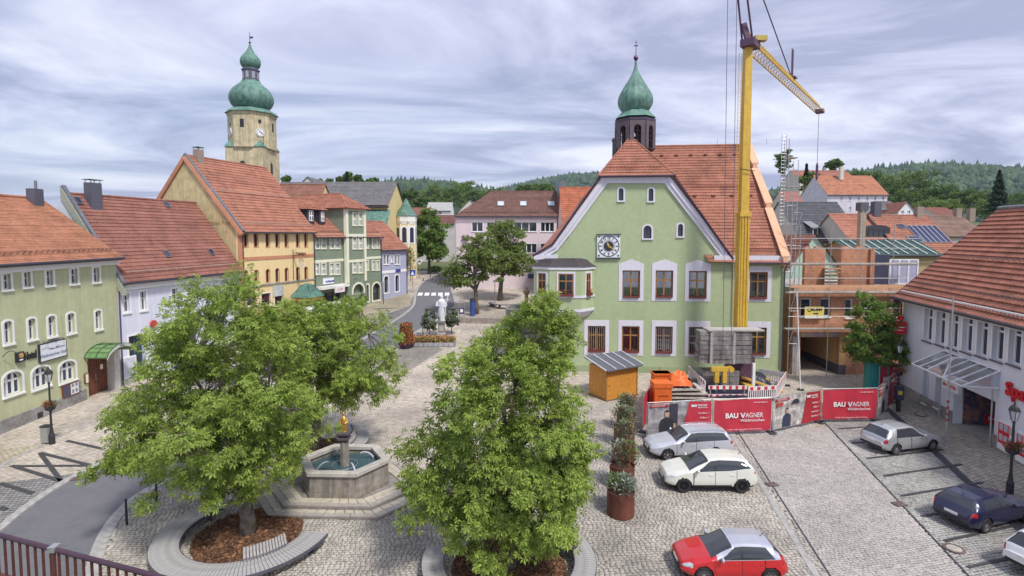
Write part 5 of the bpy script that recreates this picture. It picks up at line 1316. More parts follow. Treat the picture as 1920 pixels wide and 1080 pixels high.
# ================================================================== building under construction
BRICK = None
def brickmat(name, c, c2, bw=.38, bh=.24, mc=(.42, .36, .31)):
    m = paving(name, c, c2, bw, bh, .012, 0, mc, .15, .5, .3, .12)
    n, l = m.node_tree.nodes, m.node_tree.links          # courses run along x and z of an upright wall
    mp_ = [q for q in n if q.type == 'MAPPING'][0]
    mp_.inputs['Rotation'].default_value = (R(-90), 0, 0)
    return m
BRICK = brickmat('hollow_brick', (.52, .235, .13), (.45, .19, .10))
CONC = mat('concrete', (.42, .41, .39), .9, var=.12, scale=3, bump=.3, stain=.2)
PLANK = mat('scaffold_plank', (.46, .42, .37), .8, var=.25, scale=6)
PEACH = mat('passage_ochre', (.56, .34, .15), .9, var=.08, streak=.08)
f = Fac('unfinished_building', 'unfinished red brick building with a vehicle passage beside the town hall', 'building', (23.05, 42.3), (32.0, 42.3))
L = f.L
def Z(v): return f.px(1580, v)[1]
WF = mat('white_plastic', (.72, .73, .76), .4)
for u0, u1, v0, v1 in ((1501, 1523, 559, 594), (1537, 1558, 559, 594), (1584, 1600, 560, 596), (1622, 1640, 562, 596)):
    f.win(f.rect(u0, u1, v0, v1), trim=.0, rec=.2, sash=WF, fr=.12, nv=0, hz=(), sill=True, pane=GLASS2)
f.win(f.rect(1676, 1690, 560, 594), trim=0, rec=.2, sash=PLANK, fr=.05, nv=0, hz=(), pane=mat('raw_opening', (.10, .04, .05), .9))
pr = f.rect(1500, 1572, 631, 710)
f.holes.append([(pr[0], -.98), (pr[1], -.98), (pr[1], pr[3]), (pr[0], pr[3])])
f.wall([(0, -1), (L, -1), (L, Z(550)), (0, Z(550))], BRICK, .36)
MB().bb((0, .05, Z(550)), (L, 9, Z(540))).build('floor_slab', CONC, f.root)
MB().bb((-.02, -.06, Z(548)), (L, .04, Z(536))).build('ring_beam', mat('salmon_beam', (.55, .33, .22), .9, var=.12), f.root)
for x in (.004, L - .25): MB().bb((x, .36, -1), (x + .24, 9, Z(550))).build('side_wall', BRICK, f.root)
# passage
MB().bb((pr[0] - .25, .37, -.5), (pr[0] - .01, 9, pr[3] + .3)).build('passage_wall', PEACH, f.root)
MB().bb((pr[1] + .01, -.1, 0.8), (pr[1] + .5, 9, pr[3] + .3)).build('passage_wall', PEACH, f.root); MB().bb((pr[1] - .02, -.14, -.5), (pr[1] + .54, 9, .8)).build('passage_plinth', mat('plinth_dark', (.10, .09, .11), .9, var=.2), f.root)
MB().bb((pr[0] - .2, .37, pr[3] + .02), (pr[1] + .3, 9, pr[3] + .3)).build('passage_ceiling', CONC, f.root)
MB().bb((pr[0] - .2, 8.8, 0), (pr[1] + .3, 9.0, pr[3] + .3)).build('passage_end', mat('passage_dark', (.10, .075, .06), .9), f.root)
MB().bb((pr[0] - .05, -.05, pr[3] - .03), (pr[1] + .1, .02, pr[3] + .32)).build('lintel', mat('lintel_lilac', (.40, .33, .45), .8, c2=(.6, .45, .2), scale=3), f.root)
MB().bb((0.03, -.08, -.5), (pr[0] - .12, .02, pr[3])).build('render_patch', mat('rubble_render', (.45, .43, .42), .95, var=.4, scale=12, bump=.8, bscale=20), f.root)
r = f.rect(1505, 1541, 574, 596); o = MB().bb((r[0], -.30, r[2]), (r[1], -.26, r[3])).build('company_board', mat('board_yellow', (.72, .58, .14), .6, var=.04), f.root)
MB().bb((r[0] + .02, -.305, r[2] + .02), (r[1] - .02, -.3005, r[2] + .22)).build('board_strip', TRIM, o); text('KUHN', .3, IRON, o, Tr((r[0] + r[1]) / 2 + .2, -.305, r[3] - .25) @ UPR, .004, bold=.02)
MB().tube([(r[0] + .38 + .14 * math.cos(t), -.31, r[3] - .25 + .14 * math.sin(t)) for t in np.linspace(0, 6.3, 18)], .03, 4).build('board_emblem', IRON, o); MB().bb((r[0] + .7, -.306, r[2] + .35), (r[0] + 1.1, -.3005, r[2] + .45)).build('board_line', IRON, o)
# upper storey: brick piers and posts still rising
for u0, u1, v0, v1, y in ((1509, 1547, 467, 530, 1.0), (1577, 1632, 467, 530, 1.0), (1632, 1640, 470, 535, .8)):
    r = f.rect(u0, u1, v0, v1, y); MB().bb((r[0], y, Z(540)), (r[1], y + .36, r[3])).build('brick_pier', BRICK, f.root)
    for k in range(4):
        w_ = (r[1] - r[0]) / 4
        if k % 2 == 0: MB().bb((r[0] + w_ * k, y, r[3]), (r[0] + w_ * (k + 1), y + .36, r[3] + .22)).build('brick', BRICK, f.root)
r = f.rect(1612, 1622, 395, 530, 1.7); MB().bb((r[0], 1.7, Z(540)), (r[1], 2.15, r[3])).build('concrete_column', mat('raw_column', (.36, .30, .23), .9, var=.2), f.root); MB().bb((r[0] - .12, 1.6, r[3]), (r[1] + .12, 2.25, r[3] + .7)).build('column_head', mat('slate_side', (.1, .105, .12), .7), f.root)
bl = MB()
for k in range(5): bl.bb((f.px(1550, 525, .4)[0], .3, Z(534) + .1 + k * .28), (f.px(1581, 525, .4)[0], 1.0, Z(534) + .2 + k * .28))
bl.build('timber_stack', mat('shuttering_timber', (.50, .28, .15), .8, var=.25, scale=6), f.root)
r = f.rect(1668, 1720, 487, 532, .4); wfr = MB().bb((r[0], .4, r[2]), (r[1], .5, r[3])).build('stored_window', mat('lilac_glass', (.42, .40, .55), .15, spec=.7, var=.1), f.root)
for k in range(4):
    x = r[0] + (r[1] - r[0]) * k / 3; MB().bb((x - .07, .36, r[2] - .02), (x + .07, .399, r[3] + .02)).build('stored_frame', WF, wfr)
for z in (r[2], r[3]): MB().bb((r[0], .365, z - .06), (r[1], .395, z + .06)).build('stored_frame', WF, wfr)
MB().bb((f.px(1634, 500, 3)[0], 3.0, Z(540)), (f.px(1668, 500, 3)[0], 3.3, Z(480))).build('rear_wall', mat('rear_wall_dark', (.05, .05, .09), .8), f.root)
# scaffold ---------------------------------------------------------
sc_ = thing('scaffold', 'galvanised tube scaffold with plank decks in front of the unfinished brick building', 'scaffold', (23.05, 42.3, 0), 0)
sy0, sy1 = -.95, -.2
posts = [1481, 1497, 1555, 1613, 1672]
for u in posts:
    for y in (sy0, sy1):
        x = f.px(u, 550, y)[0]; top = Z(395 if u == 1613 else 420) if u > 1490 else Z(400)
        MB().cyl((x, y, 0.02), (x, y, top), .03, n=6).build('standard', STEEL, sc_)
x0, x1 = f.px(1479, 550, sy0)[0], f.px(1720, 550, sy0)[0]
for v in (612, 545, 493, 465, 447, 575, 520, 590):
    MB().cyl((x0, sy0, Z(v)), (x1, sy0, Z(v)), .027, n=6).build('ledger', STEEL, sc_)
for v in (614, 547, 495):
    for k in range(4):
        xa = x0 + (x1 - x0) * k / 4; MB().bb((xa + .02, sy0 + .04, Z(v) - .06), (xa + (x1 - x0) / 4 - .02, sy1 - .02, Z(v) + .02)).build('deck_board', PLANK, sc_)
    MB().bb((x0, sy0 - .04, Z(v) + .02), (x1, sy0 - .01, Z(v) + .16)).build('toe_board', PLANK, sc_)
MB().bb((x0 + .1, sy0 - .05, Z(537)), (x1, sy0 - .02, Z(532))).build('guard_board', mat('orange_board', (.62, .35, .2), .8), sc_)
xa, xb = f.px(1481, 600, sy0)[0], f.px(1497, 600, sy0)[0]
for v0, v1 in ((700, 640), (640, 580), (580, 520), (520, 460), (460, 400)):
    MB().cyl((xa, sy0, Z(v0)), (xb, sy0, Z(v1)), .022, n=6).build('brace', STEEL, sc_); MB().cyl((xa, sy0, Z(v1)), (xb, sy0, Z(v1)), .022, n=6).build('ledger', STEEL, sc_)
# stair tower in the gap behind the parapet, reaching above the roofs
st = thing('scaffold_tower', 'narrow scaffold tower with ladder rising beside the town hall roof', 'scaffold', (P(1478, 500, 46).x, 46, 0))
pz = lambda v: P(1478, v, 46).z
for dx in (0, .85):
    for dy in (0, .8): MB().cyl((dx - .25, dy, 0.02), (dx - .25, dy, pz(300 - 40 * (dx < .1))), .03, n=6).build('standard', STEEL, st)
for k, v in enumerate((660, 610, 560, 510, 460, 420, 385, 350, 318, 295)):
    for dy in (0, .8): MB().cyl((-.25, dy, pz(v)), (.6, dy, pz(v)), .022, n=6).build('ledger', STEEL, st)
    if k % 2: MB().bb((-.22, .05, pz(v) - .05), (.57, .75, pz(v))).build('deck_board', PLANK, st)
lb = MB(); 
for dx in (-.75, -.35): lb.cyl((dx, .3, pz(420)), (dx, .3, pz(250)), .025, n=6)
for k in range(26):
    z = pz(420) + (pz(250) - pz(420)) * k / 25.5; lb.cyl((-.75, .3, z), (-.35, .3, z), .017, n=5)
lb.build('ladder', STEEL, st)
for v0, v1 in ((600, 520), (520, 450), (450, 390), (390, 330)): MB().cyl((-.25, 0, pz(v0)), (.6, 0, pz(v1)), .02, n=6).build('brace', STEEL, st)
# mint green house and glazed roofs between
f2, roof, ez2, s2 = plain_house('mint_gable_house', 'mint green gabled house with pink verge behind the scaffold', 1472, 1578, 52, 510, 440, 8, TILE_D, mat('mint_render', (.40, .54, .46), .9, var=.06), gable_front=True, ground=0)
r = f2.rect(1507, 1517, 458, 464); MB().bb((r[0], -.03, r[2]), (r[1], .02, r[3])).build('gable_window', GLASS, f2.root)
f2, roof, ez2, s2 = plain_house('terrace_house', 'house with green glazed terrace roof and ivy behind the construction site', 1600, 1760, 53, 475, 452, 6, mat('dark_green_glass', (.04, .09, .07), .15, spec=.8), mat('ochre_old_wall', (.40, .30, .16), .9, var=.2), ground=0, rows=[(((1636, 1646), (1652, 1664)), 481, 490)])
for k in range(9): x = f2.L * (k + .5) / 9; MB().tube([(x, -.4, ez2 - .4 * s2 + .12), (x, 3, ez2 + 3 * s2 + .12)], .04, 4).build('glazing_bar', TRIM, roof)

# ================================================================== savings bank on the right
f = Fac('savings_bank', 'bluish white savings bank with red tiled roof, tall windows and glass entrance canopy', 'building', (28.25, 37.3), (23.15, 14.5))
L = f.L; BK = mat('bank_render', (.70, .72, .78), .9, var=.04, streak=.05, bump=.15)
ez = f.px(1700, 545)[1]
BW = glassmat('bank_glass', (.025, .028, .055))
for u0, u1, v0, v1 in ((1735, 1747, 577, 640), (1758, 1771, 579, 647), (1782, 1795, 584, 654), (1808, 1822, 588, 661), (1835.5, 1850.5, 593, 669), (1864.5, 1880.5, 599, 677), (1895.5, 1913, 605, 685)):
    r = f.rect(u0, u1, v0, v1); r = (r[0] - .12, r[1] + .1, r[2], r[3])
    f.win(r, trim=.10, tm=TRIM, rec=.28, sash=TRIM, nv=0, hz=(.3,), bar=.12, fr=.07, pane=BW, sill=True, sillm=mat('sill_slate', (.14, .12, .16), .6))
sp = 1.36
last = r
for k in range(1, 6): f.win((last[0] + 1.42 * k, last[1] + 1.42 * k, last[2], last[3]), trim=.10, rec=.28, nv=0, hz=(.3,), bar=.12, fr=.07, pane=BW)
for u0, u1, v0, v1 in ((1730.5, 1741, 687, 757), (1753, 1764, 708, 765)):
    r = f.rect(u0, u1, v0, v1); f.win(r, trim=.0, rec=.3, sash=TRIM, nv=0, hz=(.24,), bar=.1, pane=BW, sill=True)
er = f.rect(1787, 1866, 728, 800); e0, e1 = er[0], er[1]; et = f.px(1826, 735)[1]
f.holes.append([(e0, -.98), (e1, -.98), (e1, et), (e0, et)])
f.wall([(0, -1), (L, -1), (L, ez), (0, ez)], BK, .4)
box_shell(f, L, 11.4, ez, BK, (5.7, ez + 5.7))
for a, b in ((-.02, f.px(1729, 740)[0]), (f.px(1729, 740)[0], e0), (e1, L)): MB().bb((a, -.06, -.4), (b - .01, .03, .75)).build('plinth', GREYST, f.root)
# entrance recess
for a, b, y0, y1 in ((e0 - .1, e0 + .0, .4, 3.2), (e1, e1 + .1, .4, 3.2)): MB().bb((a, y0, 0), (b, y1, et)).build('recess_wall', BK, f.root)
MB().bb((e0, .4, et), (e1, 3.2, et + .1)).build('recess_ceiling', TRIM, f.root)
MB().bb((e0, 3.0, 0), (e1, 3.1, et)).build('glass_front', BW, f.root)
for k in range(4): x = e0 + (e1 - e0) * (k + .5) / 4; MB().bb((x - .04, 2.95, 0), (x + .04, 2.999, et)).build('door_post', TRIM, f.root)
MB().bb((e0, .1, .01), (e1, 3.0, .03)).build('recess_floor', mat('recess_paving', (.30, .29, .27), .9, var=.2, scale=6), f.root)
po = MB().bb((e0 + .01, .5, .06), (e0 + .07, 2.9, et - .1)).build('poster_wall', mat('poster_dark', (.06, .06, .12), .5, c2=(.30, .15, .10), scale=3), f.root); po.location = (0, 0, 0)
MB().bb((e0 + .0705, 1.6, .15), (e0 + .08, 2.8, .75)).build('poster_panel', mat('poster_red', (.55, .02, .03), .4), po)
text('S', .3, TRIM, po, Tr(e0 + .083, 1.85, .48) @ Matrix.Rotation(R(90), 4, 'Z') @ UPR, .003); MB().bb((e0 + .0805, 2.05, .42), (e0 + .085, 2.7, .5)).build('poster_line', TRIM, po)
# canopy of steel and glass
zc1, zc0 = f.px(1800, 668)[1], f.px(1800, 722, -1.7)[1]
ca, cb = f.px(1770, 675)[0], f.px(1876, 700)[0]; cm = (ca + cb) / 2
cn = bpy.data.objects.new('entrance_canopy', None); col.objects.link(cn); cn.parent = f.root
CG = clearglass('canopy_glass', (.86, .90, .92), .82); WS = mat('white_steel', (.72, .74, .78), .4)
yo = -1.75
def pane4(a, b, c, d, nm='canopy_pane'): MB().add([a, b, c, d], [(0, 1, 2, 3)]).build(nm, CG, cn)
bars = []
for x in np.linspace(ca, cb, 7):
    bars.append(((x, -.03, zc1), (x, yo, zc0)))
for k, (p, q) in enumerate(bars[:-1]):
    p2, q2 = bars[k + 1]; pane4(q, q2, p2, p)
pk = (cm, -.6, zc1 + .25)
for p, q in bars: MB().tube([p, q], .045, 6).build('rafter', WS, cn)
for p, q in ((bars[0][0], bars[-1][0]), (bars[0][1], bars[-1][1])): MB().tube([p, q], .05, 6).build('canopy_rail', WS, cn)
for p, q in ((bars[2][1], (cm, -.9, zc1 + .1)), (bars[4][1], (cm, -.9, zc1 + .1)), ((cm, -.9, zc1 + .1), (cm, -.03, zc1 + .1))): MB().tube([p, q], .05, 6).build('prow_bar', WS, cn)
for b0, b1 in ((2, 3), (3, 4)):
    pane4(bars[b0][1], bars[b1][1], (cm, -.9, zc1 + .1), (cm, -.9, zc1 + .08), 'prow_pane')
for x in (ca, cb): MB().add([(x, -.03, zc0), (x, yo, zc0), (x, -.03, zc1)], [(0, 1, 2)]).build('canopy_end_pane', CG, cn); MB().tube([(x, yo, zc0), (x, -.03, zc0)], .045, 6).build('tie', WS, cn)
for x in (ca + .25, cb - .1): MB().tube([(x, -.25, zc0), (x, -.25, 0)], .04, 8).build('canopy_post', STEEL, cn)
r = f.rect(1770, 1801, 716, 733, -.2); sg = MB().bb((r[0], -.35, r[2]), (r[1], -.12, r[3])).build('entrance_sign', TRIM, f.root)
RED = mat('bank_red', (.60, .015, .025), .4); text('SB-CENTER', .26, RED, sg, Tr((r[0] + r[1]) / 2, -.355, (r[2] + r[3]) / 2) @ UPR, .004, bold=.01)
s_, z_ = f.px(1890, 728); text('Sparkasse', .98, RED, f.root, Tr(s_, -.1, z_) @ UPR, .05, align='LEFT', bold=.025)
# projecting red sign
s_, z_ = f.px(1703, 612); ps = MB().bb((s_ - .1, -.85, z_ - .55), (s_ + .08, -.15, z_ + .35)).build('projecting_sign', RED, f.root)
MB().lathe([(0, 0), (.17, 0), (.17, .18), (0, .18)], 16).build('sign_dot', RED, ps).matrix_local = Tr(s_ - .1, -.5, z_ + .6) @ Matrix.Rotation(R(90), 4, 'Y')
MB().bb((s_ + .0805, -.75, z_ - .1), (s_ + .09, -.25, z_ - .04)).build('sign_line', TRIM, ps); MB().bb((s_ + .0805, -.75, z_ - .3), (s_ + .09, -.35, z_ - .26)).build('sign_line', TRIM, ps)
MB().bb((s_ - .14, -.89, z_ - .59), (s_ - .101, -.11, z_ + .39)).build('sign_rim', TRIM, ps); MB().cyl((s_, -.2, z_ + .2), (s_, 0, z_ + .2), .03).build('sign_arm', STEEL, ps)
for u0, u1, v0, v1 in ((1876, 1897, 795, 834), (1910, 1945, 820, 860)):
    r = f.rect(u0, u1, v0, v1); o = MB().bb((r[0], -.12, r[2]), (r[1], -.01, r[3])).build('poster_case', RED, f.root)
    MB().bb((r[0] - .06, -.1, r[2] - .35), (r[1] + .06, -.005, r[3] + .08)).build('case_board', TRIM, o)
    for i in range(3):
        for j in range(2): MB().bb((r[0] + .1 + i * .34, -.13, r[2] + .15 + j * .55), (r[0] + .36 + i * .34, -.1205, r[2] + .5 + j * .55)).build('poster_sheet', mat('poster_grey', (.45, .45, .48), .5), o)
# roof in single courses
roof = bpy.data.objects.new('roof', None); col.objects.link(roof); roof.parent = f.root
rh = 5.75; ry = 5.7; sl = rh / ry; ov = .55; n = 22
for i in range(n):
    t0, t1 = i / n, (i + 1) / n; mb = MB()
    ya, yb = -ov + (ry + ov) * t0, -ov + (ry + ov) * t1
    tile_courses(mb, (-.25, ya, ez + ya * sl + .02), (L, ya, ez + ya * sl + .02), (L, yb, ez + yb * sl + .02), (-.25, yb, ez + yb * sl + .02), 5.0, .3, .085, .022, 4)
    mb.build('tile_course', TILE_B if False else tilemat('bank_tiles', (.37, .15, .10)), roof)
MB().add([(L, 12, ez - .5), (-.25, 12, ez - .5), (-.25, ry, ez + rh), (L, ry, ez + rh)], [(0, 1, 2, 3)]).build('back_pitch', TILE_R, roof)
MB().tube([(-.3, ry, ez + rh + .08), (L, ry, ez + rh + .08)], .15, 6).build('ridge_capping', ZINC, roof)
MB().tube([(-.27, -ov, ez - ov * sl), (-.27, ry, ez + rh)], .09, 6).build('verge_sheet', mat('verge_plum', (.12, .05, .06), .5), roof)
gutter(f, -.3, L, -.68, ez - ov * sl - .02, r=.1); downpipe(f, .0, -.1, 0, ez - .5, gy=-.68)
MB().bb((-.05, -.18, ez - .45), (L, .01, ez)).build('eaves_board', TRIM, f.root); MB().bb((0, -.03, ez - .9), (L, .01, ez - .84)).build('eaves_line', TRIM, f.root)
for t in (.45, 2.3):
    snow_guard(f, roof, .7 + t * .2, L - 2, t, ez + t * sl + .1, sl, 44, .3, mat('grey_guard', (.22, .17, .17), .5))
fp = G(1773, 836)
pole = MB().cyl((0, 0, 0), (0, 0, P(1806, 556, fp.y).z), .055, .035, 8)
po = thing('flagpole', 'tall bare grey flagpole in front of the savings bank entrance', 'flagpole', (fp.x, fp.y, 0.02)); pole.build('pole', STEEL, po)
for k in range(4): MB().cyl((0, 0, 1.35 + k * .34), (0, 0, 1.5 + k * .34), .062, .062, 8).build('red_band', mat('red_band', (.35, .06, .06), .5), po)
MB().cyl((0, 0, 0), (0, 0, .12), .12, .1, 10).build('pole_base', STEEL, po)

# ================================================================== tower crane
CY = mat('crane_yellow', (.62, .40, .06), .5, var=.12, scale=3, streak=.15)
CB = G(1391, 726); cbx, cby = CB.x, 39.2
cr = thing('tower_crane', 'yellow self erecting tower crane with lattice jib and grey ballast blocks', 'crane', (cbx, cby, 0))
def cz(v): return P(1391, v, cby).z
zp, zm0, zm1 = cz(690), cz(620), cz(88)
def mast(z0, z1, w0, w1):
    mb = MB(); vs_ = [(i * w / 2, j * w / 2, z) for z, w in ((z0, w0), (z1, w1)) for i, j in ((-1, -1), (1, -1), (1, 1), (-1, 1))]
    return mb.add(vs_, [(3, 2, 1, 0), (4, 5, 6, 7), (0, 1, 5, 4), (1, 2, 6, 5), (2, 3, 7, 6), (3, 0, 4, 7)])
zs = cz(400)
mast(cz(665), zs, .78, .70).build('mast_lower', CY, cr); mast(zs - .3, zm1, .60, .50).build('mast_upper', CY, cr)
for sx in (-.22, 0, .22): MB().bb((sx - .025, -.425, cz(640)), (sx + .025, -.33, zs - .1)).build('mast_rib', CY, cr)
MB().bb((-.43, -.43, zs - .25), (.43, .43, zs + .05)).build('mast_collar', CY, cr); MB().tube([(-.55, -.45, cz(318)), (.55, -.45, cz(322))], .03).build('mast_strap', IRON, cr)
ldr = MB()
for dx in (-.66, -.46): ldr.cyl((dx, -.1, cz(610)), (dx, -.1, cz(100)), .02, n=5)
nr_ = 70
for k in range(nr_): z = cz(610) + (cz(100) - cz(610)) * k / nr_; ldr.cyl((-.66, -.1, z), (-.46, -.1, z), .012, n=4)
ldr.build('ladder', CY, cr)
# jib
jd = Vector((.645, .764, 0)); je = 27.0; jo = Vector((0, 0, zm1 + .1)); jn = Vector((jd.y, -jd.x, 0))
top = []; lo1 = []; lo2 = []; N = 34
for k in range(N + 1):
    t = k / N; c = jo + jd * (je * t); h = .95 * (1 - .3 * t)
    lo1.append(c + jn * .42); lo2.append(c - jn * .42); top.append(c + Vector((0, 0, h)))
for ch_ in (top, lo1, lo2): MB().tube([ch_[0], ch_[-1]], .055, 6).build('jib_chord', CY, cr)
lac = MB()
for k in range(N):
    for a_, b_ in ((lo1[k], top[k]), (top[k], lo1[k + 1]), (lo2[k], top[k]), (top[k], lo2[k + 1]), (lo1[k], lo2[k + 1])): lac.cyl(a_, b_, .022, n=4, caps=False)
lac.build('jib_lacing', CY, cr)
ME = mat('machine_plum', (.13, .07, .12), .5, metal=.3)
MB().box(jo + jd * (je + .3) + Vector((0, 0, .1)), (1.0, .8, .4), math.atan2(jd.y, jd.x)).build('jib_tip', ME, cr)
MB().box((.15, -.05, zm1 + .15), (1.5, 1.0, .5), math.atan2(jd.y, jd.x)).build('slewing_head', ME, cr); MB().box((-.35, -.4, zm1 + .9), (.35, .3, 1.3), .5, Matrix.Rotation(R(-18), 4, 'Y')).build('head_post', ME, cr)
MB().bb((.4, -.3, zm1 + .4), (1.3, .2, zm1 + .75)).build('head_drive', mat('drive_yellow', (.45, .35, .08), .5), cr)
apx = jo - jd * 3.9 + Vector((0, 0, 7.4))
for s_ in (-.45, .45): MB().tube([jo + jn * s_ * .8, apx + jn * s_ * .5], .07, 6).build('pendant_strut', ME, cr)
CBL = mat('steel_cable', (.10, .09, .14), .5)
jm = top[int(N * .52)]
MB().tube([apx, jm], .03, 5).build('pendant_cable', CBL, cr); MB().tube([apx + (jm - apx) * .35, jm], .05, 5).build('pendant_bar', CBL, cr)
for s_ in (-.3, .3): MB().tube([apx + jn * s_, Vector((apx.x * .75, apx.y * .75, 2.6)) + jn * s_], .02, 5).build('back_cable', CBL, cr)
for s_ in (0, .45): p = top[int(N * .50)] + jd * s_; MB().cyl(p, p + Vector((0, 0, 2.6)), .05, n=6).build('jib_mast', ME, cr)
MB().box(top[int(N * .54)] + Vector((0, 0, .1)), (.9, .5, .12), .86).build('jib_platform', ME, cr)
hk = jo + jd * (je - .1); hz = P(1525, 318, cby + hk.y).z
MB().tube([hk, Vector((hk.x, hk.y, hz))], .025, 5).build('hoist_rope', CBL, cr); MB().lathe([(.05, 0), (.14, .3), (.14, 1.6), (.05, 2.0)], 8, (hk.x, hk.y, hz - 1.2)).build('hook_block', ME, cr)
# ballast: rough concrete blocks stacked round the foot
BAL = mat('ballast_concrete', (.27, .25, .245), .95, var=.28, scale=4, bump=.9, bscale=14, stain=.45, streak=.3)
by_ = -1.75; zt, zb_ = P(1365, 621, cby + by_).z, P(1365, 682, cby + by_).z
k_ = (cby + by_) / F; nlay = 7; hl = (zt - zb_) / nlay
for i in range(nlay):
    for j, (ua, ub) in enumerate(((1316, 1336), (1336.6, 1379), (1379.6, 1416))):
        xa, xb = (ua - 960) * k_ - cbx, (ub - 960) * k_ - cbx; d_ = -.12 * (j == 1) + random.uniform(-.04, .04)
        mb = MB().bb((xa + random.uniform(0, .06), by_ + d_, zb_ + hl * i + .015), (xb - random.uniform(0, .06), by_ + 1.05, zb_ + hl * (i + 1) - .02)); mb.build('ballast_block', BAL, cr)
for x in ((1337 - 960) * k_ - cbx, (1380 - 960) * k_ - cbx): MB().bb((x - .09, by_ - .16, zb_), (x + .09, by_ - .02, zt - .1)).build('ballast_strap', mat('strap_concrete', (.36, .34, .33), .9, var=.2), cr)
MB().bb((-3.1, by_ - .1, zt), (.95, by_ + 1.1, zt + .1)).build('ballast_cap', mat('cap_concrete', (.42, .40, .38), .9, var=.2), cr)
for i, (ua, ub, v0, v1) in enumerate(((1326, 1350, 684, 716), (1378, 1396, 684, 716), (1351, 1377, 690, 700))):
    xa, xb = (ua - 960) * k_ - cbx, (ub - 960) * k_ - cbx; 
    for q in range(3): MB().bb((xa, by_ + .3, .25 + q * .42), (xb, by_ + 1.4, .25 + q * .42 + .39)).build('base_block', BAL, cr)
fy = by_ - .35
mb = MB(); x0, x1 = (1335 - 960) * k_ - cbx, (1372 - 960) * k_ - cbx; za, zbm = P(1353, 688, cby + fy).z, P(1353, 712, cby + fy).z
mb.bb((x0, fy - .15, za - .3), (x1, fy + .15, za)); mb.bb((x0 + .25, fy - .13, zbm - .2), (x0 + .55, fy + .13, za - .3)); mb.bb((x1 - .6, fy - .13, zbm - .2), (x1 - .3, fy + .13, za - .3))
mb.build('support_frame', CY, cr); MB().cyl((x1, fy - .2, za - .15), (x1, fy + .2, za - .15), .2, n=10).build('support_roller', CY, cr)
for x in (x0 + .4, x1 - .45): MB().cyl((x, fy, .1), (x, fy, zbm), .09, n=8).build('jack_leg', STEEL, cr); MB().box((x, fy, .06), (.7, .7, .12)).build('jack_plate', mat('jack_timber', (.25, .18, .12), .9), cr)
MB().bb((.25, by_ + .05, .2), (.45, by_ + .25, zb_)).build('white_post', TRIM, cr)
MB().bb((-.8, -.8, .3), (.8, .8, cz(665))).build('mast_foot', ME, cr); mb = MB(); mb.bb((-2.2, -.25, .25), (2.2, .25, .55)); mb.build('undercarriage_beam', CY, cr); MB().bb((-.25, -2.2, .3), (.25, 2.2, .52)).build('undercarriage_beam', CY, cr)
# tarpaulins under the crane
TP = mat('black_tarpaulin', (.025, .025, .05), .35, var=.3, scale=3, bump=.6, bscale=8)
def tarp(name, label, c, rx, ry, h, m):
    mb = MB(); n = 14; vs_ = []
    for j in range(n + 1):
        for i in range(n + 1):
            x, y = (i / n * 2 - 1), (j / n * 2 - 1)
            z = h * max(0, 1 - (abs(x) ** 2 + abs(y) ** 2) * .75) + .12 * noise.noise(Vector((x * 2.6 + c[0], y * 2.6, 0))) * (h + .2) + .07
            vs_.append((x * rx + .1 * math.sin(5 * y), y * ry + .1 * math.sin(4 * x), max(.035, z)))
    mb.add(vs_, [(j * (n + 1) + i, j * (n + 1) + i + 1, (j + 1) * (n + 1) + i + 1, (j + 1) * (n + 1) + i) for j in range(n) for i in range(n)])
    return mb.build(name, m, None, c, label=label, category='tarpaulin')
q = G(1322, 720); tarp('tarpaulin', 'crumpled black tarpaulin heap left of the crane base', (q.x, 39.0, .0), 1.1, 1.3, 1.1, TP)
q = G(1365, 735); tarp('tarpaulin', 'flat black tarpaulin spread in front of the crane base', (q.x + .3, 37.0, 0), 2.5, 1.0, .18, TP)
q = G(1425, 725); tarp('tarpaulin', 'black tarpaulin heap right of the crane base', (q.x, 39.4, 0), 1.0, 1.0, .9, TP)
q = G(1420, 728); b = MB().box((0, 0, .3), (2.9, .45, .12), m=Matrix.Rotation(R(16), 4, 'Y')).build('timber_board', mat('yellow_shuttering', (.55, .33, .08), .7, var=.15), None, (q.x + .1, 37.9, .15), -.35, label='yellow shuttering board lying against the black tarpaulin', category='board')

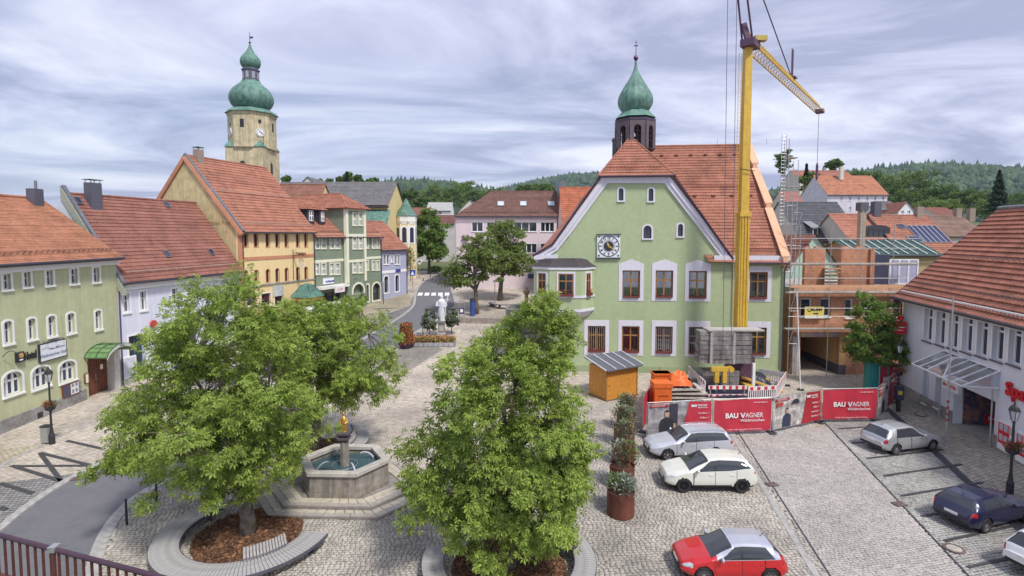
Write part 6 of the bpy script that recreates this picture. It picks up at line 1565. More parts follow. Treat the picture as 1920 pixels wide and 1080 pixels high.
# ================================================================== fence panels with banners
BR = mat('banner_crimson', (.50, .035, .06), .55, var=.08, scale=1.5, bump=.3, bscale=5); BRD = mat('banner_dark_red', (.38, .025, .035), .55, var=.1)
SKIN = mat('print_skin', (.50, .30, .22), .6); DKSH = mat('print_dark_shirt', (.035, .035, .045), .6); NAVY = mat('print_navy_shirt', (.035, .045, .09), .6)
GREYP = mat('print_grey_scene', (.42, .40, .40), .6, var=.3, scale=2.5, c2=(.22, .21, .23)); GREYP2 = mat('print_pale_scene', (.55, .53, .52), .6, var=.35, scale=3, c2=(.30, .27, .25))
def fence_panel(label, pa, pb, kind, h=2.0):
    pa, pb = Vector(pa), Vector(pb); d = pb - pa; Lp = d.length
    t = thing('fence_panel', label, 'fence', (pa.x, pa.y, 0.03), math.atan2(d.y, d.x), 'banner fence panels round the building site')
    for x in (.03, Lp - .03): MB().cyl((x, .05, .12), (x, .05, h + .12), .024, n=6).build('post', STEEL, t)
    for z in (.2, h + .1): MB().cyl((.03, .05, z), (Lp - .03, .05, z), .02, n=6).build('rail', STEEL, t)
    for x in (.0, Lp): MB().bb((x - .12, -.2, .0), (x + .12, .35, .12)).build('foot_block', mat('fence_foot', (.10, .10, .11), .9), t)
    wire = MB()
    for k in range(1, 14): wire.cyl((Lp * k / 14, .05, .2), (Lp * k / 14, .05, h + .1), .006, n=4, caps=False)
    wire.build('mesh_wires', STEEL, t)
    # the printed sheet, slightly slack between its ties
    def sheet_(x0, x1, z0, z1, y, m, nm, slope=None, parent=t):
        nx, nz = max(2, int((x1 - x0) / .12)), 8; mb = MB(); vs_ = []
        for j in range(nz + 1):
            for i in range(nx + 1):
                z = z0 + (z1 - z0) * j / nz; xa = x0 + (slope(z) if slope else 0); x = xa + (x1 - xa) * i / nx
                vs_.append((x, y + .022 * math.sin(x * 4.1 + z * 1.3) + .012 * math.sin(x * 11 + z * 3), z - .02 * math.sin(x * 2.2) * (j == nz)))
        mb.add(vs_, [(j * (nx + 1) + i, j * (nx + 1) + i + 1, (j + 1) * (nx + 1) + i + 1, (j + 1) * (nx + 1) + i) for j in range(nz) for i in range(nx)])
        return mb.build(nm, m, parent, smooth=True)
    z0, z1 = .22, h + .06
    def logo(xc, zc, s_, par, line2=True):
        y = -.06
        w = .60 * s_
        text('BAU', s_, TRIM, par, Tr(xc - 1.95 * s_, y, zc) @ UPR, .003, bold=.012)
        vv = MB().add([(-.42 * s_, 0, .36 * s_), (-.20 * s_, 0, .36 * s_), (0, 0, -.06 * s_), (.16 * s_, 0, .36 * s_), (.40 * s_, 0, .36 * s_), (.10 * s_, 0, -.36 * s_), (-.12 * s_, 0, -.36 * s_)], [(0, 6, 2, 1), (2, 6, 5), (2, 5, 4, 3)])
        vv.build('logo_mark', mat('logo_silver', (.62, .62, .68), .4), par, (xc - .28 * s_, y - .004, zc + .02))
        text('AGNER', s_ * .98, TRIM, par, Tr(xc + 1.42 * s_, y, zc) @ UPR, .003, xs=.82)
        if line2: text('Waldm\u00fcnchen', s_ * .62, TRIM, par, Tr(xc + 1.15 * s_, y, zc - .72 * s_) @ UPR, .003)
    if kind == 'logo':
        b = sheet_(.08, Lp - .06, z0, z1, 0, BR, 'banner')
        logo(Lp * .53, z0 + (z1 - z0) * .50, .40, b)
        text('Hochbau - Tiefbau - Betonarbeiten - Zimmerei & Sanierung', .085, TRIM, b, Tr(Lp * .53, -.06, z0 + .12) @ UPR, .002); text('www.bau-wagner.de', .10, TRIM, b, Tr(Lp - .75, -.06, z1 - .16) @ UPR, .002)
    elif kind in ('portrait', 'worker'):
        sc = sheet_(.08, Lp - .06, z0, z1, 0, GREYP if kind == 'portrait' else GREYP2, 'banner')
        sp_ = (lambda z: .5 * (z - z0) / (z1 - z0))
        rp = sheet_(Lp * (.52 if kind == 'portrait' else .58), Lp - .06, z0, z1, -.03, BR if kind == 'portrait' else BRD, 'banner_field', slope=sp_, parent=sc)
        logo(Lp * .80, z1 - .24, .17, sc, True)
        for k, s_ in enumerate(('Hochbau \u2713', 'Tiefbau \u2713', 'Sanierung \u2713', 'Betonbau \u2713')): text(s_, .14, TRIM, sc, Tr(Lp - .18, -.07, z1 - .68 - .27 * k) @ UPR, .002, align='RIGHT')
        MB().bb((.15, -.05, z1 - .22), (Lp * .32, -.045, z1 - .08)).build('headline_strip', BRD, sc); text('KOMM INS TEAM!', .10, TRIM, sc, Tr(Lp * .17, -.055, z1 - .15) @ UPR, .002)
        px_ = Lp * (.30 if kind == 'portrait' else .27); shirt = DKSH if kind == 'portrait' else NAVY; zc = z0 + .06; k_ = 1.25 if kind == 'portrait' else 1.0
        if kind == 'portrait': MB().bb((px_ + .2, -.042, z0 + .5), (px_ + .65, -.038, z1 - .06)).build('print_backdrop', mat('print_dark_door', (.05, .05, .07), .6), sc)
        body = [(-.34, 0), (-.36, .45), (-.30, .66), (-.10, .76), (.10, .76), (.30, .66), (.38, .42), (.34, 0)]
        MB().plate([(px_ + x * k_, zc + z * k_) for x, z in body], [], -.052, -.046).build('print_torso', shirt, sc)
        MB().plate([(px_ + (.30 + x) * k_, zc + z * k_) for x, z in ((0, .1), (.12, .12), (.14, .45), (.02, .5))], [], -.055, -.05).build('print_arm', SKIN, sc)
        MB().plate([(px_ + (.005 + .115 * math.cos(a_)) * k_, zc + (.93 + .15 * math.sin(a_)) * k_) for a_ in np.linspace(0, 6.0, 14)], [], -.055, -.05).build('print_head', SKIN, sc)
        MB().plate([(px_ + .12 * math.cos(a_) * k_, zc + (.98 + .13 * math.sin(a_)) * k_) for a_ in np.linspace(0.2, 2.95, 9)], [], -.059, -.056).build('print_hair', DKSH, sc)
        if kind == 'worker':
            MB().plate([(Lp * .45 + .30 * math.cos(a_), z1 - .45 + .22 * math.sin(a_)) for a_ in np.linspace(-.3, 3.4, 10)], [], -.05, -.046).build('print_machine', DKSH, sc); MB().plate([(.2, z1 - .55), (.75, z1 - .5), (.8, z1 - .3), (.25, z1 - .28)], [], -.05, -.046).build('print_machine', mat('print_machine_red', (.40, .06, .05), .6), sc)
    return t
ga = lambda u, v: (lambda q: (q.x, q.y))(G(u, v))
A0, A1, B1, C1, D1, E1 = ga(1212, 826), ga(1333.5, 818), ga(1446.5, 814), ga(1537, 794), ga(1644, 792), ga(1676, 757)
fence_panel('fence panel with portrait of a man in glasses, behind the silver estate car', A0, A1, 'portrait')
fence_panel('crimson logo banner panel between the two panels picturing men', (A1[0] + .06, A1[1]), B1, 'logo')
fence_panel('fence panel picturing a worker in navy shirt, between two crimson logo panels', (B1[0] + .06, B1[1]), C1, 'worker')
fence_panel('crimson logo banner panel farthest right, behind the silver hatchback', (C1[0] + .06, C1[1]), D1, 'logo')
fence_panel('fence panel picturing a worker, turned away towards the savings bank', (D1[0] + .06, D1[1] + .05), E1, 'worker')
fence_panel('crimson fence panel running back along the wooden hut', ga(1206, 812), ga(1238, 742), 'logo')
fence_panel('crimson fence panel beside the turquoise toilet cabin', ga(1648, 742), ga(1694, 734), 'logo')
# small barriers of white plastic with red fields
WP = mat('barrier_white', (.72, .68, .70), .5, var=.08); RP = mat('barrier_red', (.50, .03, .04), .5)
def barrier(label, pa, pb, back=False):
    pa, pb = Vector(pa), Vector(pb); d = pb - pa; Lp = d.length
    t = thing('barrier', label, 'barrier', (pa.x, pa.y, .03), math.atan2(d.y, d.x), 'white plastic barriers round the crane')
    for z0, z1 in ((.12, .22), (.72, 1.0)): MB().bb((0, -.03, z0), (Lp, .03, z1)).build('rail', WP, t)
    n = max(4, int(Lp / .16))
    for k in range(n + 1): x = .03 + (Lp - .06) * k / n; MB().bb((x - .03, -.02, .22), (x + .03, .02, .72)).build('slat', WP, t)
    if not back:
        m_ = max(2, int(Lp / .5))
        for k in range(m_): x = Lp * (k + .25) / m_; MB().bb((x, -.036, .75), (x + Lp / m_ * .45, -.0305, .97)).build('red_field', RP, t)
    for k in range(int(Lp / .18)): MB().cyl((.1 + k * .18, 0, 1.0), (.1 + k * .18, 0, 1.06), .03, .02, 5).build('knob', WP, t)
    for x in (.25, Lp - .25): MB().bb((x - .1, -.35, 0), (x + .1, .35, .1)).build('foot', mat('barrier_foot', (.06, .06, .07), .9), t)
g = lambda u, v: ga(u, v)
barrier('barrier with red and white fields right of the crane front', g(1402, 753), g(1455, 750))
barrier('white barrier seen end on at the right corner of the crane', g(1456, 750), g(1473, 722))
barrier('pale barrier seen from behind, in front of the town hall corner', g(1423, 715), g(1470, 724), True)
barrier('red and white barrier slanting beside the stacked timber', g(1291, 710), g(1322, 742))
bb_ = thing('warning_board', 'long red and white warning board low in front of the crane', 'barrier', (*g(1328, 745), .03), 0)
xe = g(1400, 745)[0] - g(1328, 745)[0]
MB().bb((0, -.02, .55), (xe, .02, .82)).build('board', WP, bb_)
for k in range(6): MB().bb((xe * (k + .2) / 6, -.026, .56), (xe * (k + .62) / 6, -.0205, .81)).build('red_field', RP, bb_)
for x in (.15, xe - .15): MB().bb((x - .03, .025, 0), (x + .03, .07, .8)).build('post', STEEL, bb_)
MB().bb((0, -.02, .04), (xe, .02, .2)).build('lower_board', WP, bb_)
for k in range(6): MB().bb((xe * (k + .2) / 6, -.026, .05), (xe * (k + .62) / 6, -.0205, .19)).build('red_field', RP, bb_)
# orange crates, boards, hut, toilet
OR = mat('safety_orange', (.70, .14, .025), .45, var=.1)
q = g(1243, 800); oc = thing('orange_container', 'tall orange slotted plastic container behind the banner fence', 'container', (q[0], 30.6, .03))
k_ = 30.6 / F; w = 33 * k_; hh = P(1243, 722, 30.6).z
MB().bb((-w / 2, 0, 0), (w / 2, .9, hh)).build('body', OR, oc); MB().bb((-w / 2 - .04, -.04, hh - .22), (w / 2 + .04, .94, hh + .06)).build('lid', OR, oc)
for k in range(5): MB().bb((-w * .3, -.006, .35 + k * .36), (w * .3, .0, .41 + k * .36)).build('slot', mat('slot_dark', (.22, .03, .01), .7), oc)
q = G(1250, 740); o2 = thing('orange_container', 'lower orange plastic crate behind the tall slotted container', 'container', (P(1244, 740, 33).x, 33.2, .03))
MB().bb((-.55, 0, 0), (.55, .8, P(1244, 703, 33).z)).build('body', OR, o2); MB().bb((-.6, -.05, P(1244, 703, 33).z - .12), (.6, .85, P(1244, 703, 33).z)).build('rim', OR, o2)
pl_ = thing('pallet_stack', 'stack of grey boards carrying orange nets beside the containers', 'board stack', (P(1280, 760, 32.6).x, 32.6, .03))
zt = P(1280, 722, 32.6).z
n = 7
for k in range(n):
    z = (zt - .1) * k / n + .05; MB().box((random.uniform(-.1, .15), .3, z + .08), (2.6 + random.uniform(-.3, .2), 1.4, .1), random.uniform(-.06, .06)).build('board', PLANK, pl_)
for k in range(3): MB().box((-.7 + k * .7, .3, zt * .5), (.12, 1.2, zt - .1)).build('bearer', mat('bearer_dark', (.08, .07, .09), .9), pl_)
for k in range(9):
    a_ = R(random.uniform(-25, 25)); MB().box((-.9 + .24 * k, -.45, .55), (.07, .05, .95), m=Matrix.Rotation(a_ * .3, 4, 'Y')).build('white_slat', mat('slat_white', (.70, .72, .80), .4), pl_)
def crumple(name, label, loc, rx, ry, h, m, cat):
    mb = MB(); n = 11; vs_ = []
    for j in range(n + 1):
        for i in range(n + 1):
            x, y = (i / n * 2 - 1), (j / n * 2 - 1); z = h * (1 - max(abs(x), abs(y)) ** 3) * (.7 + .6 * noise.noise(Vector((x * 2.2, y * 2.2, loc[0])))) 
            vs_.append((x * rx, y * ry, max(0, z)))
    mb.add(vs_, [(j * (n + 1) + i, j * (n + 1) + i + 1, (j + 1) * (n + 1) + i + 1, (j + 1) * (n + 1) + i) for j in range(n) for i in range(n)])
    return mb.build(name, m, None, loc, label=label, category=cat)
crumple('orange_netting', 'crumpled orange safety netting on top of the board stack', (P(1272, 712, 32.9).x, 32.9, zt + .02), .75, .6, .95, OR, 'netting')
crumple('orange_netting', 'orange sacks piled beside the tall slotted container', (P(1222, 790, 31.5).x, 31.6, .04), .5, .5, .9, OR, 'netting')
# wooden hut
ha, hb = g(1137, 753), g(1194, 741)
hd = Vector(hb) - Vector(ha); hut = thing('wooden_hut', 'small orange wooden hut with grey sheet roof in front of the town hall', 'hut', (ha[0], ha[1], .03), math.atan2(hd.y, hd.x)); HL = hd.length
zh = P(1160, 688, 36).z; HW = mat('hut_boards', (.58, .27, .05), .5, var=.16, scale=5)
n = 16; dpt = 1.9
for k in range(n):
    z = zh * k / n; MB().bb((0, 0, z + .01), (HL, .03, z + zh / n - .006)).build('board', HW, hut); MB().bb((-.002, .04, z + .01), (.03, dpt, z + zh / n - .006)).build('side_board', HW, hut)
MB().bb((.03, .035, 0), (HL - .02, dpt, zh)).build('core', HW, hut)
for x in (-.04, HL - .06): MB().bb((x, -.04, 0), (x + .1, .06, zh)).build('corner_post', mat('hut_post', (.45, .20, .04), .5), hut)
MB().bb((-.1, -.1, -.02), (HL + .1, dpt, .07)).build('base', mat('hut_base', (.2, .12, .06), .9), hut)
rs = mat('hut_roof_sheet', (.15, .155, .18), .5, metal=.3, var=.12)
rf = MB().add([(-.2, -.35, zh - .02), (HL + .22, -.35, zh - .02), (HL + .3, dpt + .2, zh + .5), (-.35, dpt + .2, zh + .5), (-.2, -.35, zh - .1), (HL + .22, -.35, zh - .1), (HL + .3, dpt + .2, zh + .42), (-.35, dpt + .2, zh + .42)], [(0, 1, 2, 3), (7, 6, 5, 4), (0, 4, 5, 1), (1, 5, 6, 2), (2, 6, 7, 3), (3, 7, 4, 0)]).build('roof', rs, hut)
for k in range(5): x = -.35 + (HL + .65) * k / 4; MB().tube([(x, -.36, zh + .02), (x, dpt + .2, zh + .55)], .05, 4).build('roof_batten', mat('batten_pale', (.62, .63, .68), .4), rf)
MB().cyl((.25, -.03, 1.0), (.25, -.03, 1.1), .02).build('latch', IRON, hut)
q = g(1632, 733); tl = thing('toilet_cabin', 'turquoise portable toilet cabin behind the banner fence', 'toilet cabin', (q[0] + .1, 37.0, .02), -.25)
TQ = mat('turquoise_plastic', (.04, .28, .26), .45, var=.08)
MB().bb((-.6, 0, 0), (.6, 1.1, 2.05)).build('cabin', TQ, tl); MB().prism([(-.65, -.05), (.65, -.05), (.65, 1.15), (-.65, 1.15)], 2.05, 2.22).build('cabin_roof', TQ, tl)
dd = MB().bb((-.5, -.025, .08), (.5, 0, 1.95)).build('cabin_door', mat('turquoise_door', (.05, .33, .31), .45), tl)
for k in range(5): MB().bb((-.4 + .2 * k, -.045, .2), (-.33 + .2 * k, -.0255, 1.8)).build('door_rib', TQ, dd)
q = G(1497, 715); pv = thing('white_pole', 'thin white pole standing on a small foot plate before the brick passage', 'pole', (P(1501, 729, 37.9).x, 37.9, .02))
MB().cyl((0, 0, .04), (-.4, .2, 7.2), .04, .035, 8).build('pole', TRIM, pv); MB().cyl((0, 0, 0), (0, 0, .05), .25, n=10).build('foot_plate', IRON, pv)

# ================================================================== trees
BARK = mat('bark', (.13, .105, .085), .95, var=.3, scale=7, bump=.8, bscale=18, c2=(.20, .175, .15))
def leafmat(name, c, var=.4, tr=.48):
    return mat(name, c, .55, var=.22, scale=.9, island=var, trans=tr, spec=.35)
LEAF_A = leafmat('chestnut_leaves', (.31, .41, .085)); LEAF_B = leafmat('lime_leaves', (.21, .28, .075)); LEAF_C = leafmat('maple_leaves', (.19, .295, .065))
LEAF_F = leafmat('far_leaves', (.16, .25, .07), .3, .35); LEAF_F2 = leafmat('far_leaves_light', (.22, .31, .09), .3, .35); NEEDLE = leafmat('conifer_needles', (.03, .06, .03), .3, .1)
def palmate(n=5, size=1.0):
    """hand-shaped leaf: drooping leaflets spread from one point"""
    vs_, fs = [], []
    for k in range(n):
        a = R(-105 + 210 * k / (n - 1)); L = size * (.55 + .45 * math.cos(a * .6)); w = L * .18
        d = Vector((math.sin(a), math.cos(a), 0)); s_ = Vector((d.y, -d.x, 0)); o = len(vs_)
        vs_ += [d * L * .06, d * L * .6 + s_ * w + Vector((0, 0, -.10 * L)), d * L - Vector((0, 0, .40 * L)), d * L * .6 - s_ * w + Vector((0, 0, -.10 * L))]
        fs += [(o, o + 1, o + 2), (o, o + 2, o + 3)]
    return np.array([tuple(v) for v in vs_]), fs
def simple_leaf(size=1.0):
    return np.array([(0, 0, 0), (.45, .5, -.05), (0, 1.0, -.22), (-.45, .5, -.05)]) * size, [(0, 1, 2), (0, 2, 3)]
def spray(size=1.0, n=4, seed=1):
    """a few leaves on a twig end"""
    r_ = random.Random(seed); vs_, fs = [], []
    for k in range(n):
        M_ = Matrix.Rotation(R(360 * k / n + r_.uniform(-25, 25)), 3, 'Z') @ Matrix.Rotation(R(r_.uniform(-50, 10)), 3, 'X')
        q, f_ = simple_leaf(size * r_.uniform(.7, 1.1)); o = len(vs_); vs_ += [tuple(M_ @ Vector(p)) for p in q]; fs += [tuple(i + o for i in t) for t in f_]
    return np.array(vs_), fs
def instance_mesh(name, tmpl, pos, rot, scl, m):
    """many leaves in one mesh; rot is an (n,3,3) array"""
    tv, tf = tmpl; n = len(pos); k = len(tv)
    v = np.einsum('nij,kj->nki', rot, tv) * scl[:, None, None] + pos[:, None, :]
    tf = np.array(tf); ff = (np.arange(n)[:, None, None] * k + tf[None]).reshape(-1, tf.shape[1])
    me = bpy.data.meshes.new(name); me.vertices.add(n * k); me.vertices.foreach_set('co', v.reshape(-1).astype(np.float32))
    me.loops.add(ff.size); me.loops.foreach_set('vertex_index', ff.ravel().astype(np.int32))
    me.polygons.add(len(ff)); me.polygons.foreach_set('loop_start', np.arange(0, ff.size, tf.shape[1]).astype(np.int32))
    me.materials.append(m); me.update(calc_edges=True); return me
def rots(n, out, droop=.5, spread=.6):
    """leaf frames: y along the outward direction tilted down, z roughly up"""
    y = out + rng.normal(0, spread, (n, 3)); y[:, 2] -= droop; y /= np.linalg.norm(y, axis=1)[:, None]
    up = np.tile([0, 0, 1.0], (n, 1)) + rng.normal(0, .45, (n, 3)); x = np.cross(y, up); x /= np.linalg.norm(x, axis=1)[:, None] + 1e-9
    z = np.cross(x, y); return np.stack([x, y, z], 2)
def make_tree(name, label, loc, lobes, trunk_r, fork_z, leafm, tmpl, nclump, per, lsize, clump_r, droop=.5, singles=0, group=None, barkm=None, seed=1, flat=.7, shell=.55, hang=0.0):
    """trunk and limbs that reach to leaf clumps spread through an uneven crown given by ellipsoid lobes"""
    r_ = np.random.default_rng(seed); rd = random.Random(seed)
    t = thing(name, label, 'tree', (loc[0], loc[1], loc[2] if len(loc) > 2 else T(loc[0], loc[1])), 0, group)
    lob = np.array(lobes, float); vol = lob[:, 3] * lob[:, 4] * lob[:, 5]; pick = r_.choice(len(lob), nclump, p=vol ** .7 / (vol ** .7).sum())
    d = r_.normal(0, 1, (nclump, 3)); d /= np.linalg.norm(d, axis=1)[:, None]; rad = shell + (1 - shell) * r_.random(nclump) ** .6
    rad *= 1 + r_.normal(0, .10, nclump)
    C = lob[pick, :3] + d * rad[:, None] * lob[pick, 3:6]
    ctr = lob[:, :3].mean(0)
    wood = MB(); top = ctr + np.array([0, 0, lob[:, 5].max() * .55])
    trunk = [Vector((0, 0, -.1)), Vector((rd.uniform(-.05, .05), rd.uniform(-.05, .05), fork_z * .5)), Vector((ctr[0] * .15, ctr[1] * .15, fork_z)), Vector((ctr[0] * .6, ctr[1] * .6, (fork_z + ctr[2]) / 2 + .2)), Vector(tuple(top))]
    wood.tube(trunk, [trunk_r * 1.35, trunk_r, trunk_r * .85, trunk_r * .55, trunk_r * .12], 10)
    wood.build('trunk', barkm or BARK, t, smooth=True)
    limbs = MB(); hubs = []
    for k in range(min(11, nclump // 6 + 3)):
        i = r_.integers(nclump); e_ = Vector(tuple(C[i])); q = rd.uniform(.0, .7); base = trunk[2].lerp(trunk[4], q)
        mid = base.lerp(e_, .5) + Vector((0, 0, .25 * (e_ - base).length * rd.uniform(-.1, .6)))
        limbs.tube([base, mid, base.lerp(e_, .92)], [trunk_r * .42 * (1 - q * .5), trunk_r * .24, trunk_r * .08], 6); hubs += [mid, base.lerp(e_, .8)]
    for i in range(nclump):
        e_ = Vector(tuple(C[i])); h = min(hubs, key=lambda p: (p - e_).length); mid = h.lerp(e_, .5) + Vector((rd.uniform(-.15, .15), rd.uniform(-.15, .15), .12))
        limbs.tube([h, mid, e_], [trunk_r * .09, trunk_r * .06, trunk_r * .03], 4)
    limbs.build('branches', barkm or BARK, t)
    n = nclump * per; ci = np.repeat(np.arange(nclump), per)
    off = r_.normal(0, 1, (n, 3)); off /= np.linalg.norm(off, axis=1)[:, None] + 1e-9; off *= (r_.random(n) ** .5)[:, None] * clump_r * r_.uniform(.7, 1.25, nclump)[ci][:, None]
    off[:, 2] = off[:, 2] * flat - hang * (off[:, 0] ** 2 + off[:, 1] ** 2) / clump_r
    pos = C[ci] + off; outd = off.copy(); outd[:, 2] *= .3; outd += (C[ci] - ctr) * .25; outd /= np.linalg.norm(outd, axis=1)[:, None] + 1e-9
    rot = rots(n, outd, droop); scl = lsize * r_.uniform(.65, 1.2, n)
    keep = np.ones(n, bool)
    if singles:
        camd = np.linalg.norm(pos + np.array([loc[0], loc[1], 0]) - np.array([0, 0, HC]), axis=1); near = np.argsort(camd)[:singles]; keep[near] = False
        lm = instance_mesh('leaf', tmpl, np.zeros((1, 3)), np.eye(3)[None], np.ones(1), leafm)
        for i in near:
            o = link('leaf', lm, t); M_ = Matrix([list(rot[i][r__]) + [pos[i][r__]] for r__ in range(3)] + [[0, 0, 0, 1]]); o.matrix_local = M_ @ Matrix.Diagonal((scl[i], scl[i], scl[i], 1))
    me = instance_mesh('crown', tmpl, pos[keep], rot[keep], scl[keep], leafm)
    link('crown', me, t, kind='stuff')
    return t
PALM = palmate(5)
# three big horse chestnuts on the plaza
make_tree('chestnut_tree', 'leafy chestnut tree in the mulch circle left of the fountain', (*TREE1, 0.02),
          [(-.6, -.2, 5.4, 3.9, 3.2, 2.9), (-1.4, .1, 4.0, 4.3, 3.2, 1.9), (.2, .3, 5.1, 2.5, 2.8, 2.4), (-.9, 0, 7.9, 2.4, 2.2, 2.1), (-.2, 0, 9.2, 1.0, 1.0, 1.4), (-2.3, .1, 7.6, 1.5, 1.4, 1.4), (-3.1, .2, 4.2, 2.4, 1.8, 1.8), (-.2, -.5, 2.6, 1.7, 1.5, 1.2)],
          .26, 1.7, LEAF_A, PALM, 330, 50, .185, .56, singles=300, seed=4, hang=.25, shell=.42, flat=.75)
make_tree('chestnut_tree', 'chestnut tree behind the fountain, its crown touching the left one', (*TREE2, 0.02),
          [(.3, 0, 5.2, 3.6, 3.0, 2.6), (2.2, -.1, 5.0, 2.6, 2.4, 2.2), (-2.2, 0, 5.6, 2.6, 2.4, 2.3), (.4, 0, 6.9, 2.6, 2.2, 1.5), (2.0, 0, 3.4, 1.8, 1.6, 1.2)],
          .28, 2.0, LEAF_A, PALM, 250, 50, .195, .62, singles=60, seed=9, hang=.25, shell=.4)
make_tree('chestnut_tree', 'dense conical chestnut tree in front of the wooden hut, nearest the camera', (*TREE3, 0.02),
          [(-.3, .1, 3.6, 3.1, 2.7, 2.2), (.0, 0, 5.6, 2.6, 2.3, 2.2), (-.3, 0, 7.0, 2.2, 2.0, 1.5), (1.0, 0, 8.0, 1.3, 1.2, 1.3), (1.2, 0, 8.9, .7, .7, .8), (-.9, -.3, 2.6, 2.5, 2.1, 1.4), (.8, -.4, 2.4, 2.0, 1.9, 1.3), (-2.2, 0, 4.0, 1.5, 1.5, 1.2), (1.7, 0, 4.4, 1.3, 1.5, 1.4), (-.2, -1.2, 1.7, 1.6, 1.0, .9)],
          .24, 1.3, LEAF_A, PALM, 340, 54, .18, .50, singles=300, seed=21, hang=.25, shell=.45, flat=.8)
SPR = spray(1.0, 4, 3)
# street trees round the far fountain
q = G(893, 588); make_tree('lime_tree', 'lime tree with forked trunk beside the blue pillar', (q.x, q.y), [(-.8, 0, 6.0, 3.2, 2.8, 2.4), (1.2, 0, 6.8, 3.2, 2.8, 2.8), (.8, 0, 8.6, 2.2, 2.0, 1.8), (-2.6, 0, 4.8, 2.0, 1.8, 1.4)], .30, 2.4, LEAF_B, SPR, 150, 46, .21, .75, seed=31, droop=.3)
q = G(938, 563); make_tree('lime_tree', 'lime tree with straight dark trunk in front of the pink building', (q.x, q.y), [(.2, 0, 6.6, 4.0, 3.2, 2.6), (.8, 0, 9.0, 3.2, 2.6, 2.4), (2.2, 0, 5.4, 2.6, 2.4, 1.8), (.4, 0, 10.4, 1.6, 1.6, 1.4)], .34, 2.6, LEAF_B, SPR, 170, 46, .23, .85, seed=37, droop=.3)
q = G(813, 506); make_tree('street_tree', 'round green tree by the bend of the street below the hills', (q.x, 100.0), [(0, 0, 6.6, 3.6, 3.2, 3.0), (-.3, 0, 9.0, 3.2, 2.8, 2.6), (.2, 0, 4.6, 3.4, 3.0, 1.8), (0, 0, 11.2, 1.8, 1.8, 1.5)], .3, 2.4, LEAF_C, SPR, 190, 40, .30, .9, seed=41, droop=.3)
q = G(1627, 732); make_tree('young_maple', 'slender young maple before the unfinished brick building', (q.x, 37.6), [(.0, 0, 3.7, 1.9, 1.7, 1.6), (-.1, 0, 5.0, 1.7, 1.5, 1.5), (-.9, 0, 6.2, .6, .6, 1.1), (.3, 0, 6.4, .55, .55, 1.2), (1.1, 0, 5.6, .7, .7, 1.1), (.3, 0, 2.9, 2.1, 1.8, .9)], .11, 1.6, LEAF_C, SPR, 190, 40, .13, .40, seed=43, droop=.4)
# trees on the slopes
SPB = spray(1.0, 5, 8)
FAR = [(768, 352, 395, 260, 30), (835, 372, 400, 190, 24), (850, 350, 395, 300, 46), (812, 345, 398, 320, 40), (890, 355, 395, 340, 40), (738, 352, 385, 250, 26), (920, 357, 392, 330, 34), (985, 345, 372, 240, 30), (1020, 343, 370, 235, 34), (870, 338, 380, 420, 40), (930, 350, 385, 430, 40), (1065, 350, 372, 300, 36),
       (655, 322, 352, 220, 14), (672, 328, 352, 225, 18), (700, 334, 352, 240, 22), (620, 334, 355, 230, 16), (540, 330, 352, 160, 12), (603, 336, 352, 230, 12), (790, 366, 398, 210, 22), (640, 330, 352, 228, 14),
       (1512, 322, 378, 150, 34), (1530, 335, 385, 152, 30), (1640, 318, 372, 240, 40), (1680, 314, 385, 230, 56), (1715, 316, 395, 225, 60), (1660, 330, 395, 215, 44), (1700, 352, 410, 160, 40), (1745, 345, 405, 210, 34), (1772, 342, 402, 205, 40), (1800, 352, 405, 200, 40), (1828, 356, 405, 195, 42), (1738, 372, 410, 150, 44), (1780, 372, 408, 150, 36), (1895, 360, 400, 260, 60), (1558, 299, 322, 200, 24), (1464, 278, 330, 130, 26), (1845, 372, 412, 180, 44), (1600, 320, 345, 250, 40), (1620, 340, 372, 190, 30)]
ORD = ['first', 'second', 'third', 'fourth', 'fifth', 'sixth', 'seventh', 'eighth', 'ninth', 'tenth', 'eleventh', 'twelfth', 'thirteenth', 'fourteenth', 'fifteenth', 'sixteenth', 'seventeenth', 'eighteenth', 'nineteenth', 'twentieth', 'twenty-first']
FAR.sort()
names = ['broad', 'tall', 'rounded', 'spreading', 'bushy', 'dense']
wh = lambda u: 'behind the church roofs' if u < 730 else 'on the slope beyond the street' if u < 1100 else 'on the hillside behind the building site'
cnt = {}
for k, (u, vt, vb, Y, w) in enumerate(FAR):
    s_ = Y / F; x = (u - 960) * s_; h = (vb - vt) * s_; rx = w * s_ * .55; zb = P(u, vb, Y).z
    cnt[wh(u)] = cnt.get(wh(u), -1) + 1
    make_tree('hillside_tree', '%s tree from the left of those %s' % (ORD[cnt[wh(u)]], wh(u)), (x, Y, zb), [(0, 0, h * .5, rx, rx, h * .42), (rx * .35, 0, h * .70, rx * .7, rx * .7, h * .30), (-rx * .4, 0, h * .60, rx * .75, rx * .7, h * .3)], .25 + h * .012, h * .2, (LEAF_F, LEAF_F2, LEAF_F)[k % 3], SPB, 60, 26, max(.35, 1.5 * s_ * 1.6), max(.7, rx * .30), seed=100 + k, droop=.2, group='trees on the slopes', shell=.35)
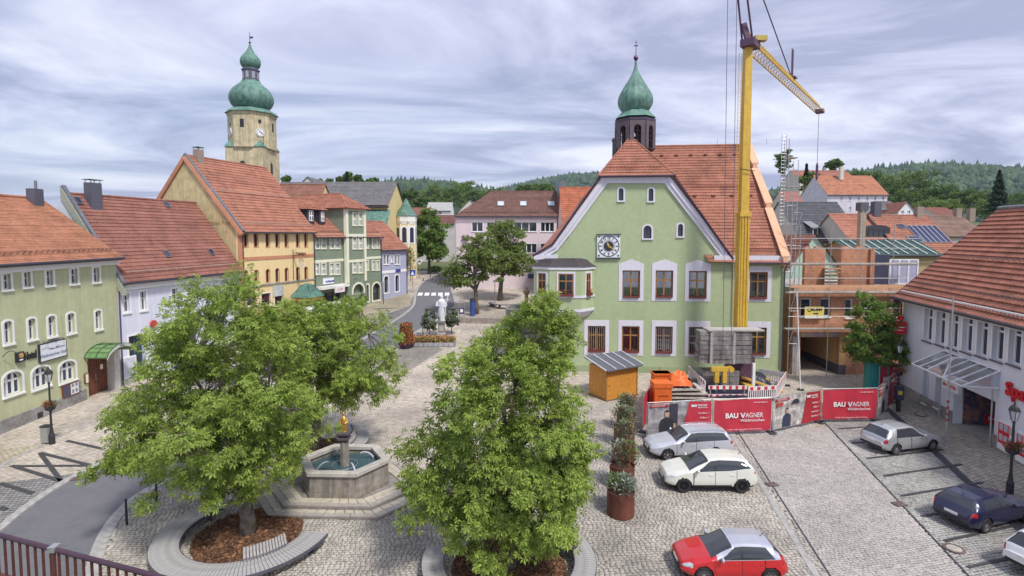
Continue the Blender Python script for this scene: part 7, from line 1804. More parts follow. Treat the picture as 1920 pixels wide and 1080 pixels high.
def conifer(label, u, vt, vb, Y, w, seed):
    s_ = Y / F; h = (vb - vt) * s_; r0 = w * s_ / 2; r_ = np.random.default_rng(seed); zb = P(u, vb, Y).z
    t = thing('conifer_tree', label, 'tree', ((u - 960) * s_, Y, zb)); MB().cyl((0, 0, -.5), (0, 0, h * .97), .3, .04, 8).build('trunk', BARK, t)
    n = 2600; z = h * (.06 + .92 * r_.random(n) ** 1.25); a = r_.uniform(0, 6.28, n); tier = .75 + .25 * np.cos(z * 4.2 + np.round(a * 2)); rr = r0 * (1 - z / h) * tier * r_.random(n) ** .35
    pos = np.stack([rr * np.cos(a), rr * np.sin(a), z], 1); out = np.stack([np.cos(a), np.sin(a), np.zeros(n)], 1)
    link('crown', instance_mesh('crown', SPB, pos, rots(n, out, .5, .3), np.full(n, .6 * s_ * 5) * r_.uniform(.6, 1.1, n), NEEDLE), t, kind='stuff')
conifer('tall dark spruce standing above the savings bank roof', 1866, 318, 400, 130, 48, 3)
conifer('small pointed conifer on the skyline behind the nave roof', 653, 322, 352, 215, 14, 5)
conifer('slim conifer beside the scaffold tower on the slope', 1507, 308, 330, 150, 8, 6)
# forest on the hills
def forest():
    n = 60000; x = rng.uniform(-1500, 2200, n); y = rng.uniform(560, 2200, n)
    ok = (np.abs(x / y) < 1.06); x, y = x[ok], y[ok]
    hz = np.array([hills(a, b) for a, b in zip(x, y)])
    ok = hz > 14; x, y, hz = x[ok], y[ok], hz[ok]
    z = np.array([T(0, b) for b in y]) + hz
    # keep only slopes that face the square or crown the ridge
    g_ = np.array([hills(a, b + 25) for a, b in zip(x, y)]) - hz
    ok = g_ > -3.0; x, y, z = x[ok], y[ok], z[ok]; n = len(x)
    tv = []; tf = []
    for k in range(6): a = R(60 * k); tv.append((math.cos(a) * .5, math.sin(a) * .5, .28))
    for k in range(6): a = R(60 * k + 30); tv.append((math.cos(a) * .46, math.sin(a) * .46, .62))
    tv += [(0, 0, 1.0), (0, 0, 0.0)]
    for k in range(6):
        j = (k + 1) % 6; tf += [(k, j, 6 + k), (j, 6 + j, 6 + k), (6 + k, 6 + j, 12), (k, 13, j)]
    ct = [(math.cos(R(60 * k)) * .34, math.sin(R(60 * k)) * .34, .1) for k in range(6)] + [(0, 0, 1.25), (0, 0, .1)]
    cf = [(k, (k + 1) % 6, 6) for k in range(6)] + [((k + 1) % 6, k, 7) for k in range(6)]
    con = rng.random(n) < (.30 + .25 * np.sin(x * .011) * np.sin(y * .013)); s_ = rng.uniform(11, 19, n)
    ang = rng.uniform(0, 6.28, n); rot = np.zeros((n, 3, 3)); wv = rng.uniform(.8, 1.25, n)
    rot[:, 0, 0] = np.cos(ang) * wv; rot[:, 0, 1] = -np.sin(ang) * wv; rot[:, 1, 0] = np.sin(ang) * wv; rot[:, 1, 1] = np.cos(ang) * wv; rot[:, 2, 2] = 1
    pos = np.stack([x, y, z - 2.5], 1)
    FM = mat('forest_leaves', (.05, .095, .035), .8, var=.3, scale=.02, island=.35); FC = mat('forest_needles', (.028, .06, .032), .8, var=.25, scale=.02, island=.3)
    link('forest', instance_mesh('forest', (np.array(tv), tf), pos[~con], rot[~con], s_[~con], FM), kind='stuff', label='mixed leafy forest covering the hills on the skyline', category='forest')
    link('spruce_forest', instance_mesh('spruce_forest', (np.array(ct), cf), pos[con], rot[con], s_[con] * 1.15, FC), kind='stuff', label='dark spruce tops scattered through the forest on the hills', category='forest')
    return n
print('forest', forest())

# ================================================================== parked cars
CGL = mat('car_glass', (.03, .034, .042), .03, spec=.9, var=0); TYRE = mat('tyre_rubber', (.022, .022, .024), .8, var=.15); RIMS = mat('alloy_rim', (.50, .50, .52), .3, metal=.8, var=.05)
RIMD = mat('dark_rim', (.05, .05, .06), .35, metal=.5); BLK = mat('black_trim', (.02, .02, .023), .5, var=.1); HLG = mat('headlamp_glass', (.55, .58, .62), .08, spec=.9, metal=.3); TLG = mat('tail_lamp', (.42, .015, .02), .12, spec=.8)
PLATE = mat('number_plate', (.7, .7, .68), .5)
def paint(name, c, metal=.0, rough=.28): return mat(name, c, rough, metal=metal, var=.03, scale=1, coat=.8, spec=.5)
def interp(pts, x): return np.interp(x, [p[0] for p in pts], [p[1] for p in pts])
def smooth_prof(pts, n=3):
    xs = np.linspace(pts[0][0], pts[-1][0], 240); z = interp(pts, xs); k = np.array([1, 2, 3, 2, 1]) / 9.
    for _ in range(n): z[2:-2] = np.convolve(z, k, 'valid')
    return list(zip(xs, z))
def wheel(t, x, y, r, side, rimm, spokes=5, w=.2):
    tb = MB(); n = 28; prof = [(r * .66, -.5), (r * .93, -.5), (r, -.36), (r, .36), (r * .93, .5), (r * .66, .5)]
    vs_ = [(q * math.cos(2 * math.pi * k / n), y_ * w, q * math.sin(2 * math.pi * k / n)) for q, y_ in prof for k in range(n)]
    fs = [(i * n + k, i * n + (k + 1) % n, ((i + 1) % 6) * n + (k + 1) % n, ((i + 1) % 6) * n + k) for i in range(6) for k in range(n)]
    ty = tb.add(vs_, fs).build('wheel', TYRE, t, (x, y, r), smooth=True)
    rb = MB(); yo = -w * .42 if side < 0 else w * .42
    ri = r * .68
    vs_ = [(q * math.cos(2 * math.pi * k / n), yy, q * math.sin(2 * math.pi * k / n)) for q, yy in ((ri, yo), (ri * .88, yo), (ri * .86, yo * .3)) for k in range(n)]
    rb.add(vs_, [(i * n + k, i * n + (k + 1) % n, (i + 1) * n + (k + 1) % n, (i + 1) * n + k) for i in range(2) for k in range(n)])
    for k in range(spokes):
        a = 2 * math.pi * k / spokes + .3; d, s_ = Vector((math.cos(a), 0, math.sin(a))), Vector((-math.sin(a), 0, math.cos(a))); wd = ri * (.19 if spokes < 8 else .09)
        rb.add([d * ri * .12 + s_ * wd * .8 + Vector((0, yo * .95, 0)), d * ri * .92 + s_ * wd + Vector((0, yo * .93, 0)), d * ri * .92 - s_ * wd + Vector((0, yo * .93, 0)), d * ri * .12 - s_ * wd * .8 + Vector((0, yo * .95, 0))], [(0, 1, 2, 3), (3, 2, 1, 0)])
    rb.lathe([(.0, 0), (ri * .24, 0), (ri * .24, .01), (0, .01)], 12)
    rb.v[-48:] = [(p[0], yo * .97 + (p[2] - 0) * 0.2, p[1]) for p in rb.v[-48:]]
    rb.build('rim', rimm, ty)
    MB().cyl((0, -.02, 0), (0, .02, 0), ri * .9, n=20).build('brake_disc', BLK, ty, (0, yo * .15, 0))
def car(label, wf, wr, spec, pm, roofm=None, rimm=None, spokes=5, scale=1.0, cladding=False, rails=False):
    """wf, wr: ground points of the wheels on the side towards the camera"""
    wf, wr = Vector(wf[:2]), Vector(wr[:2]); d = (wf - wr).normalized()
    L, W, wb, fo, r = spec['L'], spec['W'], spec['wb'], spec['fo'], spec['r']
    mid = (wf + wr) / 2; away = Vector((-d.y, d.x)); away = away if away.y > 0 else -away
    c = mid + away * (W / 2 - .1) * scale
    t = thing('parked_car', label, 'car', (c.x, c.y, .035), math.atan2(d.y, d.x)); t.scale = (scale,) * 3
    top = smooth_prof(spec['top'], 2); belt = spec['belt']; cx_, rx_, re_, rb_ = spec['glass']      # cowl, roof start, roof end, rear glass foot
    N = 180; xs = np.linspace(0, L, N + 1)
    segs = [('A', 3), ('B', 3), ('C', 6), ('D', 6), ('E', 20), ('F', 4), ('G', 9)]
    rows = []; ids = [s for s, k in segs for _ in range(k)]
    for x in xs:
        e_f = max(0, 1 - x / .62); e_r = max(0, 1 - (L - x) / .55); w = W / 2 * (1 - .22 * e_f ** 2.2 - .16 * e_r ** 2.4)
        zt = float(interp(top, x)); zb = .19 + .16 * e_f ** 2 + .14 * e_r ** 2
        bz0 = float(interp(belt, x)); bz = min(bz0, zt - .085); g_ = min(1, max(0, (zt - bz0 - .02) / .28)); rr_ = .90 + (.735 - .90) * g_; h = max(.02, zt - bz)
        zmid = zb + (bz - zb) * .55
        pts = [(0, zb), (.78 * w, zb), (.94 * w, zb + .07), (w, zmid), (.965 * w, bz), (rr_ * w, zt - (.045 + .03 * g_)), (rr_ * w - .11, zt - .008), (0, zt + .02)]
        row = []
        for (p, q), (_, k) in zip(zip(pts[:-1], pts[1:]), segs):
            for i in range(k):
                u_ = i / k; y = p[0] + (q[0] - p[0]) * u_; z = p[1] + (q[1] - p[1]) * u_
                if _ == 'E': y += .035 * g_ * math.sin(math.pi * u_)
                if _ == 'C': y += .02 * math.sin(math.pi * u_)
                row.append((y, z))
        row.append(pts[-1]); rows.append(row)
    M_ = len(rows[0]); parts = {}
    def put(key, side, i, j, quad):
        parts.setdefault((key, side), []).append(quad)
    doors = spec['doors']
    for side in (-1, 1):
        for i in range(N):
            for j in range(M_ - 1):
                x = (xs[i] + xs[i + 1]) / 2; y = (rows[i][j][0] + rows[i + 1][j + 1][0]) / 2; z = (rows[i][j][1] + rows[i + 1][j + 1][1]) / 2
                s_ = ids[j]; key = 'body'
                zt = float(interp(top, x)); bz = float(interp(belt, x))
                if s_ in 'BCDE' and min((x - fo) ** 2, (x - fo - wb) ** 2) + (z - r) ** 2 < (r + .055) ** 2: continue
                if s_ == 'A': key = 'underbody'
                elif s_ == 'E' and zt - bz > .12:
                    fr = (z - bz) / max(.05, zt - bz)
                    xa = cx_ + .22 + (rx_ - cx_) * 1.0 * max(0, fr); xe = spec['side_end'][0] + (spec['side_end'][1] - spec['side_end'][0]) * fr
                    if xa < x < xe and .05 < fr < .93:
                        key = 'pillar' if min(abs(x - p) for p in spec['pillars']) < .035 else 'win%d' % sum(x > p for p in spec['pillars'])
                elif s_ in 'FG':
                    if cx_ + .06 < x < rx_ - .02: key = 'windscreen'
                    elif re_ + .03 < x < rb_ and z > bz - .02: key = 'rear_screen'
                    elif roofm and rx_ - .02 <= x <= re_ + .03: key = 'roof_panel'
                if roofm and key == 'body' and s_ == 'E' and zt - bz > .2: key = 'roof_panel'
                if key == 'body' and s_ in 'CD' and any(abs(x - q) < .016 for q in doors) and z > .34: key = 'door_seam'
                if s_ in 'CDE' and x < spec['hl'] and spec['hlz'][0] < z < spec['hlz'][1] and key == 'body': key = 'headlight'
                if s_ in 'CDE' and x > L - spec['tl'] and spec['tlz'][0] < z < spec['tlz'][1] and key in ('body', 'roof_panel'): key = 'taillight'
                if s_ == 'B' or (cladding and s_ in 'BC' and z < .36): key = 'sill_trim' if key == 'body' else key
                a, b = (i, j), (i + 1, j); quad = [(xs[p], side * rows[p][q][0], rows[p][q][1]) for p, q in ((i, j), (i + 1, j), (i + 1, j + 1), (i, j + 1))]
                if side > 0: quad.reverse()
                put(key, 0 if key in ('body', 'windscreen', 'rear_screen', 'roof_panel', 'underbody') else side, i, j, quad)
    NM = {'body': ('body', pm), 'underbody': ('underbody', BLK), 'pillar': ('window_pillar', BLK), 'windscreen': ('windscreen', CGL), 'rear_screen': ('rear_screen', CGL), 'roof_panel': ('roof_panel', roofm), 'door_seam': ('door_seam', BLK), 'headlight': ('headlight', HLG), 'taillight': ('taillight', TLG), 'sill_trim': ('sill_trim', BLK if cladding else pm)}
    for (key, side), quads in parts.items():
        nm, m = NM.get(key, ('side_window', CGL))
        ind = {}; vs_ = []; fs = []
        for q in quads:
            f_ = []
            for p in q:
                k = (round(p[0], 4), round(p[1], 4), round(p[2], 4))
                if k not in ind: ind[k] = len(vs_); vs_.append((L / 2 - p[0] + (fo + wb / 2 - L / 2), p[1], p[2]))
                f_.append(ind[k])
            if len(set(f_)) == 4: fs.append(tuple(f_))
            elif len(set(f_)) == 3: fs.append(tuple(dict.fromkeys(f_)))
        o = MB().add(vs_, fs).build(nm, m, t, smooth=True)
        if nm == 'door_seam': o['kind'] = 'stuff'
    X = lambda x: fo + wb / 2 - x
    for xe, row, nm in ((0, rows[0], 'front_panel'), (L, rows[-1], 'rear_panel')):
        lp = [(X(xe), -y, z) for y, z in row] + [(X(xe), y, z) for y, z in row[::-1]][1:-1]
        MB().add(lp, [tuple(range(len(lp))) if xe else tuple(reversed(range(len(lp))))]).build(nm, pm, t)
    MB().bb((X(L) + .25, -W / 2 + .22, .24), (X(0) - .25, W / 2 - .22, .62)).build('floor_pan', BLK, t)
    MB().bb((X(0) - .02, -W * .26, .40), (X(0) + .015, W * .26, .56)).build('grille', BLK, t); MB().bb((X(0) - .03, -W * .33, .26), (X(0) + .012, W * .33, .36)).build('air_intake', BLK, t)
    for x, s_ in ((X(0) + .02, 1), (X(L) - .02, -1)): MB().bb((x - .01, -.26, .46 if s_ > 0 else .62), (x + .01, .26, .57 if s_ > 0 else .73)).build('number_plate', PLATE, t)
    MB().bb((X(L) - .012, -W * .38, .34), (X(L) + .05, W * .38, .46)).build('rear_bumper_trim', BLK, t)
    for sd in (-1, 1):
        xm = X(cx_ + .42); bz = float(interp(belt, cx_ + .42))
        mr = MB().lathe([(.02, -.08), (.07, -.06), (.085, 0), (.07, .06), (.02, .08)], 10); mr.v = [(p[0] * .75, p[1] * 1.3, p[2]) for p in mr.v]; mr.build('door_mirror', roofm or pm, t, (xm, sd * (W / 2 + .09), bz + .10), smooth=True)
        MB().bb((xm - .03, sd * W / 2 * .93 - .05, bz + .02), (xm + .03, sd * W / 2 * .93 + .09 * sd, bz + .07)).build('mirror_arm', BLK, t)
        for q in spec['handles']: MB().bb((X(q) - .09, sd * (W / 2 * .985) - .02, bz - .13), (X(q) + .09, sd * (W / 2 * .985) + .025, bz - .10)).build('door_handle', pm, t)
        for xw in (fo, fo + wb):
            wheel(t, X(xw), sd * (W / 2 - .11), r, sd, rimm or RIMS, spokes)
            MB().cyl((X(xw), sd * (W / 2 - .23), r + .02), (X(xw), sd * (W / 2 - .50), r + .02), r + .04, n=20).build('wheel_well', BLK, t)
        if rails: MB().tube([(X(x), sd * W / 2 * .68, float(interp(top, x)) + .03) for x in np.linspace(rx_ + .1, re_ - .05, 8)], .02, 6).build('roof_rail', RIMS, t)
    za = float(interp(top, re_ - .2)); MB().tube([(X(re_ - .25), 0, za), (X(re_ - .1), 0, za + .14)], .012, 5).build('aerial', BLK, t)
    return t
EST = dict(L=4.56, W=1.80, wb=2.63, fo=.86, r=.315, top=[(0, .62), (.05, .70), (.35, .84), (1.15, .98), (1.3, 1.01), (2.05, 1.40), (2.6, 1.475), (3.6, 1.46), (4.2, 1.40), (4.33, 1.32), (4.48, 1.0), (4.56, .72)], belt=[(0, .6), (1.2, .90), (3.0, .97), (4.56, 1.02)],
           glass=(1.28, 2.08, 4.22, 4.45), side_end=(4.25, 4.0), pillars=(2.42, 3.42), doors=(1.35, 2.42, 3.4), handles=(2.25, 3.2), hl=.42, hlz=(.62, .76), tl=.22, tlz=(.80, .98))
EVC = dict(L=4.25, W=1.78, wb=2.70, fo=.80, r=.33, top=[(0, .66), (.06, .78), (.45, .93), (.95, 1.03), (1.05, 1.06), (1.95, 1.49), (2.5, 1.565), (3.3, 1.54), (3.82, 1.46), (3.95, 1.38), (4.12, 1.10), (4.25, .78)], belt=[(0, .7), (1.0, .96), (3.0, 1.04), (3.6, 1.14), (4.25, 1.2)],
           glass=(1.0, 2.0, 3.85, 4.1), side_end=(3.95, 3.55), pillars=(2.25, 9), doors=(1.25, 2.25, 3.25), handles=(2.05, 3.05), hl=.36, hlz=(.70, .80), tl=.2, tlz=(.92, 1.0))
RED = dict(L=3.95, W=1.74, wb=2.47, fo=.80, r=.315, top=[(0, .60), (.06, .70), (.45, .85), (.95, .94), (1.05, .97), (1.85, 1.36), (2.3, 1.42), (3.0, 1.40), (3.42, 1.33), (3.58, 1.22), (3.82, .96), (3.95, .72)], belt=[(0, .6), (1.0, .88), (2.8, .93), (3.95, .98)],
           glass=(1.02, 1.9, 3.42, 3.78), side_end=(3.45, 3.1), pillars=(2.2, 9), doors=(1.2, 2.2, 3.05), handles=(2.02, 2.95), hl=.40, hlz=(.60, .74), tl=.28, tlz=(.74, .92))
GLF = dict(L=4.15, W=1.735, wb=2.51, fo=.84, r=.31, top=[(0, .6), (.06, .70), (.5, .84), (1.1, .93), (1.2, .96), (1.9, 1.36), (2.3, 1.44), (3.2, 1.42), (3.58, 1.36), (3.72, 1.26), (4.03, .90), (4.12, .70)], belt=[(0, .6), (1.2, .88), (3.0, .91), (4.15, .94)],
           glass=(1.15, 1.95, 3.62, 3.98), side_end=(3.40, 3.15), pillars=(2.35, 9), doors=(1.3, 2.35, 3.3), handles=(2.15, 3.1), hl=.32, hlz=(.58, .74), tl=.22, tlz=(.66, .86))
BMW = dict(L=4.32, W=1.77, wb=2.69, fo=.78, r=.325, top=[(0, .6), (.06, .7), (.5, .84), (1.35, .96), (1.5, 1.0), (2.2, 1.36), (2.6, 1.42), (3.3, 1.40), (3.78, 1.33), (3.92, 1.24), (4.18, .98), (4.32, .72)], belt=[(0, .6), (1.4, .90), (3.2, .96), (4.32, 1.0)],
           glass=(1.45, 2.25, 3.78, 4.14), side_end=(3.62, 3.35), pillars=(2.6, 9), doors=(1.55, 2.6, 3.5), handles=(2.4, 3.35), hl=.36, hlz=(.6, .74), tl=.30, tlz=(.76, .94))
SILV = paint('silver_paint', (.55, .57, .63), .3, .3); PEARL = paint('pearl_white_paint', (.72, .72, .66), .1); REDP = paint('red_paint', (.52, .012, .016)); SIL2 = paint('pale_silver_paint', (.50, .51, .53), .5, .32); NAVYP = paint('midnight_blue_paint', (.016, .019, .06), .3); WHP = paint('white_paint_car', (.74, .75, .76))
car('silver estate car in front of the portrait banner', G(1247, 864), G(1344, 861), EST, SILV, spokes=5, rails=True, scale=.95)
car('pearl white hatchback with black lower trim next to the silver estate', G(1280, 924), G(1391, 925), EVC, PEARL, rimm=RIMD, spokes=6, cladding=True, scale=.95)
car('red hatchback with silver roof at the bottom edge', (6.4, 16.5), (8.4, 16.45), RED, REDP, roofm=paint('silver_roof_paint', (.52, .54, .62), .4), spokes=10, scale=.88)
car('silver hatchback with red tail lamps parked before the savings bank', G(1750, 845), G(1674, 854), GLF, SIL2, spokes=7, scale=.95)
car('dark blue hatchback in the right parking bays', G(1925, 980), G(1843, 1001), BMW, NAVYP, spokes=9, scale=.9)
q = G(1925, 1085); car('white car cut off by the right edge', (q.x + 3.3, q.y - .1), (q.x + .8, q.y - .7), GLF, WHP, spokes=7)

# ================================================================== fountain
LIME = mat('basin_stone', (.36, .33, .29), .9, var=.22, scale=3, bump=.5, stain=.45, streak=.35, c2=(.26, .22, .18))
LIMEL = mat('pale_rim_stone', (.48, .45, .41), .85, var=.15, scale=4, bump=.3, stain=.2)
SLAB = mat('step_slab', (.46, .42, .345), .85, var=.14, scale=3, island=.12, bump=.25)
STEPK = mat('step_edge', (.36, .33, .30), .85, var=.15); STEPF = mat('step_riser', (.24, .22, .20), .9, var=.25)
fc = (-7.55, 22.9)
ft = thing('fountain', 'hexagonal stone fountain with column and golden figure on two steps', 'fountain', (fc[0], fc[1], 0.02), R(-2))
def hexa(r, rot=R(30), sx=1.0): return [(r * sx * math.cos(rot + R(60) * k), r * math.sin(rot + R(60) * k)) for k in range(6)]
ROT = R(0)
def hx(r): return [(x, y * (.66 if r > 2.6 else .86)) for x, y in hexa(r, ROT)]
# steps: each a riser ring and a field of single slabs
def step(r, z0, z1, rin):
    MB().prism(hx(r - .02), z0, z1 - .05).build('step_riser', STEPF, ft)
    for k in range(6):
        a, b = Vector(hx(r)[k]), Vector(hx(r)[(k + 1) % 6]); a2, b2 = Vector(hx(r - .34)[k]), Vector(hx(r - .34)[(k + 1) % 6])
        n = max(2, round((b - a).length / 1.2))
        for i in range(n):
            t0, t1 = i / n + .003, (i + 1) / n - .003; q = [a.lerp(b, t0), a.lerp(b, t1), a2.lerp(b2, t1), a2.lerp(b2, t0)]
            MB().prism([tuple(p) for p in q], z1 - .06, z1 + .004).build('edge_stone', STEPK, ft)
    # paving slabs between the edging and the inner figure
    for k in range(6):
        A, B = Vector(hx(r - .36)[k]), Vector(hx(r - .36)[(k + 1) % 6]); C_, D_ = Vector(hx(rin)[(k + 1) % 6]), Vector(hx(rin)[k])
        m_ = max(1, round(((A + B) / 2 - (C_ + D_) / 2).length / .30))
        for j in range(m_):
            a, b = A.lerp(D_, j / m_), B.lerp(C_, j / m_); c, d = B.lerp(C_, (j + 1) / m_), A.lerp(D_, (j + 1) / m_)
            n = max(2, round((b - a).length / .42))
            for i in range(n):
                t0, t1 = i / n + .005, (i + 1) / n - .005; e_ = .06
                q = [a.lerp(b, t0), a.lerp(b, t1), d.lerp(c, t1), d.lerp(c, t0)]; q = [q[0].lerp(q[3], .03), q[1].lerp(q[2], .03), q[2].lerp(q[1], .03), q[3].lerp(q[0], .03)]
                MB().prism([tuple(p) for p in q], z1 - .05, z1 + random.uniform(-.003, .003)).build('slab', SLAB, ft)
step(4.5, 0, .16, 3.66); step(3.68, .16, .33, 2.62)
R0, R1, zt = 1.98, 1.74, 1.42
bs = MB(); n = 6; o_, i_ = hx(R0), hx(R1)
for k in range(6):
    a, b = Vector(o_[k]), Vector(o_[(k + 1) % 6]); a2, b2 = Vector(i_[k]), Vector(i_[(k + 1) % 6]); m1, m2 = a.lerp(b, .5), a2.lerp(b2, .5)
    for p, q, p2, q2 in ((a, m1, a2, m2), (m1, b, m2, b2)):
        MB().prism([tuple(p.lerp(q, .006)), tuple(q.lerp(p, .006)), tuple(q2), tuple(p2)], .32, zt - .14).build('basin_panel', LIME, ft)
    ar, br_ = Vector(hx(R0 + .13)[k]), Vector(hx(R0 + .13)[(k + 1) % 6]); a3, b3 = Vector(hx(R1 - .08)[k]), Vector(hx(R1 - .08)[(k + 1) % 6])
    MB().prism([tuple(ar.lerp(br_, .004)), tuple(br_.lerp(ar, .004)), tuple(b3), tuple(a3)], zt - .14, zt).build('rim_stone', LIMEL, ft)
    ac, bc = Vector(hx(R0 + .05)[k]), Vector(hx(R0 + .05)[(k + 1) % 6]); MB().prism([tuple(ac), tuple(bc), tuple(b), tuple(a)], .30, .48).build('base_moulding', LIME, ft)
def watermat():
    m = bpy.data.materials.new('fountain_water'); m.use_nodes = True; t, n_, l = nt(m); b = n_['Principled BSDF']
    b.inputs['Base Color'].default_value = (.05, .10, .12, 1); b.inputs['Roughness'].default_value = .06; b.inputs['Specular IOR Level'].default_value = .6
    co = n_.new('ShaderNodeTexCoord'); k = n_.new('ShaderNodeTexNoise'); k.inputs['Scale'].default_value = 6; k.inputs['Detail'].default_value = 3; l.new(co.outputs['Object'], k.inputs['Vector'])
    bp = n_.new('ShaderNodeBump'); bp.inputs['Strength'].default_value = .6; bp.inputs['Distance'].default_value = .05; l.new(k.outputs['Fac'], bp.inputs['Height']); l.new(bp.outputs[0], b.inputs['Normal']); return m
WAT = watermat(); MB().prism(hx(R1 + .02), .3, zt - .34).build('water', WAT, ft)
SPRAY = mat('water_jet', (.75, .80, .85), .1, trans=.4, var=0)
for k in range(4):
    a = R(90 * k + 40); pts = []
    for i in range(9):
        t = i / 8; rr_ = .35 + 1.0 * t; pts.append((rr_ * math.cos(a), rr_ * math.sin(a), zt - .34 + 1.5 * t * (1 - t) + .02))
    MB().tube(pts[3:], [.02, .025, .03, .035, .045, .06], 6).build('water_jet', SPRAY, ft)
rg = MB(); rg.tube([(.55 * math.cos(t), .55 * math.sin(t), zt - .30) for t in np.linspace(0, 6.283, 28)], .02, 5); rg.build('spout_ring', STEEL, ft)
GR2 = mat('column_stone', (.30, .27, .24), .8, var=.2, scale=5, bump=.3, stain=.3); DK2 = mat('dark_capital', (.09, .075, .09), .7)
MB().lathe([(.30, .3), (.30, .62), (.26, .7), (.21, .8), (.195, 2.12), (.2, 2.2)], 8).build('column', GR2, ft)
MB().lathe([(.22, 2.2), (.34, 2.3), (.34, 2.38), (.24, 2.42), (.38, 2.54), (.38, 2.62), (.2, 2.64)], 4, rot=R(45)).build('capital', DK2, ft)
GOLD = mat('gilded_bronze', (.55, .33, .08), .4, metal=.5, var=.25, scale=6)
fig = MB().lathe([(.19, 3.34), (.2, 3.4), (.17, 3.42), (.19, 3.5), (.2, 3.8), (.215, 4.05), (.2, 4.3), (.13, 4.44), (.07, 4.5), (.06, 4.53), (.095, 4.6), (.105, 4.68), (.08, 4.76), (.02, 4.8)], 14, fine=2); fig.v = [(p[0] * (.8 if p[2] > 3.45 else 1) + .03 * math.sin(p[2] * 5), p[1] * .85, p[2]) for p in fig.v]
fg = fig.build('golden_figure', GOLD, ft, smooth=True); fg.scale = (.72, .72, .62); fg.location = (0, 0, 2.63 - 3.34 * .62)
for s_ in (-1, 1): MB().tube([(.16 * s_, 0, 4.32), (.23 * s_, -.06, 4.1), (.12 * s_, -.2, 4.02)], [.06, .05, .035], 7).build('arm', GOLD, fg)
for k in range(7): a = R(-90 + 25 * (k - 3)); MB().tube([(.15 * math.cos(a), .16 * math.sin(a), 4.25), (.17 * math.cos(a), .19 * math.sin(a), 3.75), (.16 * math.cos(a), .18 * math.sin(a), 3.43)], .018, 4).build('robe_fold', GOLD, fg)

# ================================================================== ring benches and mulch beds
SLATG = mat('weathered_slat', (.36, .35, .35), .75, var=.2, scale=8, streak=.1); BENM = mat('bench_steel', (.14, .13, .17), .45, metal=.5, var=.1)
MULCH = mat('bark_mulch', (.17, .085, .045), .95, island=.6, var=.3, scale=5); SOIL = mat('mulch_soil', (.11, .06, .035), .95, var=.4, scale=9, bump=.8, bscale=30)
def mulch_bed(c, r, lab, seed, nchip=2600):
    rr_ = np.random.default_rng(seed); o = MB().lathe([(r, .0), (r * .95, .05), (r * .4, .10), (.01, .11)], 40).build('mulch_bed', SOIL, None, (c[0], c[1], .02), kind='structure')
    a = rr_.uniform(0, 6.28, nchip); q = r * np.sqrt(rr_.random(nchip)) * .97; z = .11 - .07 * (q / r) ** 2 + rr_.uniform(0, .03, nchip)
    pos = np.stack([q * np.cos(a), q * np.sin(a), z], 1); out = rr_.normal(0, 1, (nchip, 3)); out[:, 2] *= .3; out /= np.linalg.norm(out, axis=1)[:, None]
    link('bark_chips', instance_mesh('bark_chips', (np.array([(-.5, -.28, 0), (.5, -.22, .04), (.45, .28, 0), (-.4, .25, .05)]) * .11, [(0, 1, 2, 3)]), pos, rots(nchip, out, 0, .5), rr_.uniform(.5, 1.4, nchip), MULCH), o, kind='stuff')
    return o
mulch_bed(TREE1, 1.95, '', 1); mulch_bed(TREE3, 2.0, '', 2)
mulch_bed(TREE2, 1.5, '', 3, 600)
def ring_bench(label, c, r0, r1, a0, a1, back=None, z=.46):
    t = thing('ring_bench', label, 'bench', (c[0], c[1], .03))
    n = int((a1 - a0) * (r0 + r1) / 2 / .115); da = (a1 - a0) / n
    wi, wo = r0 * da * .42, r1 * da * .44
    me = MB().add([(r0, -wi, z - .035), (r1, -wo, z - .035), (r1, wo, z - .035), (r0, wi, z - .035), (r0, -wi, z), (r1, -wo, z), (r1, wo, z), (r0, wi, z)], [(3, 2, 1, 0), (4, 5, 6, 7), (0, 1, 5, 4), (1, 2, 6, 5), (2, 3, 7, 6), (3, 0, 4, 7)]).mesh('slat', SLATG)
    for k in range(n):
        o = link('slat', me, t, (0, 0, random.uniform(-.004, .004)), a0 + da * (k + .5))
    for rr_, nm in ((r0 - .02, 'inner_band'), (r1 + .01, 'outer_band')):
        mb = MB(); m_ = 40; an = [a0 + (a1 - a0) * k / m_ for k in range(m_ + 1)]
        vs_ = [(q * math.cos(a), q * math.sin(a), zz) for a in an for q, zz in ((rr_ - .012, z - .12), (rr_ + .012, z - .12), (rr_ + .012, z - .01), (rr_ - .012, z - .01))]
        mb.add(vs_, [(4 * k + i, 4 * k + (i + 1) % 4, 4 * k + 4 + (i + 1) % 4, 4 * k + 4 + i) for k in range(m_) for i in range(4)]); mb.build(nm, BENM, t)
    for k in range(7):
        a = a0 + (a1 - a0) * (k + .35) / 6.7; rm = (r0 + r1) / 2
        MB().box((rm * math.cos(a), rm * math.sin(a), z / 2 - .06), ((r1 - r0) * .7, .05, z - .08), a).build('leg', BENM, t)
    if back:
        b0, b1 = back; nb = int((b1 - b0) * r0 / .10); rb = r0 + .08
        bm = MB().add([(rb, -.038, z + .03), (rb + .03, -.038, z + .03), (rb + .03, .038, z + .03), (rb, .038, z + .03), (rb - .13, -.036, z + .44), (rb - .1, -.036, z + .44), (rb - .1, .036, z + .44), (rb - .13, .036, z + .44)], [(3, 2, 1, 0), (4, 5, 6, 7), (0, 1, 5, 4), (1, 2, 6, 5), (2, 3, 7, 6), (3, 0, 4, 7)]).mesh('back_slat', SLATG)
        for k in range(nb): link('back_slat', bm, t, None, b0 + (b1 - b0) * (k + .5) / nb)
        MB().tube([((rb + .04) * math.cos(a), (rb + .04) * math.sin(a), z + .1) for a in np.linspace(b0, b1, 16)], .02, 5).build('back_rail', BENM, t)
    return t
ring_bench('slatted ring bench round the left chestnut tree', (TREE1[0] + .15, TREE1[1] - .25), 2.25, 3.15, R(140), R(352), back=(R(292), R(328)))
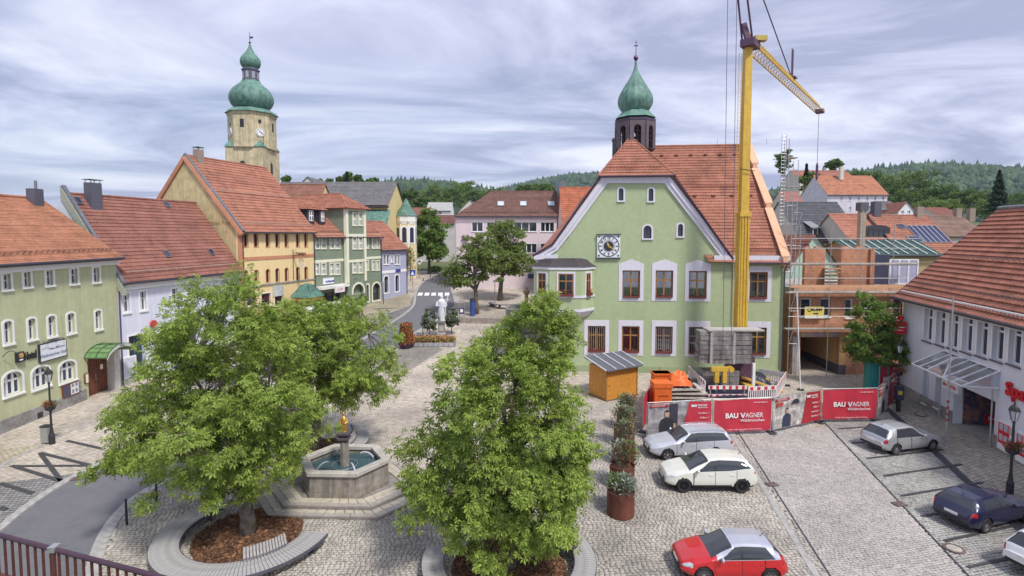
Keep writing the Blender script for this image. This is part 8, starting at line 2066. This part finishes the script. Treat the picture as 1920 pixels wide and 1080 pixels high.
ring_bench('slatted ring bench round the nearest chestnut tree', (TREE3[0], TREE3[1] - .1), 2.25, 2.95, R(-70), R(62))
ring_bench('short slatted bench end left of the nearest chestnut tree', (TREE3[0], TREE3[1] - .1), 2.25, 2.95, R(168), R(232))
MB().tube([(TREE3[0] + 2.25 * math.cos(a), TREE3[1] - .1 + 2.25 * math.sin(a), .75) for a in np.linspace(R(5), R(60), 14)], [.16] * 14, 6).build('bench_backrest', mat('bench_back_steel', (.10, .07, .08), .5, metal=.3), None, label='dark curved backrest behind the ring bench of the nearest tree', category='bench')
ring_bench('slatted ring bench behind the fountain', TREE2, 2.0, 2.75, R(-80), R(80), back=(R(-20), R(45)))

# ================================================================== planters
RUST = mat('corten_steel', (.15, .05, .032), .75, var=.2, scale=4, stain=.25, streak=.2)
LAV = mat('lavender_grey_leaf', (.26, .30, .23), .7, island=.4, trans=.2); GRN = mat('shrub_leaf', (.15, .22, .06), .6, island=.4, trans=.25); RDL = mat('reddish_leaf', (.20, .08, .05), .6, island=.4, trans=.2)
def shrub(n, rx, h, mats, seed, parent, z, size=.11, name='plant'):
    r_ = np.random.default_rng(seed)
    for k, m in enumerate(mats):
        c = r_.uniform(-.4, .4, 2) * rx; nn = n // len(mats); a = r_.uniform(0, 6.28, nn); t = r_.random(nn) ** .6; q = rx * .75 * t * r_.random(nn) ** .3
        pos = np.stack([c[0] + q * np.cos(a), c[1] + q * np.sin(a), z + h * (1 - .55 * (q / rx) ** 2) * r_.random(nn) ** .5], 1); out = np.stack([np.cos(a), np.sin(a), np.full(nn, .8)], 1)
        link(name, instance_mesh(name, (np.array([(0, 0, 0), (.16, .5, 0), (0, 1, -.1), (-.16, .5, 0)]), [(0, 1, 2, 3)]), pos, rots(nn, out, -.4, .5), size * 1.6 * r_.uniform(.6, 1.3, nn), m), parent, kind='stuff')
PL = [((1169, 978), .56, 1.0, 'rusty round planter with grey lavender, nearest in the row'), ((1171, 925), .56, 1.05, 'second rusty round planter from the front'), ((1172, 878), .56, 1.05, 'third rusty round planter from the front'),
      ((1174, 842), .56, 1.05, 'fourth rusty round planter from the front'), ((1178, 812), .56, 1.0, 'farthest rusty round planter beside the wooden hut')]
for k, ((u, v), r_, h, lab) in enumerate(PL):
    q = G(u, v); t = thing('planter', lab, 'planter', (q.x, q.y + r_, .03), 0, 'rusty planters in a row')
    MB().lathe([(r_, 0), (r_, h), (r_ - .025, h), (r_ - .025, h - .12), (.01, h - .1)], 36).build('pot', RUST, t); MB().lathe([(r_ - .03, h - .13), (.01, h - .07)], 24).build('soil', SOIL, t)
    shrub(900, r_ * 1.25, .62 + .55 * (k > 0), [LAV, LAV, GRN] if k == 0 else [GRN, LAV, GRN, LAV, RDL], 50 + k, t, h - .12)
    if k in (1, 2, 3): MB().tube([(.3, -.1, h), (.34, -.12, h + .9)], .03).build('stake', WOODO, t)

# ================================================================== lamps and posts
LG = mat('lamp_glass', (.45, .48, .50), .2, var=.1)
def lantern_lamp(label, x, y, h, basket=True):
    t = thing('street_lamp', label, 'street lamp', (x, y, T(x, y) + .02), 0, 'old style lantern posts')
    MB().lathe([(.14, 0), (.14, .5), (.10, .6), (.07, .9), (.055, 1.0), (.045, h - .9), (.07, h - .86), (.04, h - .8)], 12).build('post', IRON, t)
    MB().lathe([(.10, h - .78), (.19, h - .32)], 6).build('lantern_glass', LG, t); MB().lathe([(.22, h - .33), (.16, h - .18), (.05, h - .06), (.03, h), (.01, h + .08)], 6).build('lantern_cap', IRON, t)
    fr = MB()
    for k in range(6): a = R(60 * k); fr.cyl((.10 * math.cos(a), .10 * math.sin(a), h - .78), (.195 * math.cos(a), .195 * math.sin(a), h - .32), .012, n=4)
    fr.build('lantern_frame', IRON, t)
    if basket:
        b = MB().lathe([(.05, h * .5 - .3), (.22, h * .5 - .18), (.27, h * .5)], 12).build('flower_basket', mat('basket', (.05, .04, .05), .9), t); shrub(420, .38, .42, [GRN, FLOW_P, FLOW_R], int(x * 7) % 90, t, h * .5 - .18, .09, 'basket_flowers')
    return t
q = G(98, 833); lantern_lamp('lantern post with flower basket before the pale green hotel', q.x, q.y, P(90, 690, q.y).z)
q = G(1893, 926); lantern_lamp('lantern post with flower basket behind the dark blue hatchback', q.x, q.y, P(1912, 757, q.y).z)
q = G(1688, 755); t = lantern_lamp('lantern post with flower basket at the corner of the savings bank', q.x - .2, q.y, P(1692, 640, q.y).z)
bn = thing('litter_bin', 'grey litter bin fixed beside the left lantern post', 'bin', (G(88, 832).x, G(88, 832).y, .02)); MB().bb((-.2, -.16, .1), (.2, .16, .95)).build('body', mat('bin_grey', (.30, .30, .29), .5), bn); MB().bb((-.22, -.18, .95), (.22, .18, 1.02)).build('lid', IRON, bn); MB().cyl((0, 0, 0), (0, 0, .1), .08).build('foot', IRON, bn)
q = G(1684, 772); tm = thing('ticket_machine', 'dark parking ticket machine with yellow panel by the savings bank corner', 'ticket machine', (q.x, q.y, .02), -.2); MB().bb((-.1, -.08, 0), (.1, .08, .8)).build('foot', IRON, tm); MB().bb((-.22, -.16, .8), (.22, .16, 1.7)).build('cabinet', mat('machine_dark', (.05, .05, .09), .4), tm); MB().bb((-.12, -.175, 1.15), (.12, -.161, 1.4)).build('panel', mat('panel_yellow', (.6, .5, .05), .5), tm)
def bollard(label, u, v, h=.9):
    q = G(u, v); t = thing('bollard', label, 'bollard', (q.x, q.y, T(q.x, q.y) + .03)); MB().cyl((0, 0, 0), (0, 0, h), .045, .04, 8).build('post', IRON, t); MB().lathe([(.045, h), (.05, h + .03), (.01, h + .06)], 8).build('cap', IRON, t)
bollard('thin black bollard on the kerb left of the ring bench', 238, 985, 1.0); bollard('thin black bollard half hidden by the left chestnut', 294, 945, 1.0)
for k, (u, v) in enumerate(((778, 645), (793, 628))): bollard(['black bollard right of the flower cone', 'black bollard before the statue'][k], u, v)
# covers and drains
CV = mat('cast_iron_cover', (.16, .12, .11), .7, metal=.3, var=.3, scale=9); CVC = mat('cover_concrete', (.38, .35, .30), .9, var=.2)
for u, v, r_ in ((1789, 1031, .33), (1726, 779, .33)):
    q = G(u, v); o = MB().lathe([(r_, 0), (r_, .05), (r_ * .72, .05), (r_ * .72, .04)], 28).build('manhole_cover', CV, None, (q.x, q.y, .02), kind='structure'); MB().lathe([(r_ * .71, 0), (r_ * .7, .047), (.01, .05)], 24).build('cover_centre', CVC, o)
for u, v in ((1447, 910), (1686, 947), (146, 899)):
    q = G(u, v); MB().box((0, 0, .03), (.5, .34, .05), .2).build('drain_grate', CV, None, (q.x, q.y, .02), kind='structure')
# balcony railing in the lower left corner
RL = mat('railing_red_brown', (.10, .035, .03), .5, var=.2, streak=.2); RLT = mat('railing_plum', (.06, .03, .05), .4)
ra, rb_ = P(-40, 993, 7.6), P(330, 1090, 6.6)
t = thing('balcony_railing', 'brown metal balcony railing crossing the lower left corner', 'railing', tuple(ra)); dv = rb_ - ra
MB().tube([Vector((0, 0, 0)), dv], .035, 8).build('top_rail', RLT, t); dn = Vector((0, 0, -.62)); MB().tube([dn, dv + dn], .025, 8).build('bottom_rail', RL, t)
n = 24
for k in range(n): p = dv * ((k + .5) / n); MB().box(p + Vector((0, 0, -.31)), (.035, .02, .6), math.atan2(dv.y, dv.x)).build('baluster', RL, t)
p = dv * .415; MB().tube([p + Vector((0, -.02, .03)), p + Vector((0, -.02, -.62))], .03, 8).build('railing_post', RL, t); MB().bb(tuple(p + Vector((-.05, -.06, -.02))), tuple(p + Vector((.05, .06, .06)))).build('post_clamp', STEEL, t)

# ================================================================== middle distance: statue, flowers, kiosk, parasols
STW = mat('statue_white', (.66, .68, .74), .7, var=.08, stain=.15)
sq = G(828, 630); sy = sq.y; k_ = sy / F; st = thing('saint_statue', 'white statue of a robed saint on a stone pedestal', 'statue', (sq.x, sy, sq.z))
sz = lambda v: P(828, v, sy).z - sq.z
MB().lathe([(.62, 0), (.62, .3), (.5, .38), (.46, .42), (.46, sz(606)), (.58, sz(605)), (.6, sz(602)), (.3, sz(601.5))], 4, rot=R(45)).build('pedestal', GREYST, st); MB().bb((-.25, -.36, .6), (.25, -.32, sz(610))).build('inscription_panel', LIMEL, st)
z0 = sz(601.5); hS = sz(553) - z0
fig = MB().lathe([(.42, 0), (.44, .1), (.36, .12), (.40, .3 * hS), (.40, .5 * hS), (.44, .68 * hS), (.40, .78 * hS), (.2, .84 * hS), (.12, .86 * hS), (.17, .91 * hS), (.17, .96 * hS), (.05, hS)], 16, fine=3)
for i, p in enumerate(fig.v): a = math.atan2(p[1], p[0]); w = 1 + (.10 * math.sin(a * 7 + p[2] * 1.2) if p[2] < .75 * hS else 0); fig.v[i] = (p[0] * w + .06 * math.sin(p[2]), p[1] * w * .75, p[2] + z0)
fg = fig.build('robed_figure', STW, st, smooth=True)
MB().tube([(.38, 0, z0 + .74 * hS), (.55, -.2, z0 + .60 * hS), (.35, -.32, z0 + .55 * hS)], [.13, .12, .07], 8).build('arm', STW, fg); MB().tube([(-.38, 0, z0 + .74 * hS), (-.5, -.2, z0 + .58 * hS), (-.15, -.34, z0 + .60 * hS)], [.13, .12, .07], 8).build('arm', STW, fg)
cr_ = MB().cyl((.45, -.35, z0 + .45 * hS), (.75, -.2, z0 + 1.0 * hS), .05, n=6); cr_.cyl((.5, -.3, z0 + .85 * hS), (.85, -.25, z0 + .82 * hS), .045, n=6); cr_.build('crucifix', STW, fg)
def olive(label, x, y, h, seed):
    make_tree('potted_olive', label, (x, y), [(0, 0, h * .62, h * .28, h * .25, h * .36)], .05, h * .25, mat('olive_leaves', (.13, .165, .095), .6, island=.35, trans=.25), SPR, 40, 22, .16, .30, seed=seed)
q = G(806, 632); olive('small grey green olive tree left of the statue', q.x, q.y, 3.0, 71); q = G(846, 630); olive('small grey green olive tree right of the statue', q.x, q.y + .6, 2.8, 72)
fb = thing('flower_bed', 'bed of orange and yellow flowers in low boxes before the statue', 'flower bed', (G(815, 648).x, G(815, 648).y, G(815, 648).z))
MB().bb((-2.1, -.5, 0), (2.1, .5, .4)).build('trough', GREYST, fb)
for k in range(8): MB().bb((-2.0 + k * .5, -.56, .02), (-1.6 + k * .5, -.502, .34)).build('box', mat('box_grey', (.35, .35, .38), .8), fb)
r_ = np.random.default_rng(5)
for k, m in enumerate((GRN, mat('orange_flowers', (.45, .18, .06), .6, island=.4), mat('yellow_flowers', (.45, .37, .08), .6, island=.4), FLOW_R)):
    nn = 420; pos = np.stack([r_.uniform(-2.1, 2.1, nn), r_.uniform(-.5, .5, nn), .4 + r_.random(nn) * (.45 if k == 0 else .6)], 1); link('flowers', instance_mesh('flowers', SPR, pos, rots(nn, r_.normal(0, 1, (nn, 3)) * .5, -.3, .5), r_.uniform(.06, .13, nn), m), fb, kind='stuff')
q = G(762, 652); fcn = thing('flower_cone', 'tall cone of red flowers in a dark pot by the road', 'planter', (q.x, q.y, q.z)); zt = P(762, 605, q.y).z - q.z
MB().lathe([(.55, 0), (.62, .1), (.85, .55), (.8, .55)], 20).build('pot', mat('plum_pot', (.07, .03, .05), .6), fcn)
for k, m in enumerate((GRN, mat('deep_red_flowers', (.34, .05, .03), .6, island=.5), mat('orange_red_flowers', (.45, .15, .05), .6, island=.5))):
    nn = 1100; t_ = r_.random(nn); a = r_.uniform(0, 6.28, nn); q_ = (.82 - .28 * t_) * r_.uniform(.75, 1.0, nn); pos = np.stack([q_ * np.cos(a), q_ * np.sin(a), .5 + (zt - .55) * t_], 1); link('flowers', instance_mesh('flowers', SPR, pos, rots(nn, np.stack([np.cos(a), np.sin(a), np.zeros(nn)], 1), .1, .4), r_.uniform(.08, .15, nn), m), fcn, kind='stuff')
# pavilion with copper roof
q = P(577, 575, 57.5); zg = T(q.x, 57.5); pv = thing('pavilion', 'small wooden pavilion with pointed copper roof before the yellow house', 'pavilion', (q.x, 57.5, zg), R(-12)); pz = lambda v: P(577, v, 57.5).z - zg
w = 24 * 57.5 / F
MB().lathe([(w * 1.28, pz(556)), (w * 1.15, pz(552)), (w * .85, pz(545)), (w * .42, pz(534)), (w * .2, pz(531))], 4, rot=R(45)).build('copper_roof', COPPER, pv)
for s_ in range(4):
    for k in range(7):
        t_ = -1 + 2 * k / 6; sm = MB(); pts = [(t_ * q_ * w * .707, -q_ * w * .707, pz(v) + .03) for q_, v in ((1.28, 556), (1.15, 552), (.85, 545), (.42, 534))]; sm.tube(pts, .03, 4); sm.build('standing_seam', COPPER, pv).matrix_local = Matrix.Rotation(R(90 * s_), 4, 'Z')
MB().lathe([(w * 1.2, pz(562)), (w * 1.2, pz(556.5))], 4, rot=R(45)).build('fascia', WOODO, pv); MB().lathe([(w * .95, 0), (w * .95, pz(562))], 4, rot=R(45)).build('timber_walls', mat('pavilion_boards', (.16, .08, .05), .8, var=.3, scale=4), pv)
for i in (-1, 1):
    for j in (-1, 1): MB().cyl((i * w * .78, j * w * .78, 0), (i * w * .78, j * w * .78, pz(558)), .09).build('post', WOODB, pv)
PAR = mat('parasol_canvas', (.74, .74, .76), .8, var=.05, trans=.2)
def parasol(label, u, v, Y, w):
    q = P(u, v, Y); zg = T(q.x, Y); t = thing('parasol', label, 'parasol', (q.x, Y, zg), R(20), 'white cafe parasols'); h = q.z - zg
    MB().cyl((0, 0, 0), (0, 0, h), .04).build('pole', STEEL, t); MB().lathe([(.35, 0), (.35, .08), (.05, .1)], 12).build('foot', GREYST, t)
    for k in range(8):
        a, b = R(45 * k), R(45 * k + 45); MB().add([(0, 0, h), (w * math.cos(a), w * math.sin(a), h - .55), (w * math.cos(b), w * math.sin(b), h - .55), (w * math.cos(b) * .99, w * math.sin(b) * .99, h - .72), (w * math.cos(a) * .99, w * math.sin(a) * .99, h - .72)], [(0, 1, 2), (1, 4, 3, 2)]).build('canopy_panel', PAR, t)
parasol('white parasol nearest the pavilion, left in the cafe group', 598, 568, 52, 1.6); parasol('white parasol in the middle of the cafe group', 632, 563, 55, 1.7); parasol('white parasol at the right end of the cafe group', 655, 568, 57, 1.5); parasol('white parasol at the back of the cafe group', 618, 566, 59, 1.6)
q = G(679, 612); make_tree('small_palm', 'thin young tree standing at the end of the cafe parasols', (q.x, q.y), [(0, 0, 3.2, .55, .55, .4)], .05, 2.7, LEAF_C, SPR, 14, 16, .2, .3, seed=88)
# blue pillar, information stands, second fountain, bench ring
q = G(886, 592); bp = thing('blue_pillar', 'bright blue information pillar beside the forked lime tree', 'pillar', (q.x, q.y, q.z)); MB().cyl((0, 0, 0), (0, 0, P(886, 564, q.y).z - q.z), .33, n=18).build('shaft', mat('pillar_blue', (.04, .09, .30), .4), bp); MB().lathe([(.36, P(886, 564, q.y).z - q.z), (.3, P(886, 561, q.y).z - q.z), (.05, P(886, 559, q.y).z - q.z)], 14).build('cap', IRON, bp)
q = G(866, 596); ib = thing('information_stand', 'framed information stand left of the blue pillar', 'sign', (q.x, q.y, q.z)); h = P(866, 563, q.y).z - q.z
for x in (-.3, .3): MB().bb((x - .04, -.04, 0), (x + .04, .04, h)).build('post', STEEL, ib)
MB().bb((-.34, -.05, h - .1), (.34, .05, h)).build('top_bar', STEEL, ib); MB().bb((-.34, -.06, .5), (.3, -.041, 1.25)).build('panel', mat('panel_navy', (.05, .06, .2), .4), ib); MB().bb((-.2, -.07, .7), (.15, -.0605, 1.1)).build('sheet', TRIM, ib)
q = G(884, 606); wl_ = thing('low_wall', 'low curved stone wall right of the statue', 'wall', (q.x, q.y, q.z))
for k in range(12): x = -2.2 + k * .55; MB().bb((x, -.2 + .02 * (k - 6) ** 2 * .3, 0), (x + .53, .2 + .02 * (k - 6) ** 2 * .3, .62)).build('stone_block', mat('wall_block', (.30, .26, .24), .9, var=.25, scale=3), wl_)
q = P(987, 583, 58); zg = T(q.x, 58); f2_ = thing('round_fountain', 'round stone basin with column partly hidden behind the nearest tree', 'fountain', (q.x, 58, zg)); k_ = 58 / F
MB().lathe([(40 * k_ * .9, 0), (40 * k_, P(985, 577, 58).z - zg), (37 * k_, P(985, 576, 58).z - zg), (36 * k_, P(985, 581, 58).z - zg)], 30).build('basin', GREYST, f2_); MB().lathe([(36 * k_, 0), (36 * k_, P(985, 583, 58).z - zg)], 30).build('water', WAT, f2_)
cz_ = P(985, 545, 58).z - zg; MB().lathe([(.22, 0), (.2, cz_ - .5), (.3, cz_ - .3), (.42, cz_), (.2, cz_ + .1), (.12, cz_ + .4)], 12).build('column', mat('column_brown', (.30, .22, .15), .8, var=.2), f2_)
q = G(950, 573); ring_bench('timber bench ring under the straight lime tree', (q.x, q.y), 1.6, 2.5, R(180), R(360), back=None).location.z = T(q.x, q.y) + .02
def sign_post(label, u, v, vt, kind):
    q = G(u, v); t = thing('traffic_sign', label, 'sign', (q.x, q.y, q.z)); h = P(u, vt, q.y).z - q.z; MB().cyl((0, 0, 0), (0, 0, h), .05, n=8).build('post', STEEL if kind != 'dark' else IRON, t)
    if kind == 'blue': MB().bb((-.45, -.08, h - 1.0), (.45, -.05, h - .1)).build('plate', mat('sign_blue_plate', (.03, .06, .35), .4), t); MB().plate([(-.3, h - .85), (.3, h - .85), (0, h - .25)], [], -.09, -.081).build('pictogram', TRIM, t)
    elif kind == 'round':
        for k in range(3): MB().cyl((.25 * (k - 1), -.08, h - .3 - .35 * (k % 2)), (.25 * (k - 1), -.05, h - .3 - .35 * (k % 2)), .32, n=18).build('plate', mat('sign_pale', (.66, .68, .72), .5), t)
    else: MB().box((0, 0, h), (.5, .2, .16)).build('lamp_head', STEEL, t)
sign_post('blue crossing sign on a dark post left of the zebra crossing', 774, 549, 505, 'blue'); sign_post('cluster of round pale signs beyond the zebra crossing', 787, 522, 486, 'round'); sign_post('slim grey lamp post between the two lime trees', 928, 582, 527, 'post'); sign_post('tall thin post at the kerb before the blue grey house', 719, 571, 530, 'dark'); sign_post('dark post by the church corner', 770, 528, 480, 'dark')
def bench(label, u, v):
    q = G(u, v); t = thing('street_bench', label, 'bench', (q.x, q.y, q.z), R(20))
    for k in range(3): MB().bb((-1, -.22 + k * .15, .45), (1, -.09 + k * .15, .5)).build('slat', SLATG, t)
    for x in (-.8, .8): MB().bb((x - .05, -.2, 0), (x + .05, .2, .45)).build('leg', IRON, t)
bench('street bench nearer of the two beyond the zebra crossing', 802, 526); bench('street bench farther of the two beyond the zebra crossing', 815, 519)
q = G(821, 515); t = thing('round_shrub', 'low round shrub at the foot of the street tree', 'shrub', (q.x, q.y, q.z)); MB().cyl((0, 0, -.1), (0, 0, .5), .1, .06).build('stem', BARK, t); shrub(700, 1.6, 1.3, [GRN, mat('dark_shrub', (.045, .08, .035), .7, island=.3)], 12, t, .05, .3, 'foliage')
q = G(764, 522); t = thing('ornamental_shrub', 'yellow and red leaved shrub at the foot of the apse', 'shrub', (q.x, q.y - 1, q.z)); MB().cyl((0, 0, -.1), (0, 0, 2), .1, .06).build('stem', BARK, t); shrub(900, 1.6, 5.5, [GRN, mat('gold_leaf', (.45, .36, .05), .6, island=.3), mat('rust_leaf', (.35, .12, .05), .6, island=.3)], 13, t, .05, .3, 'foliage')

# ================================================================== air
hz = MB().bb((-3100, -29, -6), (3150, 2590, 330)).build('haze', None, kind='stuff')
hm = bpy.data.materials.new('haze_air'); hm.use_nodes = True
hn, hl = hm.node_tree.nodes, hm.node_tree.links
hn.clear(); ho = hn.new('ShaderNodeOutputMaterial'); hv = hn.new('ShaderNodeVolumePrincipled')
hv.inputs['Color'].default_value = (.62, .72, .90, 1); hv.inputs['Density'].default_value = .00012; hv.inputs['Anisotropy'].default_value = .2
hl.new(hv.outputs[0], ho.inputs['Volume'])
hz.data.materials.append(hm)
hz['label'] = 'thin bluish summer haze'; hz['category'] = 'haze'
